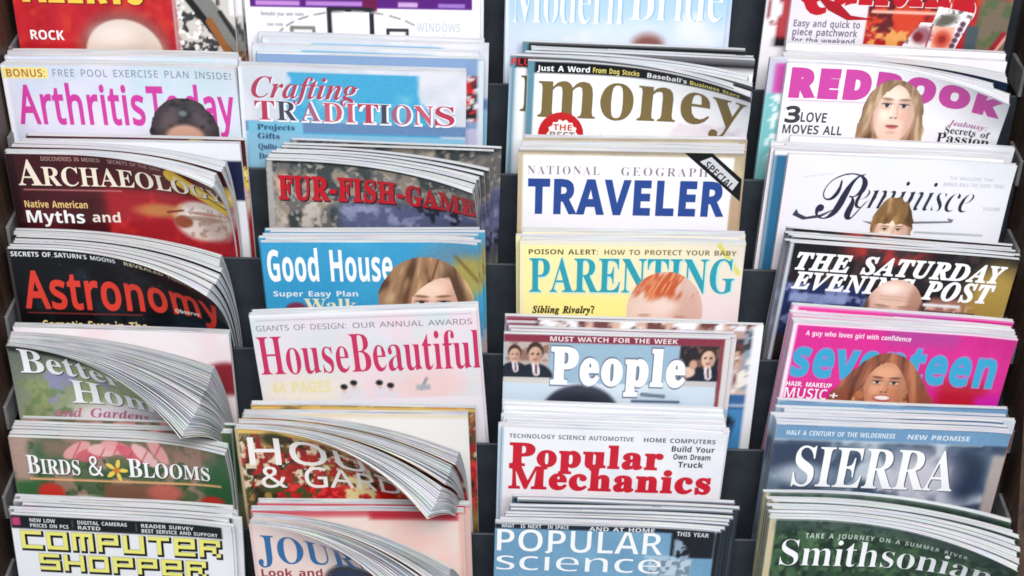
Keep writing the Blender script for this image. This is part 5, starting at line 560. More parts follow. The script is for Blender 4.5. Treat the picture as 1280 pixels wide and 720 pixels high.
def build_stack(name_desc, row, tl, tr, n, paint, items=(), th=4.4, bends=(), back=None, wob=0, vis=125, gap=.55, dense=1.5, frontlabel=None, slabs=4, loose=0, droop=False, depth=None):
    st = Stack(); nk = tier_n(row); st.nk = nk;     x0, u0 = hit(*tl, nk); x1, u1 = hit(*tr, nk)
    per = (pix_y(x0, u0, nk)-pix_y(x0, u0, nk-.01))/10          # pixels per millimetre of stack depth
    th = (min(depth/per if depth else n*th, 38.6)-(n-1)*gap)/n
    st.W = math.hypot(x1-x0, u1-u0); ang = math.atan2(u1-u0, x1-x0)
    Wp = math.dist(tl, tr); st.k = st.W/Wp; xx, uu = hit(tl[0], tl[1]+100, nk); st.kv = (u0-uu)/100*(1 if row == 0 else .95)
    st.H = min(u0, u1)-LEDGE[row]-.0002; st.wob = wob
    gaps = [gap*rnd.choice((.3, .6, .8, 1, 1.2, 2.1))/1000 for _ in range(n)]
    st.bends = []
    q1all = 1
    if droop: bends = [(Wp*rnd.uniform(.45, .65), -12, Wp*1.12, rnd.uniform(45, 80), rnd.uniform(150, 230), 1.8, n)]
    for (pa, pb, qa, qb, R0, g, nb) in bends:
        dx, dy = (qa-pa)*st.k, -(qb-pb)*st.kv; L = math.hypot(dx, dy); mx, my = -dy/L, dx/L
        st.bends.append((pa*st.k, -pb*st.kv, mx, my, R0/1000, g, nb*th/1000+sum(gaps[:nb])-.0001, 2.5))
    rot = Matrix.Rotation(-LEAN, 4, 'X') @ Matrix.Rotation(-ang, 4, 'Y')
    ex, ez = (rot @ Vector((1, 0, 0))), (rot @ Vector((0, 0, 1)))
    P0 = W3(x0, u0, nk)                                  # top left of the front cover
    group = 'copies of the '+name_desc
    q = 0.0; share = {}
    back = back or {}
    for i in range(n):
        cp = Stack(); cp.seed = rnd.random()*5; cp.wave = (0 if i == 0 else rnd.uniform(0, .0005), rnd.uniform(3, 8), rnd.uniform(0, 6)); sp = back.get(i, {})
        dx = sp.get('dx', 0 if i == 0 else rnd.uniform(-3.2, 3.2)); dy = sp.get('dy', 0 if i == 0 else rnd.uniform(-.5, .8))
        cp.q0 = q; cp.q1 = q+th/1000; q = cp.q1+gaps[i]
        base = P0+ex*(st.W/2+dx*st.k)-ez*(st.H+dy*st.kv)-UN*cp.q1
        if i == 0: lab = frontlabel
        elif 'label' in sp: lab = sp['label']
        elif i == n-1: lab = 'rearmost copy behind the '+name_desc
        else: lab = ORD[i]+' copy behind the '+name_desc
        tilt = 0 if i == 0 else R(rnd.uniform(-.55, .55))
        root = thing('magazine', lab, 'magazine', base, rot @ Matrix.Rotation(tilt, 4, 'Y'), group)
        bent = bool(st.bends)
        nx = 22 if bent else 13; bs = rows(st, 150, 16) if bent else rows(st, 60, 3)
        e = .00025
        # page block: a few bundles of leaves, uneven at the top
        key = None if bent else ('p', i > 0)
        Ps, Ls, Fs, o = [], [], [], 0; ns = slabs; tt = (th/1000-2*e)/ns
        wd = np.array([rnd.uniform(.45, 1.7) for j in range(ns)]); cut = np.concatenate([[0], np.cumsum(wd/wd.sum())])*tt*ns
        for j in range(ns):
            a0, a1 = cp.q0+e+cut[j], cp.q0+e+cut[j+1]; a1 = a0+(a1-a0)*(1-loose*rnd.uniform(.4, 1.7))
            P, L, F = solid(st, cp, a0+.00003, a1-.00003, nx, bs, rnd.uniform(.3, 1.6), rnd.uniform(0, 2.6 if loose else .8))
            Ps.append(P); Ls.append(L); Fs.append(F+o); o += len(P)
        pg = mesh_obj('pages', np.vstack(Ps), np.vstack(Fs), M_PAGE, root, lay=np.vstack(Ls), smooth=False)
        fpaint = sp.get('paint', paint)
        # covers
        for part, qq in (('front_cover', cp.q0), ('back_cover', cp.q1-e)):
            front = part == 'front_cover'
            if front and i == 0:
                av = np.linspace(0, Wp, max(8, int(Wp/dense))); bv = np.concatenate([np.linspace(0, vis, int(vis/dense)), np.linspace(vis, st.H/st.kv, 8)[1:]])
            elif front: av = np.linspace(0, Wp, 60 if 'dx' in sp else 24); bv = rows(st, 130, 40 if 'dx' in sp else 14)
            else: av = np.linspace(0, Wp, nx); bv = bs
            A, B = np.meshgrid(av, bv); A, B = A.ravel(), B.ravel(); ny = len(bv); nxx = len(av); N = len(A)
            pt = Paint(A, B)
            if front:
                fpaint(pt)
                if i == 0:                              # grain of the print
                    lum = pt.c.mean(1); g_ = (noise(A, B, 1.9, 3)-.5)*.07*ss(255-lum, 25, 120); pt.c = pt.c*(1+g_[:, None])
            else: pt.fill(sp.get('backcol', (225, 225, 230)))
            P = np.vstack([sheet(st, cp, A, B, qq), sheet(st, cp, A[:0], B[:0], qq)])
            # outer sheet plus a rim turned back by the paper's thickness
            rim = np.array(list(range(nxx))+[nxx*j+nxx-1 for j in range(1, ny)]+[nxx*(ny-1)+i2 for i2 in range(nxx-2, -1, -1)]+[nxx*j for j in range(ny-2, 0, -1)])
            P2 = sheet(st, cp, A[rim], B[rim], qq+e*.9); r2 = np.arange(len(rim))+N
            F = np.vstack([grid_faces(nxx, ny, 0, True), np.stack([np.roll(rim, -1), rim, r2, np.roll(r2, -1)], 1)])
            C = np.vstack([pt.c, np.full((len(rim), 3), 238.)])
            if not front:
                P2 = sheet(st, cp, A, B, qq+e); P = np.vstack([P2, P[rim]]); 
                F = np.vstack([grid_faces(nxx, ny, 0), np.stack([rim, np.roll(rim, -1), np.roll(r2, -1), r2], 1)])
            fc = mesh_obj(part, np.vstack([P, P2]) if front else P, F, M_PRINT, root, to_lin(C), smooth=False)
            if not front: continue
            its = items if i == 0 else sp.get('items', ())
            groups = {}; pend = None
            for li, it in enumerate(its):
                nm = it[0]
                if it[1] == 'patch':
                    _, _, (xa, ya, xb, yb), fn = it; d = .85
                    g1 = np.arange(xa, xb, d); g2 = np.arange(ya, yb, d); A, B = np.meshgrid(g1, g2); A, B = A.ravel(), B.ravel()
                    p = Paint(A, B); m = fn(p); F = grid_faces(len(g1), len(g2), 0, True); F = F[(m[F].mean(1) > .5) & (A[F].max(1) < Wp) & (B[F].min(1) > 0)]
                    us = np.unique(F); mp = np.zeros(len(A), int); mp[us] = np.arange(len(us)); F = mp[F]; V = np.stack([A, B], 1)[us]; C = to_lin(p.c[us])
                    F = np.vstack([F[:, :3], F[:, [0, 2, 3]]])
                else:
                    _, _, (V, F), col = it
                    if bent: V, F = split_long(V, F, 9)
                    V = np.array(V, float); V[:, 0] = np.clip(V[:, 0], .3, Wp-.3); V[:, 1] = np.maximum(V[:, 1], .3)
                    e1 = V[F[:, 1]]-V[F[:, 0]]; e2 = V[F[:, 2]]-V[F[:, 0]]; z = e1[:, 0]*e2[:, 1]-e1[:, 1]*e2[:, 0]
                    F = np.where((z > 0)[:, None], F[:, ::-1], F)
                    C = np.broadcast_to(to_lin(col), (len(V), 3))
                P = sheet(st, cp, V[:, 0], V[:, 1], cp.q0-.00010-.00007*li)
                plus = nm[0] == '+'                    # a printed edge that belongs to the next piece of lettering
                key = nm if nm in ('badge', 'ribbon') else (nm.strip('+'), pend if pend is not None else li)
                pend = (pend if pend is not None else li) if plus else None
                groups.setdefault(key, []).append((P, F, C))
            for nm, L in groups.items():
                o = 0; FF = []
                for P, F, C in L: FF.append(F+o); o += len(P)
                mesh_obj(nm if isinstance(nm, str) else nm[0], np.vstack([x[0] for x in L]), np.vstack(FF), M_PRINT, fc, np.vstack([x[2] for x in L]))
        # spine: joins the two covers on the left edge
        b2 = bs; Bz = np.concatenate([b2, b2]); P = np.vstack([sheet(st, cp, b2*0, b2, cp.q0), sheet(st, cp, b2*0, b2, cp.q1)]); m_ = len(b2)
        P[:, 0] -= .0003
        F = np.stack([np.arange(m_-1), np.arange(1, m_), np.arange(1, m_)+m_, np.arange(m_-1)+m_], 1)
        pt = Paint(b2*0+1, b2); fpaint(pt)
        mesh_obj('spine', P, F, M_PRINT, root, to_lin(np.vstack([pt.c*.5+118, pt.c*.5+118])))
def T(nm, f, s, x0, x1, base, cap, col, **k): return (nm, 'poly', text(f, s, x0, x1, base, cap, **k), col)
def TS(nm, f, s, x0, x1, base, cap, col, sh, d=(1.3, 1.3), grow=0, **k):      # lettering with a printed edge under it
    k2 = dict(k); k2['bold'] = k.get('bold', 0)+grow
    return [T('+'+nm, f, s, x0+d[0]-(1 if grow else 0), x1+d[0]+(1 if grow else 0), base+d[1], cap, sh, **k2), T(nm, f, s, x0, x1, base, cap, col, **k)]
def poly(nm, pts, col): 
    t = tessellate_polygon([[Vector((x, y, 0)) for x, y in pts]])
    return (nm, 'poly', (np.array(pts, float), np.array(t).reshape(-1, 3)), col)
def rect(nm, x0, y0, x1, y1, col): return poly(nm, [(x0, y0), (x1, y0), (x1, y1), (x0, y1)], col)
def disc(nm, cx, cy, r, col, n=28, star=0): return poly(nm, [(cx+(r*(1-star*(i % 2)))*math.cos(2*math.pi*i/n), cy+(r*(1-star*(i % 2)))*math.sin(2*math.pi*i/n)) for i in range(n)], col)
def patch(nm, box_, fn): return (nm, 'patch', box_, fn)

# ------------------------------------------------------------------ the covers, in cover pixels from the top left corner
WHITE, BLACK = (250, 250, 252), (14, 14, 18)
# ---- first column
def p(P):
    P.fill((200, 38, 48)).blot(30, 3, .35, .7, (170, 22, 36), op=.6).blot(16, 8, .55, .8, (214, 66, 46), op=.6)
    P.ell(135, 112, 58, 52, (150, 90, 85), .25); P.ell(135, 116, 50, 46, (228, 210, 198), .04); P.ell(150, 122, 34, 30, (212, 196, 184), .6); P.ell(125, 90, 25, 12, (240, 226, 218), .8)
    P.rect(207, 0, 300, 130, (212, 206, 200)); P.blot(9, 4, .5, .6, (60, 60, 62), (209, 40, 262, 130)); P.blot(6, 14, .55, .65, (245, 242, 240), (207, 0, 255, 130))
    P.line(222, 20, 292, 112, 22, (128, 128, 124)); P.line(214, 30, 280, 122, 9, (30, 30, 32)); P.line(248, 70, 276, 122, 10, (150, 96, 52)); P.line(262, 58, 300, 122, 6, (48, 44, 48)); P.rect(274, 0, 300, 62, (238, 238, 242))
    P.rect(202, 0, 206, 130, (190, 150, 150))
build_stack('red magazine with yellow capitals and a bald head', 0, (8, -50), (288, -43), 6, p,
    TS('masthead', 'S', 'ALERTS', 12, 168, 48, 46, (250, 205, 80), (120, 40, 30), (2, 1.5), bold=.03) + [T('headline', 'S', 'ROCK', 16, 59, 98, 12, WHITE)],
    frontlabel='red magazine with yellow capitals, a bald head and a grey striped right side', vis=120, back={2: dict(dx=14, dy=-4), 1: dict(dx=7)})
def p(P):
    P.grad(0, 0, (206, 214, 234), 280, 20, (200, 222, 228)); P.blot(60, 2, .3, .8, (232, 226, 242), op=.8); P.blot(12, 5, .45, .8, (222, 218, 240), op=.5); P.rect(0, 0, 6, 300, (238, 240, 248)); P.ell(150, 90, 70, 40, (232, 226, 240), .6, .7)
def hair(P):
    P.fill((62, 54, 58)); P.ell(222, 56, 18, 10, (36, 40, 46), .6); P.ell(205, 66, 10, 26, (110, 92, 92), .7, .7, .5); P.ell(243, 68, 9, 26, (104, 92, 96), .7, .6, -.5); P.blot(7, 3, .5, .8, (30, 26, 30), op=.6); P.ell(222, 92, 25, 17, (206, 160, 140), .2); P.ell(222, 60, 5, 4, (140, 146, 150), .5, .7)
    return ((P.a-222)/(43+4*noise(P.a, P.b, 6, 1)))**2+((P.b-92)/(52+2*noise(P.a, P.b, 9, 4)))**2 < 1
build_stack('pale magazine with tall thin pink title', 1, (0, 81), (294, 85), 8, p,
    [rect('banner', 1, 3, 58, 17, (246, 226, 140)), T('headline', 'S', 'BONUS:', 6, 54, 15, 10, (176, 120, 70)), T('headline', 'N', 'FREE POOL EXERCISE PLAN INSIDE!', 64, 288, 14, 9, (128, 136, 152), track=.05),
     T('masthead', 'N', 'Arthritis', 13, 174, 75, 48, (208, 62, 160), bold=.018), T('masthead', 'N', 'Today', 178, 288, 75, 48, (208, 62, 160), bold=.018), patch('portrait', (170, 36, 272, 140), hair)],
    droop=True, depth=30, frontlabel='pale lilac magazine with tall thin pink title and the top of a dark haired head', back={3: dict(dx=4, dy=-4)}, wob=-.001)
def p(P):
    P.fill((62, 18, 24)).blot(40, 3, .35, .7, (84, 24, 30)); P.rect(118, 42, 300, 300, (160, 32, 42), 9); P.blot(18, 6, .5, .75, (190, 44, 46), (120, 44, 300, 300)); P.rect(0, 0, 10, 300, (38, 16, 22)); P.ell(190, 70, 34, 9, (190, 120, 70), .5); P.ell(242, 80, 38, 30, (226, 214, 204), .16); P.ell(236, 72, 16, 8, (248, 242, 236), .6); P.ell(258, 90, 18, 18, (196, 178, 168), .6); P.ell(215, 84, 12, 9, (150, 80, 60), .2); P.line(206, 74, 214, 60, 4, (214, 160, 110)); P.line(196, 72, 216, 68, 3, (120, 50, 36)); P.ell(244, 78, 26, 4, (150, 120, 108), .3, .7); P.ell(244, 70, 20, 3, (168, 110, 90), .3, .7); P.blot(5, 33, .6, .7, (160, 130, 118), (216, 60, 276, 110), .7)
    P.line(214, 12, 290, 60, 24, (232, 194, 70)); P.line(218, 14, 292, 58, 9, (250, 226, 130)); P.line(250, 34, 290, 62, 3, (120, 90, 50)); P.line(16, 46, 140, 46, 1.5, (190, 120, 120))
def navy(P): P.fill((236, 238, 244)); P.rect(150, 22, 300, 75, (30, 34, 66), 1); P.blot(5, 2, .5, .6, (225, 225, 235), (280, 24, 300, 40))
build_stack('dark maroon magazine with cream small capitals', 2, (6, 192), (284, 197), 6, p,
    [T('headline', 'N', 'DISCOVERIES IN MEXICO', 44, 118, 8, 5, (190, 160, 150)), T('headline', 'N', 'SECRETS OF THE DEEP', 128, 200, 8, 5, (190, 160, 150))] + TS('masthead', 'B', 'ARCHAEOLOGY', 11, 281, 40, 24, (244, 230, 210), (40, 10, 14), big=1.36) +
    [T('headline', 'S', 'Native American', 14, 94, 69, 9, (238, 200, 130)), T('headline', 'S', 'Myths', 14, 88, 89, 16, WHITE), T('headline', 'S', 'and', 98, 134, 87, 13, (240, 225, 215))],
    depth=27, frontlabel='dark maroon magazine with cream small capitals, a yellow corner band and a pale pot', bends=[(60, -5, 330, 180, 105, 1.8, 4)], back={4: dict(dx=13, dy=-1, paint=navy, label='copy with a navy block sticking out right behind the dark maroon magazine'), 5: dict(dx=16, dy=-3)})
def p(P):
    P.fill((12, 12, 16)).blot(30, 3, .5, .8, (24, 34, 42)); P.blot(3.0, 9, .84, .9, (150, 160, 170), op=.8); P.line(14, 82, 160, 82, 1.3, (150, 50, 50)); P.rect(0, 0, 3, 300, (70, 60, 66)); P.ell(250, 112, 50, 34, (38, 54, 66), .6)
build_stack('black magazine with coral red narrow title', 3, (8, 311), (284, 318), 8, p,
    [T('headline', 'S', "SECRETS OF SATURN'S MOONS", 4, 138, 9, 6, (235, 235, 235)), T('headline', 'S', 'REVEALED TODAY', 150, 250, 9, 6, (235, 225, 190)), T('masthead', 'N', 'Astronomy', 12, 270, 75, 46, (222, 62, 48), bold=.02), T('headline', 'S', "Comet's Eyes in The", 30, 165, 103, 11, (240, 222, 160)), T('headline', 'S', 'Observe', 205, 238, 74, 6, (240, 235, 220))],
    depth=29, frontlabel='black magazine with a coral red narrow title, its top right corner drooping forward', bends=[(40, 0, 330, 205, 112, 1, 8)], th=4.2)
def p(P):
    P.grad(0, 0, (98, 104, 96), 60, 110, (176, 184, 150)); P.blot(26, 3, .45, .65, (150, 160, 110)); P.blot(20, 8, .5, .7, (150, 150, 184), (40, 30, 130, 75)); P.rect(0, 0, 280, 7, (28, 28, 30), 4); P.ell(150, 100, 90, 32, (235, 228, 232), .3); P.blot(12, 1, .5, .7, (120, 140, 96), (5, 45, 70, 100))
def cream(P): P.fill((244, 238, 240)); P.blot(50, 2, .4, .8, (246, 224, 228)); P.ell(268, 60, 34, 22, (140, 40, 52), .2)
build_stack('green and grey magazine with its flap folded down', 4, (8, 431), (282, 437), 4, p,
    TS('masthead', 'B', 'Better', 12, 150, 35, 32, WHITE, (60, 64, 60)) + TS('masthead', 'B', 'Homes', 72, 232, 73, 32, WHITE, (110, 110, 120)) + [T('headline', 'I', 'and Gardens', 46, 170, 92, 12, (196, 110, 150))],
    depth=26, frontlabel='green and grey magazine whose upper right half flops forward in a thick fan of pages', bends=[(-40, -5, 305, 222, 96, 4.5, 3)], th=9, gap=.5, slabs=20, loose=.4, back={3: dict(dx=-1, dy=-3, paint=cream, label='upright pale pink copy with a dark red patch just behind the drooping fan of pages'), })
def p(P):
    P.fill((150, 128, 112)).blot(28, 3, .47, .54, (84, 104, 74)).blot(9, 23, .58, .64, (58, 88, 56)); P.rect(0, -5, 24, 60, (176, 146, 134), 8); P.ell(52, 18, 24, 18, (56, 96, 66), .5); P.rect(40, 0, 260, 24, (160, 118, 104), 9, .7)
    for i in range(7): P.ell(84+i*17, 14+5*math.sin(i*1.7), 20, 8, [(236, 164, 164), (210, 96, 108), (240, 190, 190)][i % 3], .1, .9, -.5+.25*i); P.line(78+i*17, 24+5*math.sin(i*1.7), 90+i*17, 4+5*math.sin(i*1.7), 1.6, (176, 70, 84), .8)
    P.ell(262, 54, 22, 40, (48, 96, 60), .4); P.rect(0, 56, 40, 90, (62, 110, 66), 5); P.ell(44, 70, 17, 12, (206, 58, 50), .3); P.ell(88, 82, 30, 9, (240, 236, 230), .4); P.rect(112, 56, 180, 100, (128, 92, 74), 4); P.ell(190, 66, 22, 12, (196, 108, 96), .4); P.ell(250, 76, 15, 8, (190, 54, 48), .3); P.line(20, 53, 262, 53, 2.6, (240, 180, 130)); P.rect(0, 90, 290, 300, (120, 130, 100))
def flower(P): 
    P.fill((240, 210, 90)); P.ell(131, 38, 4, 4, (214, 120, 50), .4)
    th = np.arctan2(P.b-38, P.a-131); return np.hypot(P.a-131, P.b-38) < 9+6*np.cos(5*th)
build_stack('flowery magazine with white small capitals', 5, (10, 546), (286, 556), 7, p,
    TS('masthead', 'B', 'BIRDS &', 18, 114, 46, 19, WHITE, (60, 60, 50), big=1.25) + TS('masthead', 'B', 'BLOOMS', 146, 250, 46, 19, WHITE, (60, 70, 50), big=1.25) + [patch('emblem', (112, 20, 150, 58), flower)],
    depth=24, frontlabel='green and rose flowery magazine with white small capitals and a yellow flower', bends=[(120, -20, 330, 150, 170, 1.2, 4)], back={6: dict(dx=10, dy=-3)}, th=3.9)
def p(P):
    P.fill((238, 238, 240)); P.rect(0, 0, 266, 17, BLACK, .8); P.rect(2, 3, 12, 13, (196, 60, 120)); P.rect(268, 20, 290, 300, (235, 236, 242)); P.rect(77, 3, 78, 14, (120, 120, 120)); P.rect(157, 3, 158, 14, (120, 120, 120)); P.rect(22, 86, 48, 110, (190, 40, 44)); P.rect(48, 84, 262, 110, (236, 226, 210)); P.blot(9, 4, .5, .7, (180, 160, 150), (60, 86, 250, 120))
PIX = {'C': '11111 10000 10000 10000 11111', 'O': '11111 10001 10001 10001 11111', 'M': '11111 10101 10101 10101 10101', 'P': '11111 10001 11111 10000 10000', 'U': '10001 10001 10001 10001 11111', 'T': '11111 00100 00100 00100 00100', 'E': '11111 10001 11111 10000 11111', 'R': '11111 10001 11110 10010 10001', 'S': '11111 10000 11111 00001 11111', 'H': '10001 10001 11111 10001 10001'}
def pixword(w, x0, x1, y0, y1, lw, col, grow=0, d=0):
    V, F = [], []; cw = (x1-x0)/len(w); gx, gy = cw*.82/5, (y1-y0)/5
    for i, ch in enumerate(w):
        for r_, row in enumerate(PIX[ch].split(' ')):
            c0 = 0
            while c0 < 5:
                if row[c0] == '1':
                    c1 = c0
                    while c1 < 4 and row[c1+1] == '1': c1 += 1
                    xa, xb, ya, yb = x0+i*cw+c0*gx-grow+d, x0+i*cw+(c1+1)*gx+grow+d, y0+r_*gy-grow+d, y0+(r_+1)*gy+grow+d
                    o = len(V); V += [(xa, ya), (xb, ya), (xb, yb), (xa, yb)]; F += [(o, o+1, o+2), (o, o+2, o+3)]; c0 = c1+1
                else: c0 += 1
    return ('+masthead' if grow else 'masthead', 'poly', (np.array(V), np.array(F)), col)
build_stack('white magazine with yellow block letters and black banner', 6, (12, 643), (290, 657), 7, p,
    [T('headline', 'S', w_, xa, xb, yb, 4.6, (225, 225, 228)) for w_, xa, xb, yb in (('NEW LOW', 24, 56, 8), ('PRICES ON PCS', 24, 72, 14.5), ('DIGITAL CAMERAS', 84, 146, 8), ('RATED', 84, 112, 14.5), ('READER SURVEY', 164, 230, 8), ('BEST SERVICE AND SUPPORT', 164, 260, 14.5))] + [pixword('COMPUTER', 10, 268, 19, 42, 4, BLACK, 1.6, 1.4), pixword('COMPUTER', 10, 268, 19, 42, 4, (240, 234, 122)), pixword('SHOPPER', 30, 248, 48, 69, 4, BLACK, 1.6, 1.4), pixword('SHOPPER', 30, 248, 48, 69, 4, (240, 234, 122))],
    droop=True, depth=27, frontlabel='white magazine with two rows of yellow black-edged block letters under a black banner', back={3: dict(dx=8)}, th=4.3)
# ---- second column
def p(P):
    P.fill((244, 243, 250)); P.rect(7, 0, 289, 58, (88, 30, 122), .8); P.rect(14, 50, 70, 56, (196, 140, 214)); P.rect(78, 50, 150, 55.5, (184, 130, 210)); P.rect(195, 50, 220, 56, (206, 170, 220)); P.rect(246, 51, 280, 56, (160, 120, 200)); P.rect(150, 46, 168, 62, (110, 20, 70), 2)
    for x0, y0, x1, y1, c, w in ((58, 84, 86, 108, (128, 128, 118), 4.5), (107, 60, 161, 95, (40, 38, 44), 6), (181, 85, 206, 101, (50, 50, 52), 4)):
        P.line(x0, y0, x1, y0, w, c); P.line(x1, y0, x1, y1, w, c); P.line(x1, y1, x0, y1, w, c); P.line(x0, y1, x0, y0, w, c)
    for i in range(9):
        t0, t1 = math.pi*(.10+.08*i), math.pi*(.10+.08*(i+.6)); f = lambda t: (136-100*math.cos(t), 104-42*math.sin(t))
        P.line(*f(t0), *f(t1), 2.4, (150, 146, 150))
    P.line(39, 99, 39, 112, 3.5, (60, 60, 64)); P.line(138, 101, 138, 108, 3, (70, 70, 74)); P.line(134, 104.5, 142, 104.5, 2, (110, 110, 112)); 
build_stack('white magazine with a purple band and line drawn plans', 0, (301, -51), (600, -46), 7, p,
    [T('masthead', 'S', 'INTERIORS', 18, 276, 44, 34, (238, 225, 245))] + [T('headline', 'S', w_, xa, xb, yb, hh, cc) for w_, xa, xb, yb, hh, cc in (('Remodel your own room', 20, 74, 69, 5, (130, 130, 140)), ('plans inside', 27, 47, 82, 4.5, (150, 150, 158)), ('WINDOWS', 218, 274, 86, 11, (206, 208, 216)), ('and doors', 232, 270, 96, 5, (196, 198, 206)))],
    frontlabel='white magazine with a purple band above line drawn squares and arches', back={2: dict(dx=4)}, vis=120)
def p(P):
    P.fill((206, 212, 222)).blot(30, 5, .4, .7, (224, 222, 232)); w = ss(P.a+16*fbm(P.a, P.b, 16, 3), 66, 74)*(1-ss(P.a+40*fbm(P.a, P.b, 30, 7)-P.b*.35, 232, 246))*ss(P.b, 4, 6); P.mix(w, (72, 166, 208)); P.blot(30, 6, .45, .7, (120, 196, 214), (60, 30, 240, 72), .8); P.rect(0, 70, 290, 84, (100, 134, 176), 1.5); P.rect(8, 70, 78, 130, (122, 190, 216), 1.5); P.rect(0, 86, 290, 300, (140, 190, 216)); P.rect(0, 0, 5, 300, (228, 234, 240))
def craft_alt(P): P.fill((132, 160, 198)); P.rect(0, 22, 300, 82, (120, 40, 46), 1); P.blot(6, 3, .5, .58, (232, 226, 226), (0, 22, 300, 82)); P.blot(5, 9, .52, .6, (38, 40, 48), (0, 30, 300, 82)); P.blot(6, 12, .6, .65, (214, 40, 46), (0, 22, 300, 82)); P.rect(0, 92, 300, 300, (196, 190, 220)); P.rect(278, 0, 300, 300, (214, 224, 236))
its = []
for i, (ch, xx) in enumerate(zip('TRADITIONS', (18, 46, 76, 104, 133, 150, 176, 192, 220, 247))):
    w_ = 13 if ch == 'I' else 25
    its += TS('masthead', 'B', ch, xx, xx+w_, 68, 25, [(186, 60, 84), (196, 90, 110), (160, 100, 130), (70, 70, 86)][(i*3+(i > 3)) % 4], (236, 236, 244), (1.5, .8), grow=.03)
build_stack('sky blue magazine with red italic line over capitals', 1, (297, 83), (583, 92), 6, p,
    TS('masthead', 'I', 'Crafting', 14, 148, 39, 27, (176, 66, 92), (225, 228, 238), (1.5, 1.2), slant=.1) + its + [T('headline', 'B', w_, 20, xb, yb, 7, (50, 76, 120)) for w_, xb, yb in (('Projects', 68, 80), ('Gifts', 48, 92), ('Quilts', 44, 106), ('Dolls', 42, 119))],
    depth=22, frontlabel='sky blue and white magazine with a red italic line above capitals in mixed colours', back={2: dict(dx=23, dy=-10, paint=craft_alt, label='slate blue copy with red and white spots sticking out right of the sky blue magazine'), 4: dict(dx=26, dy=-22), 5: dict(dx=20, dy=-24), 3: dict(dx=14, dy=-16)}, th=3.6)
def p(P):
    P.fill((104, 102, 102)).blot(16, 3, .45, .6, (150, 138, 124)).blot(18, 9, .5, .62, (62, 70, 70)).blot(6, 19, .6, .66, (190, 180, 170), op=.7); P.rect(0, 0, 290, 3, (22, 22, 24), 1); P.rect(90, 50, 290, 130, (92, 98, 132), 12); P.blot(12, 5, .5, .7, (140, 146, 176), (90, 54, 270, 130)); P.blot(14, 7, .55, .7, (44, 46, 58), (150, 40, 290, 130)); P.blot(10, 2, .5, .7, (196, 186, 176), (0, 50, 66, 130)); P.rect(0, 0, 8, 300, (170, 168, 166), 2); P.ell(20, 30, 10, 14, (210, 170, 150), .6)
build_stack('grey mottled magazine with chunky dark red title', 2, (332, 200), (600, 209), 8, p,
    TS('masthead', 'B', 'FUR-FISH-GAME', 14, 268, 49, 29, (186, 22, 38), (50, 18, 26), (1.6, 1.8), bold=.02),
    depth=34, frontlabel='grey mottled magazine with chunky dark red title and a drooping right corner', bends=[(30, -5, 320, 190, 138, 1.6, 6)], back={4: dict(dx=9), 5: dict(dx=14), 6: dict(dx=18, dy=-2), 7: dict(dx=25, dy=-4)}, th=3.7)
def p(P):
    P.fill((58, 156, 202)).blot(60, 3, .4, .8, (72, 172, 214)); P.ell(240, 26, 40, 26, (96, 140, 168), .6); P.ell(262, 44, 26, 26, (188, 160, 66), .4, .8); P.line(244, 18, 280, 60, 5, (120, 100, 50), .7); P.ell(38, 88, 14, 10, (130, 50, 80), .2); P.rect(0, 108, 290, 300, (90, 160, 200)); P.rect(0, 130, 290, 300, (230, 205, 205), 4)
def hair(P):
    P.fill((160, 122, 92)).strands(4, 10, 218, 1.0, (104, 74, 54), (212, 174, 132)); P.face(213, 78, 34, 50, (240, 198, 178), brow=(120, 84, 60))
    top = (P.b < 46+.012*(P.a-224)**2-.22*(P.a-224)) & (P.b < 62+.5*np.abs(P.a-218)) | (P.a < 184+.14*(90-P.b)) | (P.a > 240-.3*(60-P.b))
    P2 = Paint(P.a, P.b); P2.fill((164, 126, 94)).strands(8, 8, 222, 1.2, (92, 64, 48), (220, 184, 142)); P2.ell(242, 70, 13, 40, (74, 54, 46), .4, .8, -.3); P.c[top] = P2.c[top]; P.line(222, 22, 214, 46, 2.5, (96, 68, 52), .8)
    x = (P.a-204)/(60+4*noise(P.b, P.b*0, 14, 3)); y = (P.b-86)/68; return (x*x+y*y < 1) | ((np.abs(P.a-206) < 58) & (P.b > 88))
build_stack('blue magazine with white title and light brown hair', 3, (325, 303), (597, 303), 6, p,
    [T('masthead', 'S', 'Good House', 6, 164, 50, 40, WHITE, bold=.004), T('headline', 'S', 'Super Easy Plan', 10, 118, 70, 7, (235, 240, 245)), T('headline', 'B', 'Walk', 48, 116, 90, 17, (244, 232, 190)), patch('portrait', (144, 18, 272, 150), hair)],
    depth=20, frontlabel='blue magazine with a white title half covered by a light brown haired head', bends=[(190, -10, 320, 80, 110, 1.5, 3)], back={1: dict(dx=4), 4: dict(dx=8), 5: dict(dx=3)}, th=3.4)
def p(P):
    P.fill((230, 222, 230)).blot(40, 3, .4, .7, (238, 214, 220)).blot(60, 7, .5, .8, (214, 224, 226)); P.rect(0, 0, 290, 4, (240, 240, 244)); P.ell(218, 98, 44, 22, (236, 206, 204), .5); P.ell(60, 100, 60, 22, (236, 226, 214), .6); P.line(8, 8, 278, 8, 1, (180, 176, 190))
    for cx, cy in ((107, 99), (120, 94), (153, 95), (167, 99)): P.ell(cx+1, cy+10, 8, 8, (222, 216, 224), .3, .8); P.ell(cx, cy+2.5, 3.2, 4, (220, 190, 180), .3); P.ell(cx, cy-1.5, 4.6, 3.6, (24, 22, 28), .3)
    P.line(206, 104, 214, 90, 4, (150, 154, 164)); P.rect(200, 98, 218, 105, (170, 172, 182), 2); P.rect(0, 115, 290, 300, (232, 226, 232))
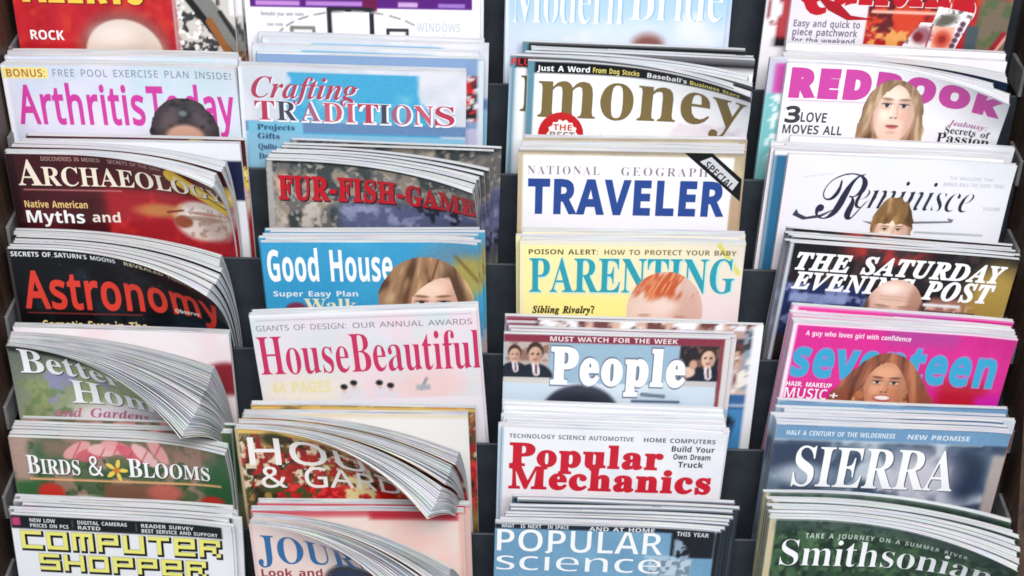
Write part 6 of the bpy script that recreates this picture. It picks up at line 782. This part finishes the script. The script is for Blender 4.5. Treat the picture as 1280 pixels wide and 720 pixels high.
build_stack('pinkish white magazine with tall crimson title', 4, (311, 394), (595, 384), 2, p,
    [T('headline', 'N', 'GIANTS OF DESIGN:', 6, 120, 21, 7, (130, 126, 138)), T('headline', 'N', 'OUR ANNUAL AWARDS', 128, 278, 21, 7, (130, 126, 138)), T('masthead', 'B', 'House', 4, 118, 78, 50, (200, 48, 96), bold=-.004), T('masthead', 'B', 'Beautiful', 121, 285, 78, 50, (200, 48, 96), bold=-.004), T('headline', 'S', '44 PAGES', 14, 90, 103, 15, (236, 224, 168))],
    frontlabel='pinkish white magazine with a tall crimson title, leaning to the left', th=5)
def p(P):
    P.fill((92, 74, 48)).blot(13, 3, .45, .6, (50, 44, 30)).blot(11, 8, .55, .7, (170, 140, 80)).blot(14, 12, .5, .62, (150, 40, 36)); P.blot(7, 21, .56, .64, (226, 206, 176), (0, 8, 290, 78)); P.blot(8, 27, .58, .66, (176, 44, 40), (0, 30, 290, 80)); P.rect(0, 0, 290, 6, (226, 190, 104), 1.5); P.rect(46, 74, 290, 98, (198, 28, 40), 5, .85); P.blot(7, 5, .5, .58, (226, 64, 60), (45, 72, 290, 130)); P.blot(8, 15, .55, .62, (70, 84, 48), (0, 60, 130, 130)); P.blot(8, 6, .42, .5, (240, 226, 168), (132, 58, 172, 104)); P.blot(6, 16, .5, .56, (214, 206, 150), (212, 74, 262, 110)); P.line(186, 100, 204, 78, 5, (236, 150, 70)); P.ell(190, 86, 12, 10, (206, 34, 30), .3); P.rect(0, 0, 4, 300, (190, 170, 140)); P.ell(50, 12, 18, 9, (60, 56, 30), .4)
build_stack('dark floral magazine with thin white capitals', 5, (293, 536), (578, 536), 5, p,
    [T('masthead', 'N', 'HOUSE', 14, 250, 46, 35, (245, 240, 235), bold=.005), T('masthead', 'N', '& GARDEN', 26, 270, 76, 27, (245, 240, 235), bold=.005)],
    depth=36, frontlabel='dark floral magazine with thin white capitals, its top right folded down in a fan', bends=[(-12, -5, 322, 208, 88, 3.5, 3)], back={3: dict(dx=8, paint=lambda P: P.fill((238, 236, 232)).rect(0, 0, 300, 3, (220, 190, 130)), label='off white copy upright behind the folded flap of the dark floral magazine'), 4: dict(dx=14, dy=-4)}, th=7.2, gap=.5, slabs=15, loose=.4)
def p(P):
    P.fill((238, 214, 206)).blot(50, 3, .4, .8, (244, 226, 216)); P.rect(0, 0, 4, 300, (226, 196, 196)); P.ell(130, 80, 44, 34, (58, 48, 48), .12); P.ell(130, 92, 30, 28, (190, 150, 136), .2); P.ell(128, 64, 30, 9, (40, 56, 90), .4)
def pinkish(P): P.fill((240, 228, 220)); P.blot(40, 3, .4, .7, (246, 214, 206)); P.rect(-5, -5, 300, 7, (206, 96, 110), 2); P.rect(150, -5, 300, 11, (184, 44, 62), 3); P.rect(262, 0, 300, 300, (232, 190, 178), 3)
build_stack('pale pink magazine with big blue capitals', 6, (311, 655), (580, 655), 4, p,
    [T('masthead', 'B', 'JOURNAL', 6, 232, 51, 37, (52, 108, 164)), T('headline', 'S', 'Look and', 8, 86, 68, 10, (150, 44, 60))],
    depth=28, frontlabel='pale pink magazine with big blue capitals, its pages flopping down to the right', bends=[(-30, -4, 310, 205, 78, 3.5, 2)], slabs=16, loose=.4, back={2: dict(dx=1, dy=-3, paint=pinkish, label='cream copy with a rose red top edge behind the pale pink magazine'), 3: dict(dx=6, dy=-5, paint=pinkish)}, th=8)
# ---- third column
def p(P):
    P.grad(0, 0, (176, 206, 238), 0, 110, (214, 224, 242)); P.rect(0, 0, 290, 74, (168, 204, 236), 16, .6); P.blot(40, 4, .45, .8, (226, 230, 246), (0, 60, 290, 120)); P.ell(184, 104, 22, 16, (176, 152, 150), .3); P.ell(184, 106, 17, 12, (140, 92, 84), .3); P.rect(0, 0, 4, 300, (226, 236, 246))
build_stack('pale blue magazine with tall white lettering', 0, (633, -52), (914, -46), 6, p,
    TS('masthead', 'B', 'Modern', 8, 150, 80, 66, (240, 247, 253), (150, 192, 226), (2, 0), bold=-.01) + TS('masthead', 'B', 'Bride', 158, 276, 74, 66, (240, 247, 253), (150, 192, 226), (2, 0), bold=-.01),
    frontlabel='pale blue magazine with tall white lettering and the crown of a brown head', back={2: dict(dx=10, dy=-2), 4: dict(dx=12, dy=-4)}, vis=120)
def p(P):
    P.fill((246, 246, 249)); P.rect(0, 0, 290, 15, BLACK, .8); P.rect(0, 0, 9, 300, (96, 142, 162)); P.blot(22, 5, .45, .7, (226, 216, 226), (110, 72, 280, 130)); P.ell(220, 96, 36, 20, (236, 224, 232), .5)
mon = [T('headline', 'S', 'Just A Word', 12, 78, 12, 7, WHITE), T('headline', 'S', 'From Dog Stocks', 82, 140, 12, 7, (236, 220, 120)), T('headline', 'S', "| Baseball's", 146, 200, 12, 7, WHITE) if 0 else T('headline', 'S', "Baseball's", 150, 200, 12, 7, WHITE), T('headline', 'S', 'Business Stars', 204, 268, 12, 7, (236, 220, 120)),
       T('masthead', 'B', 'money', 15, 278, 72, 47, (122, 104, 62), by='x')]
build_stack('white magazine with brown gold lower case title', 1, (660, 76), (943, 87), 8, p,
    mon + [disc('badge', 46, 94, 29, (196, 32, 36)), disc('badge', 48, 94, 20, (246, 244, 240), 28, .14), T('badge', 'S', 'THE', 36, 60, 89, 8, (200, 60, 40)), T('badge', 'S', 'BEST', 32, 64, 100, 9, (120, 116, 120)), T('headline', 'S', 'RICH FOR LIFE', 95, 190, 108, 15, BLACK)],
    depth=28, frontlabel='white magazine with large brown gold lower case title, black banner and round red badge',
    bends=[(20, -20, 330, 165, 102, 1.8, 5)], back={1: dict(dx=-23, dy=-3, items=[T('masthead', 'B', 'money', 15, 278, 72, 47, (122, 104, 62), by='x'), T('headline', 'S', 'PLUS', 2, 34, 12, 9, (214, 40, 50))], label='copy shifted left of the brown gold titled magazine, showing red and gold letter slivers'), 4: dict(dx=-4), 7: dict(dx=-6, dy=-6)}, th=3.8)
def p(P):
    P.fill((198, 182, 150)).blot(30, 3, .4, .7, (180, 164, 136)); P.rect(6, 6, 271, 112, (242, 240, 244), .8); P.rect(0, 0, 284, 3, (150, 140, 130)); P.rect(271, 60, 284, 300, (188, 160, 130)); P.rect(0, 112, 290, 300, (200, 184, 150))
build_stack('white magazine framed in tan with heavy blue capitals', 2, (648, 187), (931, 192), 4, p,
    [T('headline', 'B', 'NATIONAL', 12, 103, 31, 11, (140, 124, 134), track=.12, bold=-.008), T('headline', 'B', 'GEOGRAPHIC', 130, 262, 31, 11, (140, 124, 134), track=.12, bold=-.008), T('masthead', 'S', 'TRAVELER', 13, 264, 82, 44, (40, 72, 146), bold=.015),
     poly('ribbon', [(208, 0), (243, 0), (283, 33), (283, 62)], BLACK), poly('ribbon', [(228, 11), (242, 5), (279, 37), (272, 48)], (206, 206, 210)),
     ('ribbon', 'poly', (lambda V, F: (np.stack([230.5+V[:, 0]*.76-V[:, 1]*.66, 14.5+V[:, 0]*.66+V[:, 1]*.76], 1), F))(*text('S', 'SPECIAL', 3, 50, 0, 9)), BLACK)],
    depth=17, frontlabel='white magazine framed in tan with heavy blue capitals and a black corner ribbon', back={3: dict(dx=9, dy=-4), 2: dict(dx=5), 1: dict(dx=3)}, th=4)
def p(P):
    P.grad(20, 0, (250, 238, 168), 290, 30, (238, 226, 214)); P.rect(160, 60, 290, 300, (240, 222, 222), 20); P.rect(0, 0, 4, 300, (240, 232, 200)); P.rect(0, 0, 290, 5, (232, 226, 210), 2); P.line(250, 4, 276, 40, 6, (226, 214, 110)); P.rect(20, 70, 140, 130, (250, 236, 150), 8)
def baby(P):
    P.fill((226, 194, 180)); P.ell(172, 92, 30, 30, (236, 210, 200), .6); P.ell(216, 96, 20, 34, (212, 172, 160), .6, .8); w = ss(fbm(P.a+P.b*.6, P.b*.35, 7, 3)+.55-np.hypot((P.a-180)/40, (P.b-58)/24)*.62, .35, .75)*(1-ss(P.b, 66, 84)); P.mix(w, (198, 92, 54)); P.mix(w*ss(noise(P.a+P.b*.5, P.b*.2, 3, 8), .5, .8), (232, 150, 104)); P.ell(168, 52, 9, 5, (226, 150, 112), .7, .7)
    P.ell(160, 96, 8, 2, (190, 140, 120), .5, .7); P.ell(206, 98, 8, 2, (186, 136, 118), .5, .7); P.ell(184, 84, 16, 8, (244, 222, 212), .7, .8)
    return ((P.a-186)/49)**2+((P.b-92)/54)**2 < 1
build_stack('yellow magazine with teal title and a baby head', 3, (650, 301), (931, 303), 5, p,
    [T('headline', 'S', 'POISON ALERT:', 11, 98, 17, 6.5, (90, 80, 50)), T('headline', 'S', 'HOW TO PROTECT YOUR BABY', 106, 272, 17, 6.5, (130, 116, 80)), *TS('masthead', 'B', 'PARENTING', 12, 272, 66, 44, (46, 158, 176), (196, 232, 226), (1.2, .6), grow=.012), T('headline', 'I', 'Sibling Rivalry?', 16, 96, 94, 9, (50, 46, 40), bold=.02), patch('portrait', (136, 36, 238, 146), baby)],
    droop=True, depth=17, frontlabel='yellow magazine with teal capitals behind the head of a red haired baby', th=3.6)
def p(P):
    P.fill((214, 226, 236)); P.rect(0, 0, 290, 62, (156, 186, 206), 1.5); P.rect(0, 0, 290, 10, (138, 52, 68)); P.rect(2, 10, 57, 56, (196, 178, 172)); P.blot(9, 4, .5, .6, (150, 112, 100), (2, 10, 57, 34)); P.man(14, 25, 9); P.man(40, 24, 11); P.rect(222, 10, 272, 56, (44, 38, 42)); P.blot(8, 21, .55, .65, (120, 86, 76), (222, 10, 272, 56)); P.man(258, 24, 11, (226, 186, 162)); P.ell(234, 44, 9, 7, (232, 196, 176), .2); P.ell(240, 34, 5, 6, (206, 160, 140), .3); P.rect(0, 56, 80, 140, (206, 220, 232)); P.rect(200, 56, 272, 140, (206, 220, 232)); P.rect(0, 56, 58, 63, (214, 206, 200)); P.rect(222, 56, 272, 63, (200, 196, 196)); P.rect(272, 0, 277, 300, (140, 62, 66)); P.rect(277, 0, 290, 300, (220, 214, 214))
    P.ell(100, 104, 50, 40, (58, 62, 76), .08); P.ell(96, 108, 40, 30, (46, 50, 62), .3); P.ell(198, 94, 34, 26, (200, 212, 224), .2); P.line(166, 84, 226, 84, 3, (64, 80, 106)); P.line(178, 75, 206, 77, 5, (90, 104, 126), .8); P.rect(0, 95, 290, 300, (170, 190, 206))
def people_alt(P):
    P.fill((240, 240, 244)); P.rect(0, 8, 272, 300, (190, 160, 150), 1.5); P.blot(14, 3, .45, .6, (214, 176, 160)).blot(11, 8, .5, .62, (112, 66, 62)); P.man(252, 44, 13, (222, 180, 160), (90, 60, 46), (210, 190, 180)); P.rect(262, 6, 274, 86, (150, 160, 176), 2); P.blot(7, 2, .55, .62, (60, 64, 76), (236, 8, 276, 34)); P.blot(11, 12, .5, .65, (246, 238, 228), (236, 40, 272, 92)); P.rect(230, 92, 272, 112, (58, 104, 160)); P.rect(230, 104, 272, 107, (220, 228, 236)); P.rect(230, 112, 272, 300, (72, 140, 196)); P.ell(247, 132, 14, 12, (34, 26, 28), .3); P.rect(273, 0, 290, 300, (244, 244, 248))
ppl = TS('masthead', 'B', 'People', 60, 232, 62, 45, (250, 250, 252), (120, 130, 150), (0, 0), bold=.024, grow=.022)
build_stack('pale blue magazine with fat white title between small photos', 4, (630, 417), (914, 424), 6, p,
    [T('headline', 'S', 'MUST WATCH FOR THE WEEK', 58, 218, 8, 6, (240, 222, 226))] + ppl,
    depth=20, frontlabel='pale blue magazine with a fat white title between two small news photos', back={1: dict(dx=6), 3: dict(dx=43, dy=-8, paint=people_alt, label='copy sticking out far right of the fat white titled magazine, its photo collage edge showing'), 4: dict(dx=1), 5: dict(dx=-2, dy=-5)}, th=3.7)
def p(P):
    P.fill((240, 240, 244)).blot(50, 3, .4, .8, (232, 232, 240)); P.lines(214, 16, 272, 4, 8, (70, 70, 76), 5, .9) if 0 else None; P.rect(0, 92, 290, 300, (232, 225, 230)); P.rect(0, 0, 2, 300, (150, 190, 220))
build_stack('white magazine with two rows of red slab lettering', 5, (628, 534), (909, 543), 8, p,
    [T('headline', 'S', 'TECHNOLOGY SCIENCE AUTOMOTIVE', 9, 165, 13, 5.5, (110, 110, 118)), T('headline', 'S', 'HOME COMPUTERS', 178, 268, 13, 5.5, (90, 90, 100)), T('masthead', 'B', 'Popular', 10, 205, 48, 28, (202, 26, 48), bold=.022), T('masthead', 'B', 'Mechanics', 10, 269, 78, 28, (202, 26, 48), bold=.022),
     T('headline', 'S', 'Build Your', 214, 268, 24, 7, (60, 60, 66)), T('headline', 'S', 'Own Dream', 217, 264, 34, 7, (60, 60, 66)), T('headline', 'S', 'Truck', 224, 256, 44, 7, (60, 60, 66))],
    depth=30, frontlabel='white magazine with two rows of heavy red slab lettering', bends=[(200, -20, 330, 60, 150, 1.5, 3)], back={7: dict(dx=-3, dy=-5), 6: dict(dx=-4, dy=-3)}, th=4.1)
def p(P):
    P.fill((112, 158, 190)).blot(40, 3, .4, .8, (124, 170, 200)); P.rect(0, 0, 275, 8, (30, 34, 44), 1); P.rect(222, 6, 276, 40, (22, 24, 30), 1.5); P.blot(8, 5, .5, .65, (150, 170, 190), (226, 16, 246, 42)); P.rect(190, 38, 230, 42, (170, 200, 220)); P.rect(196, 42, 250, 64, (190, 208, 220), 2); P.blot(6, 8, .5, .6, (120, 140, 160), (196, 42, 250, 64)); P.rect(277, 0, 290, 300, (24, 24, 28)); P.rect(0, 0, 290, 2, (230, 230, 236), 1)
build_stack('grey blue magazine with two rows of white lettering', 6, (619, 652), (901, 660), 8, p,
    [T('headline', 'S', 'WHAT', 8, 24, 7, 4.5, (225, 228, 232)), T('headline', 'S', 'IS NEXT', 32, 58, 7, 4.5, (225, 228, 232)), T('headline', 'S', 'IN SPACE', 66, 92, 7, 4.5, (225, 228, 232)), T('headline', 'S', 'AND AT HOME', 118, 200, 8, 5, (225, 228, 232)), T('headline', 'S', 'THIS YEAR', 228, 268, 11, 6, (225, 228, 232)),
     T('masthead', 'S', 'POPULAR', 3, 212, 37, 29, WHITE, bold=-.012), T('masthead', 'S', 'science', 3, 212, 62, 20, WHITE, by='x', bold=-.02), T('headline', 'S', "what's next", 20, 190, 92, 20, (225, 235, 242), bold=-.02)],
    droop=True, depth=29, frontlabel='grey blue magazine with two rows of white sans lettering and a black top corner', back={1: dict(dx=5), 2: dict(dx=11, backcol=(20, 20, 24)), 3: dict(dx=14), 4: dict(dx=18), 5: dict(dx=21, dy=-3), 6: dict(dx=24, dy=-6, backcol=(230, 170, 180)), 7: dict(dx=23, dy=-8)}, th=3.7)
# ---- fourth column
def p(P):
    P.fill((176, 34, 40)).blot(22, 3, .4, .6, (206, 66, 40)).blot(16, 9, .55, .68, (96, 30, 34)); P.rect(0, 0, 99, 130, (228, 222, 232), 1); P.rect(104, 58, 200, 62, (238, 180, 160)); P.blot(10, 5, .5, .65, (224, 160, 90), (100, 80, 160, 125)); P.rect(240, 40, 290, 130, (120, 106, 88), 4); P.blot(14, 12, .45, .6, (90, 104, 70), (240, 40, 290, 100)); P.line(258, 118, 276, 84, 8, (150, 40, 48)); P.line(262, 120, 282, 84, 4, (226, 160, 150)); P.rect(228, 74, 244, 118, (70, 84, 92), 3)
def cards(P):
    P.fill((238, 232, 232)); P.blot(7, 4, .6, .7, (120, 110, 120)); P.ell(200, 68, 14, 7, (96, 96, 86), .5, 1, -.3); P.ell(172, 88, 13, 11, (150, 96, 110), .4); P.ell(168, 90, 6, 6, (120, 30, 40), .4); P.rect(186, 76, 213, 108, (240, 176, 156), 1.5); P.ell(199, 92, 11, 11, (200, 80, 60), .4); P.ell(199, 92, 5, 5, (150, 40, 36), .4)
    for i in range(7): P.ell(150+i*10, 112+3*math.sin(i*2), 4, 3, (120, 50, 70), .4); P.ell(222-i*2.2, 72+i*7, 3.6, 3.4, (96, 60, 84), .4)
    P.line(184, 74, 178, 116, 2, (150, 60, 70)); x, y = P.a, P.b; return ((x > 186-(y-56)*.2) & (x < 236-(y-52)*.35) & (y > 50+(x-186)*.16)) | ((x > 168-(y-72)*.62) & (x < 190) & (y > 71))
build_stack('red collage magazine with quilted cards', 0, (996, -50), (1276, -40), 6, p,
    TS('masthead', 'B', 'Quilting', 2, 234, 50, 58, (190, 22, 38), (240, 214, 214), (1.5, 1), bold=.02) + [T('headline', 'N', w_, 7, xb, yb, 8, (120, 116, 132), bold=.02) for w_, xb, yb in (('Easy and quick to', 92, 82), ('piece patchwork', 90, 93), ('for the weekend', 88, 104), ('Stars and more', 80, 115))] + [poly('masthead', [(28, 40), (62, 52), (78, 66), (112, 70), (74, 72), (48, 60)], (170, 20, 36)), patch('picture', (130, 46, 240, 126), cards)],
    frontlabel='red collage magazine with white quilted cards and a pale text box', back={1: dict(dx=-31, dy=0, paint=lambda P: (P.fill((240, 238, 242)), P.rect(17, 40, 32, 112, (178, 60, 66), 1.5), P.rect(15, 100, 32, 112, (28, 22, 26), 2), P.ell(12, 64, 9, 20, (150, 60, 70), .1), P.ell(13, 64, 7, 17, (240, 238, 242), .1)), label='copy shifted left of the red collage magazine, showing a red upright bar on white'), 3: dict(dx=-12), 4: dict(dx=-6)}, vis=125, th=3.8)
def p(P):
    P.fill((246, 245, 249)); P.line(10, 47, 116, 47, 1.2, (206, 150, 190)); P.blot(50, 3, .5, .9, (236, 232, 240)); P.rect(0, 0, 2, 300, (225, 228, 236)); P.rect(0, 0, 1, 1, (246, 245, 249))
def lady(P):
    P.fill((152, 120, 92)).strands(4, 7, 143, .5, (104, 78, 60), (200, 170, 136)); P.face(144, 49, 26, 50, (242, 208, 190), brow=(140, 104, 76)); P.rect(131, 96, 160, 140, (222, 180, 162), 3)
    top = (P.b < 21+.055*(P.a-144)**2) | (np.abs(P.a-144) > 25+4*noise(P.a*0, P.b, 16, 3)-6*ss(P.b, 70, 100)); w0 = P.c.copy(); P2 = Paint(P.a, P.b); P2.fill((156, 124, 96)).strands(9, 6, 143, .5, (100, 74, 56), (206, 178, 144)); P.c[top] = P2.c[top]
    P.line(143, 16, 132, 30, 2, (110, 80, 58), .7); w = 36+8*ss(P.b, 40, 105)+3*noise(P.a*0, P.b, 9, 2); return (((P.a-142)/w)**2+((P.b-58)/45)**2 < 1) | ((np.abs(P.a-142) < w) & (P.b > 58))
build_stack('white magazine with fat pink capitals and blonde hair', 1, (984, 79), (1263, 90), 6, p,
    [T('masthead', 'S', 'REDBOOK', 7, 272, 41, 33, (204, 72, 164), bold=.05), T('headline', 'N', '3', 6, 26, 76, 20, (60, 58, 66), bold=.03), T('headline', 'N', 'LOVE', 27, 60, 75, 12, (60, 58, 66), bold=.02), T('headline', 'N', 'MOVES ALL', 6, 82, 91, 11, (70, 68, 76), bold=.02), patch('portrait', (100, 6, 186, 140), lady), T('headline', 'I', 'Jealousy:', 214, 262, 70, 8, (176, 90, 150)), T('headline', 'B', 'Secrets of', 212, 268, 82, 10, (60, 58, 66)), T('headline', 'B', 'Passion', 204, 270, 95, 13, (30, 28, 34))],
    depth=23, frontlabel='white magazine with fat pink capitals behind a long blonde haired face', bends=[(65, 0, 330, 190, 98, 3, 4)],
    back={1: dict(dx=-19, dy=-2, paint=lambda P: (P.grad(0, 40, (200, 200, 222), 0, 60, (150, 206, 210)), P.rect(9, 6, 20, 44, (196, 70, 160), 1.5), P.rect(0, 46, 22, 300, (126, 196, 200), 1), P.blot(5, 3, .55, .62, (236, 246, 246), (8, 46, 22, 130)), P.rect(22, 0, 300, 300, (246, 246, 248))), label='copy shifted left of the blonde haired cover, its teal spine edge showing'), 2: dict(dx=1, dy=-1, paint=lambda P: P.fill((34, 52, 80)), label='copy with a dark navy cover edge between the white copies behind the blonde haired cover'), 4: dict(dx=4), 5: dict(dx=2, dy=-6)}, th=4.2)
def p(P): P.fill((236, 234, 242)).blot(60, 3, .4, .8, (230, 232, 238)); P.line(176, 95, 262, 96, 2.5, (170, 172, 180)); P.rect(0, 0, 8, 300, (242, 232, 240)); P.line(22, 28, 60, 22, 1, (210, 206, 214))
def boy(P):
    P.fill((128, 94, 58)); P.face(145, 92, 21, 26, (238, 204, 184), brow=(120, 90, 60)); top = P.b < 80+5*noise(P.a, P.a*0, 5, 3)+.02*(P.a-145)**2*0+.25*np.abs(P.a-145)
    P2 = Paint(P.a, P.b); P2.fill((134, 100, 62)).strands(6, 5, 146, 1.5, (84, 60, 36), (184, 148, 98)); P.c[top] = P2.c[top]
    r = noise(P.a, P.b, 5, 2)*5; return ((P.a-145)/(26+.4*r))**2+((P.b-88)/(36+r))**2 < 1
scr = 'C' if ('C', 'R') in GLY else 'I'
build_stack('grey white magazine with black script title', 2, (986, 193), (1271, 205), 7, p,
    [T('headline', 'N', w_, xa, xb, yb, 4.5, (176, 176, 188)) for w_, xa, xb, yb in (('THE MAGAZINE THAT', 206, 262, 24), ('BRINGS BACK THE GOOD TIMES', 200, 276, 32), ('VOLUME', 256, 278, 62))] + [T('masthead', 'C', 'R', 44, 110, 82, 62, (40, 40, 66), bold=-.004), T('masthead', 'I', 'eminisce', 92, 240, 66, 38, (44, 44, 62), bold=-.012, slant=.08), poly('flourish', [(20, 70), (16, 78), (30, 84), (52, 80), (72, 66), (52, 76), (34, 80), (24, 76)], (60, 60, 80)), poly('flourish', [(106, 82), (122, 88), (160, 84), (220, 80), (222, 76), (214, 74), (216, 78), (160, 81), (124, 84)], (120, 120, 134)), patch('portrait', (112, 44, 174, 130), boy)],
    droop=True, depth=21, frontlabel='grey white magazine with a black script title and a boy with brown fringe',
    back={1: dict(dx=-13, dy=-2, paint=lambda P: (P.fill((240, 240, 244)), P.rect(0, 5, 16, 300, (46, 108, 146), 1)), label='copy shifted left of the script titled magazine, its blue spine strip showing'), 2: dict(dx=-20), 3: dict(dx=-18), 4: dict(dx=2), 5: dict(dx=-17), 6: dict(dx=4, dy=-4)}, th=3.8)
def p(P):
    P.fill((26, 22, 26)); P.ell(122, 4, 50, 16, (160, 50, 46), .4); P.blot(18, 5, .5, .7, (60, 44, 46)); P.rect(0, 50, 110, 120, (38, 48, 92), 5); P.blot(10, 3, .5, .7, (150, 160, 206), (0, 52, 110, 110), .8); P.rect(12, 64, 84, 76, (150, 164, 206), 2, .8); P.rect(190, 58, 290, 130, (158, 110, 96), 5); P.blot(9, 8, .5, .65, (226, 180, 170), (186, 66, 290, 130)); P.ell(268, 50, 34, 40, (170, 142, 70), .5); P.rect(0, 0, 5, 300, (200, 205, 216)); P.rect(182, 66, 230, 70, (235, 235, 240)); P.rect(184, 76, 250, 79, (36, 28, 30))
def bald(P):
    P.fill((216, 172, 154)); P.face(146, 80, 35, 44, (224, 182, 164), brow=(120, 90, 76)); P.ell(146, 54, 32, 18, (230, 194, 178), .5); P.ell(138, 50, 14, 7, (250, 228, 216), .7); P.ell(172, 66, 10, 24, (176, 130, 114), .5, .8); P.ell(109, 82, 6, 20, (96, 74, 66), .4); P.ell(184, 82, 6, 20, (88, 68, 62), .4)
    for y in (60, 64): P.line(126, y, 166, y+1, 1.2, (190, 146, 130), .6)
    return ((P.a-146)/39)**2+((P.b-86)/49)**2 < 1
build_stack('black topped magazine with two rows of white italic capitals', 3, (988, 303), (1275, 324), 6, p,
    [T('masthead', 'I', 'THE SATURDAY', 12, 276, 33, 21, WHITE, bold=.02), T('masthead', 'I', 'EVENING', 12, 166, 58, 21, WHITE, bold=.02), T('masthead', 'I', 'POST', 178, 268, 60, 23, WHITE, bold=.02), patch('portrait', (108, 30, 194, 140), bald)],
    depth=18, frontlabel='black topped magazine with white italic capitals around a bald man', bends=[(190, -20, 340, 60, 190, 1.5, 3)], back={5: dict(dx=-4, dy=-2)}, th=3.8)
def p(P):
    P.fill((220, 46, 146)).blot(60, 3, .4, .8, (206, 40, 136)); P.rect(120, -10, 210, 20, (176, 66, 150), 10, .8); P.rect(200, 62, 262, 110, (186, 30, 56), 10); P.rect(250, 80, 290, 130, (204, 40, 170), 8); P.rect(0, 0, 290, 2.5, (250, 236, 244), 1); P.rect(0, 0, 6, 300, (246, 226, 238))
def girl(P):
    P.fill((140, 72, 54)).strands(3, 9, 128, .9, (80, 40, 34), (198, 122, 86)); P.blot(9, 31, .5, .6, (96, 48, 38), (50, 40, 210, 130), .8).blot(7, 37, .56, .64, (206, 132, 92), (50, 50, 210, 130), .8); P.blot(10, 9, .52, .66, (214, 164, 112), (60, 84, 110, 130), .8); P.blot(8, 19, .52, .66, (206, 160, 120), (155, 84, 200, 130), .8)
    for k in range(14):
        xk = 70+k*9.5; ck = [(224, 176, 120), (92, 48, 38), (200, 136, 94)][k % 3]
        for m in range(9): f = lambda y: xk+(xk-130)*.25*(y-60)/50+5*math.sin(y*.21+k*1.9); y0 = 46+m*8; P.line(f(y0), y0, f(y0+8), y0+8, 3.4, ck, .75)
    P.face(131, 70, 26, 39, (208, 148, 114), smile=True, brow=(84, 50, 40)); P.ell(131, 91, 12, 4.6, (176, 70, 74), .2); P.ell(131, 90.6, 10, 2.9, (250, 245, 240), .3); top = P.b < 43+.038*(P.a-130)**2
    P2 = Paint(P.a, P.b); P2.fill((146, 84, 62)).strands(8, 8, 128, .8, (92, 52, 42), (190, 122, 88)); P.c[top] = P2.c[top]; P.line(128, 32, 122, 46, 1.6, (90, 50, 40), .6)
    w = 42+22*ss(P.b, 55, 100)+6*noise(P.a*0+P.b, P.b, 10, 2); return (((P.a-129)/w)**2+((P.b-74)/43)**2 < 1) | ((np.abs(P.a-129) < w) & (P.b > 78))
build_stack('magenta magazine with cyan rounded title', 4, (992, 403), (1272, 421), 5, p,
    [T('headline', 'S', 'A guy who loves girl with confidence', 18, 150, 15, 6, (250, 232, 242)), *TS('masthead', 'N', 'seventeen', 8, 266, 66, 32, (58, 164, 206), (170, 120, 190), (0, 0), by='x', bold=.032, grow=.022), patch('portrait', (50, 26, 210, 150), girl), T('headline', 'S', 'HAIR, MAKEUP', 6, 64, 82, 6, WHITE), T('headline', 'S', 'MUSIC', 6, 60, 98, 14, WHITE, bold=-.01), T('headline', 'N', '+', 64, 74, 96, 9, WHITE, bold=.02), T('headline', 'S', '& STYLE', 6, 78, 113, 13, WHITE, bold=-.02)],
    droop=True, depth=20, frontlabel='magenta magazine with cyan rounded title behind a smiling wavy haired face', back={4: dict(dx=-2, dy=-5)}, th=3.6)
def p(P):
    P.fill((104, 122, 142)).blot(40, 3, .4, .65, (60, 74, 98)).blot(30, 9, .5, .72, (186, 194, 206)); P.rect(-5, 20, 70, 60, (54, 66, 90), 9); P.ell(40, 64, 30, 14, (170, 180, 194), .6); P.ell(250, 58, 24, 34, (44, 56, 80), .4); P.rect(0, 0, 300, 18, (112, 152, 188), 1.5); P.ell(190, 60, 40, 30, (200, 196, 206), .7); P.rect(278, 30, 300, 300, (176, 164, 160), 4); P.line(0, 19, 262, 19, 1.3, (190, 206, 220))
def redalt(P): P.fill((206, 212, 222)); P.rect(268, 18, 300, 40, (166, 34, 44), 1); P.rect(268, 40, 300, 300, (170, 140, 120))
build_stack('slate blue mountain magazine with tall white capitals', 5, (971, 530), (1264, 541), 7, p,
    [T('headline', 'S', 'HALF A CENTURY OF THE WILDERNESS', 14, 150, 13, 6, (222, 232, 240)), T('headline', 'S', 'NEW PROMISE', 166, 244, 13, 6, (222, 232, 240)), *TS('masthead', 'B', 'SIERRA', 30, 236, 79, 52, WHITE, (60, 70, 90), (1.5, 1))],
    depth=27, frontlabel='slate blue magazine with tall white capitals over misty mountains', bends=[(215, -20, 340, 60, 120, 1.3, 4)], back={4: dict(dx=10, dy=0, paint=redalt, label='copy with a red patch at its right edge behind the misty mountain magazine'), 6: dict(dx=4, dy=-5)}, th=3.9)
def p(P):
    P.fill((44, 72, 50)).blot(14, 3, .4, .65, (66, 98, 66)).blot(9, 8, .5, .7, (28, 46, 34)).blot(8, 13, .6, .75, (96, 124, 88), op=.7); P.rect(0, 0, 9, 300, (206, 192, 156)); P.rect(9, 0, 300, 14, (70, 82, 86), 8, .6); P.rect(0, 0, 300, 1.5, (190, 196, 200), 1)
build_stack('dark green magazine with white serif title', 6, (962, 648), (1272, 655), 8, p,
    [T('headline', 'S', 'TAKE A JOURNEY ON A SUMMER RIVER', 48, 250, 24, 6.5, (196, 206, 200), track=.1), *TS('masthead', 'B', 'Smithsonian', 20, 286, 60, 34, WHITE, (24, 40, 30), (1.2, 1.2), bold=-.008)],
    depth=32, frontlabel='dark green leafy magazine with a white serif title and tan spine edge', bends=[(35, -10, 350, 205, 148, 1.8, 8)], back={5: dict(dx=5), 6: dict(dx=-2), 7: dict(dx=0, dy=-6)}, th=4.2)
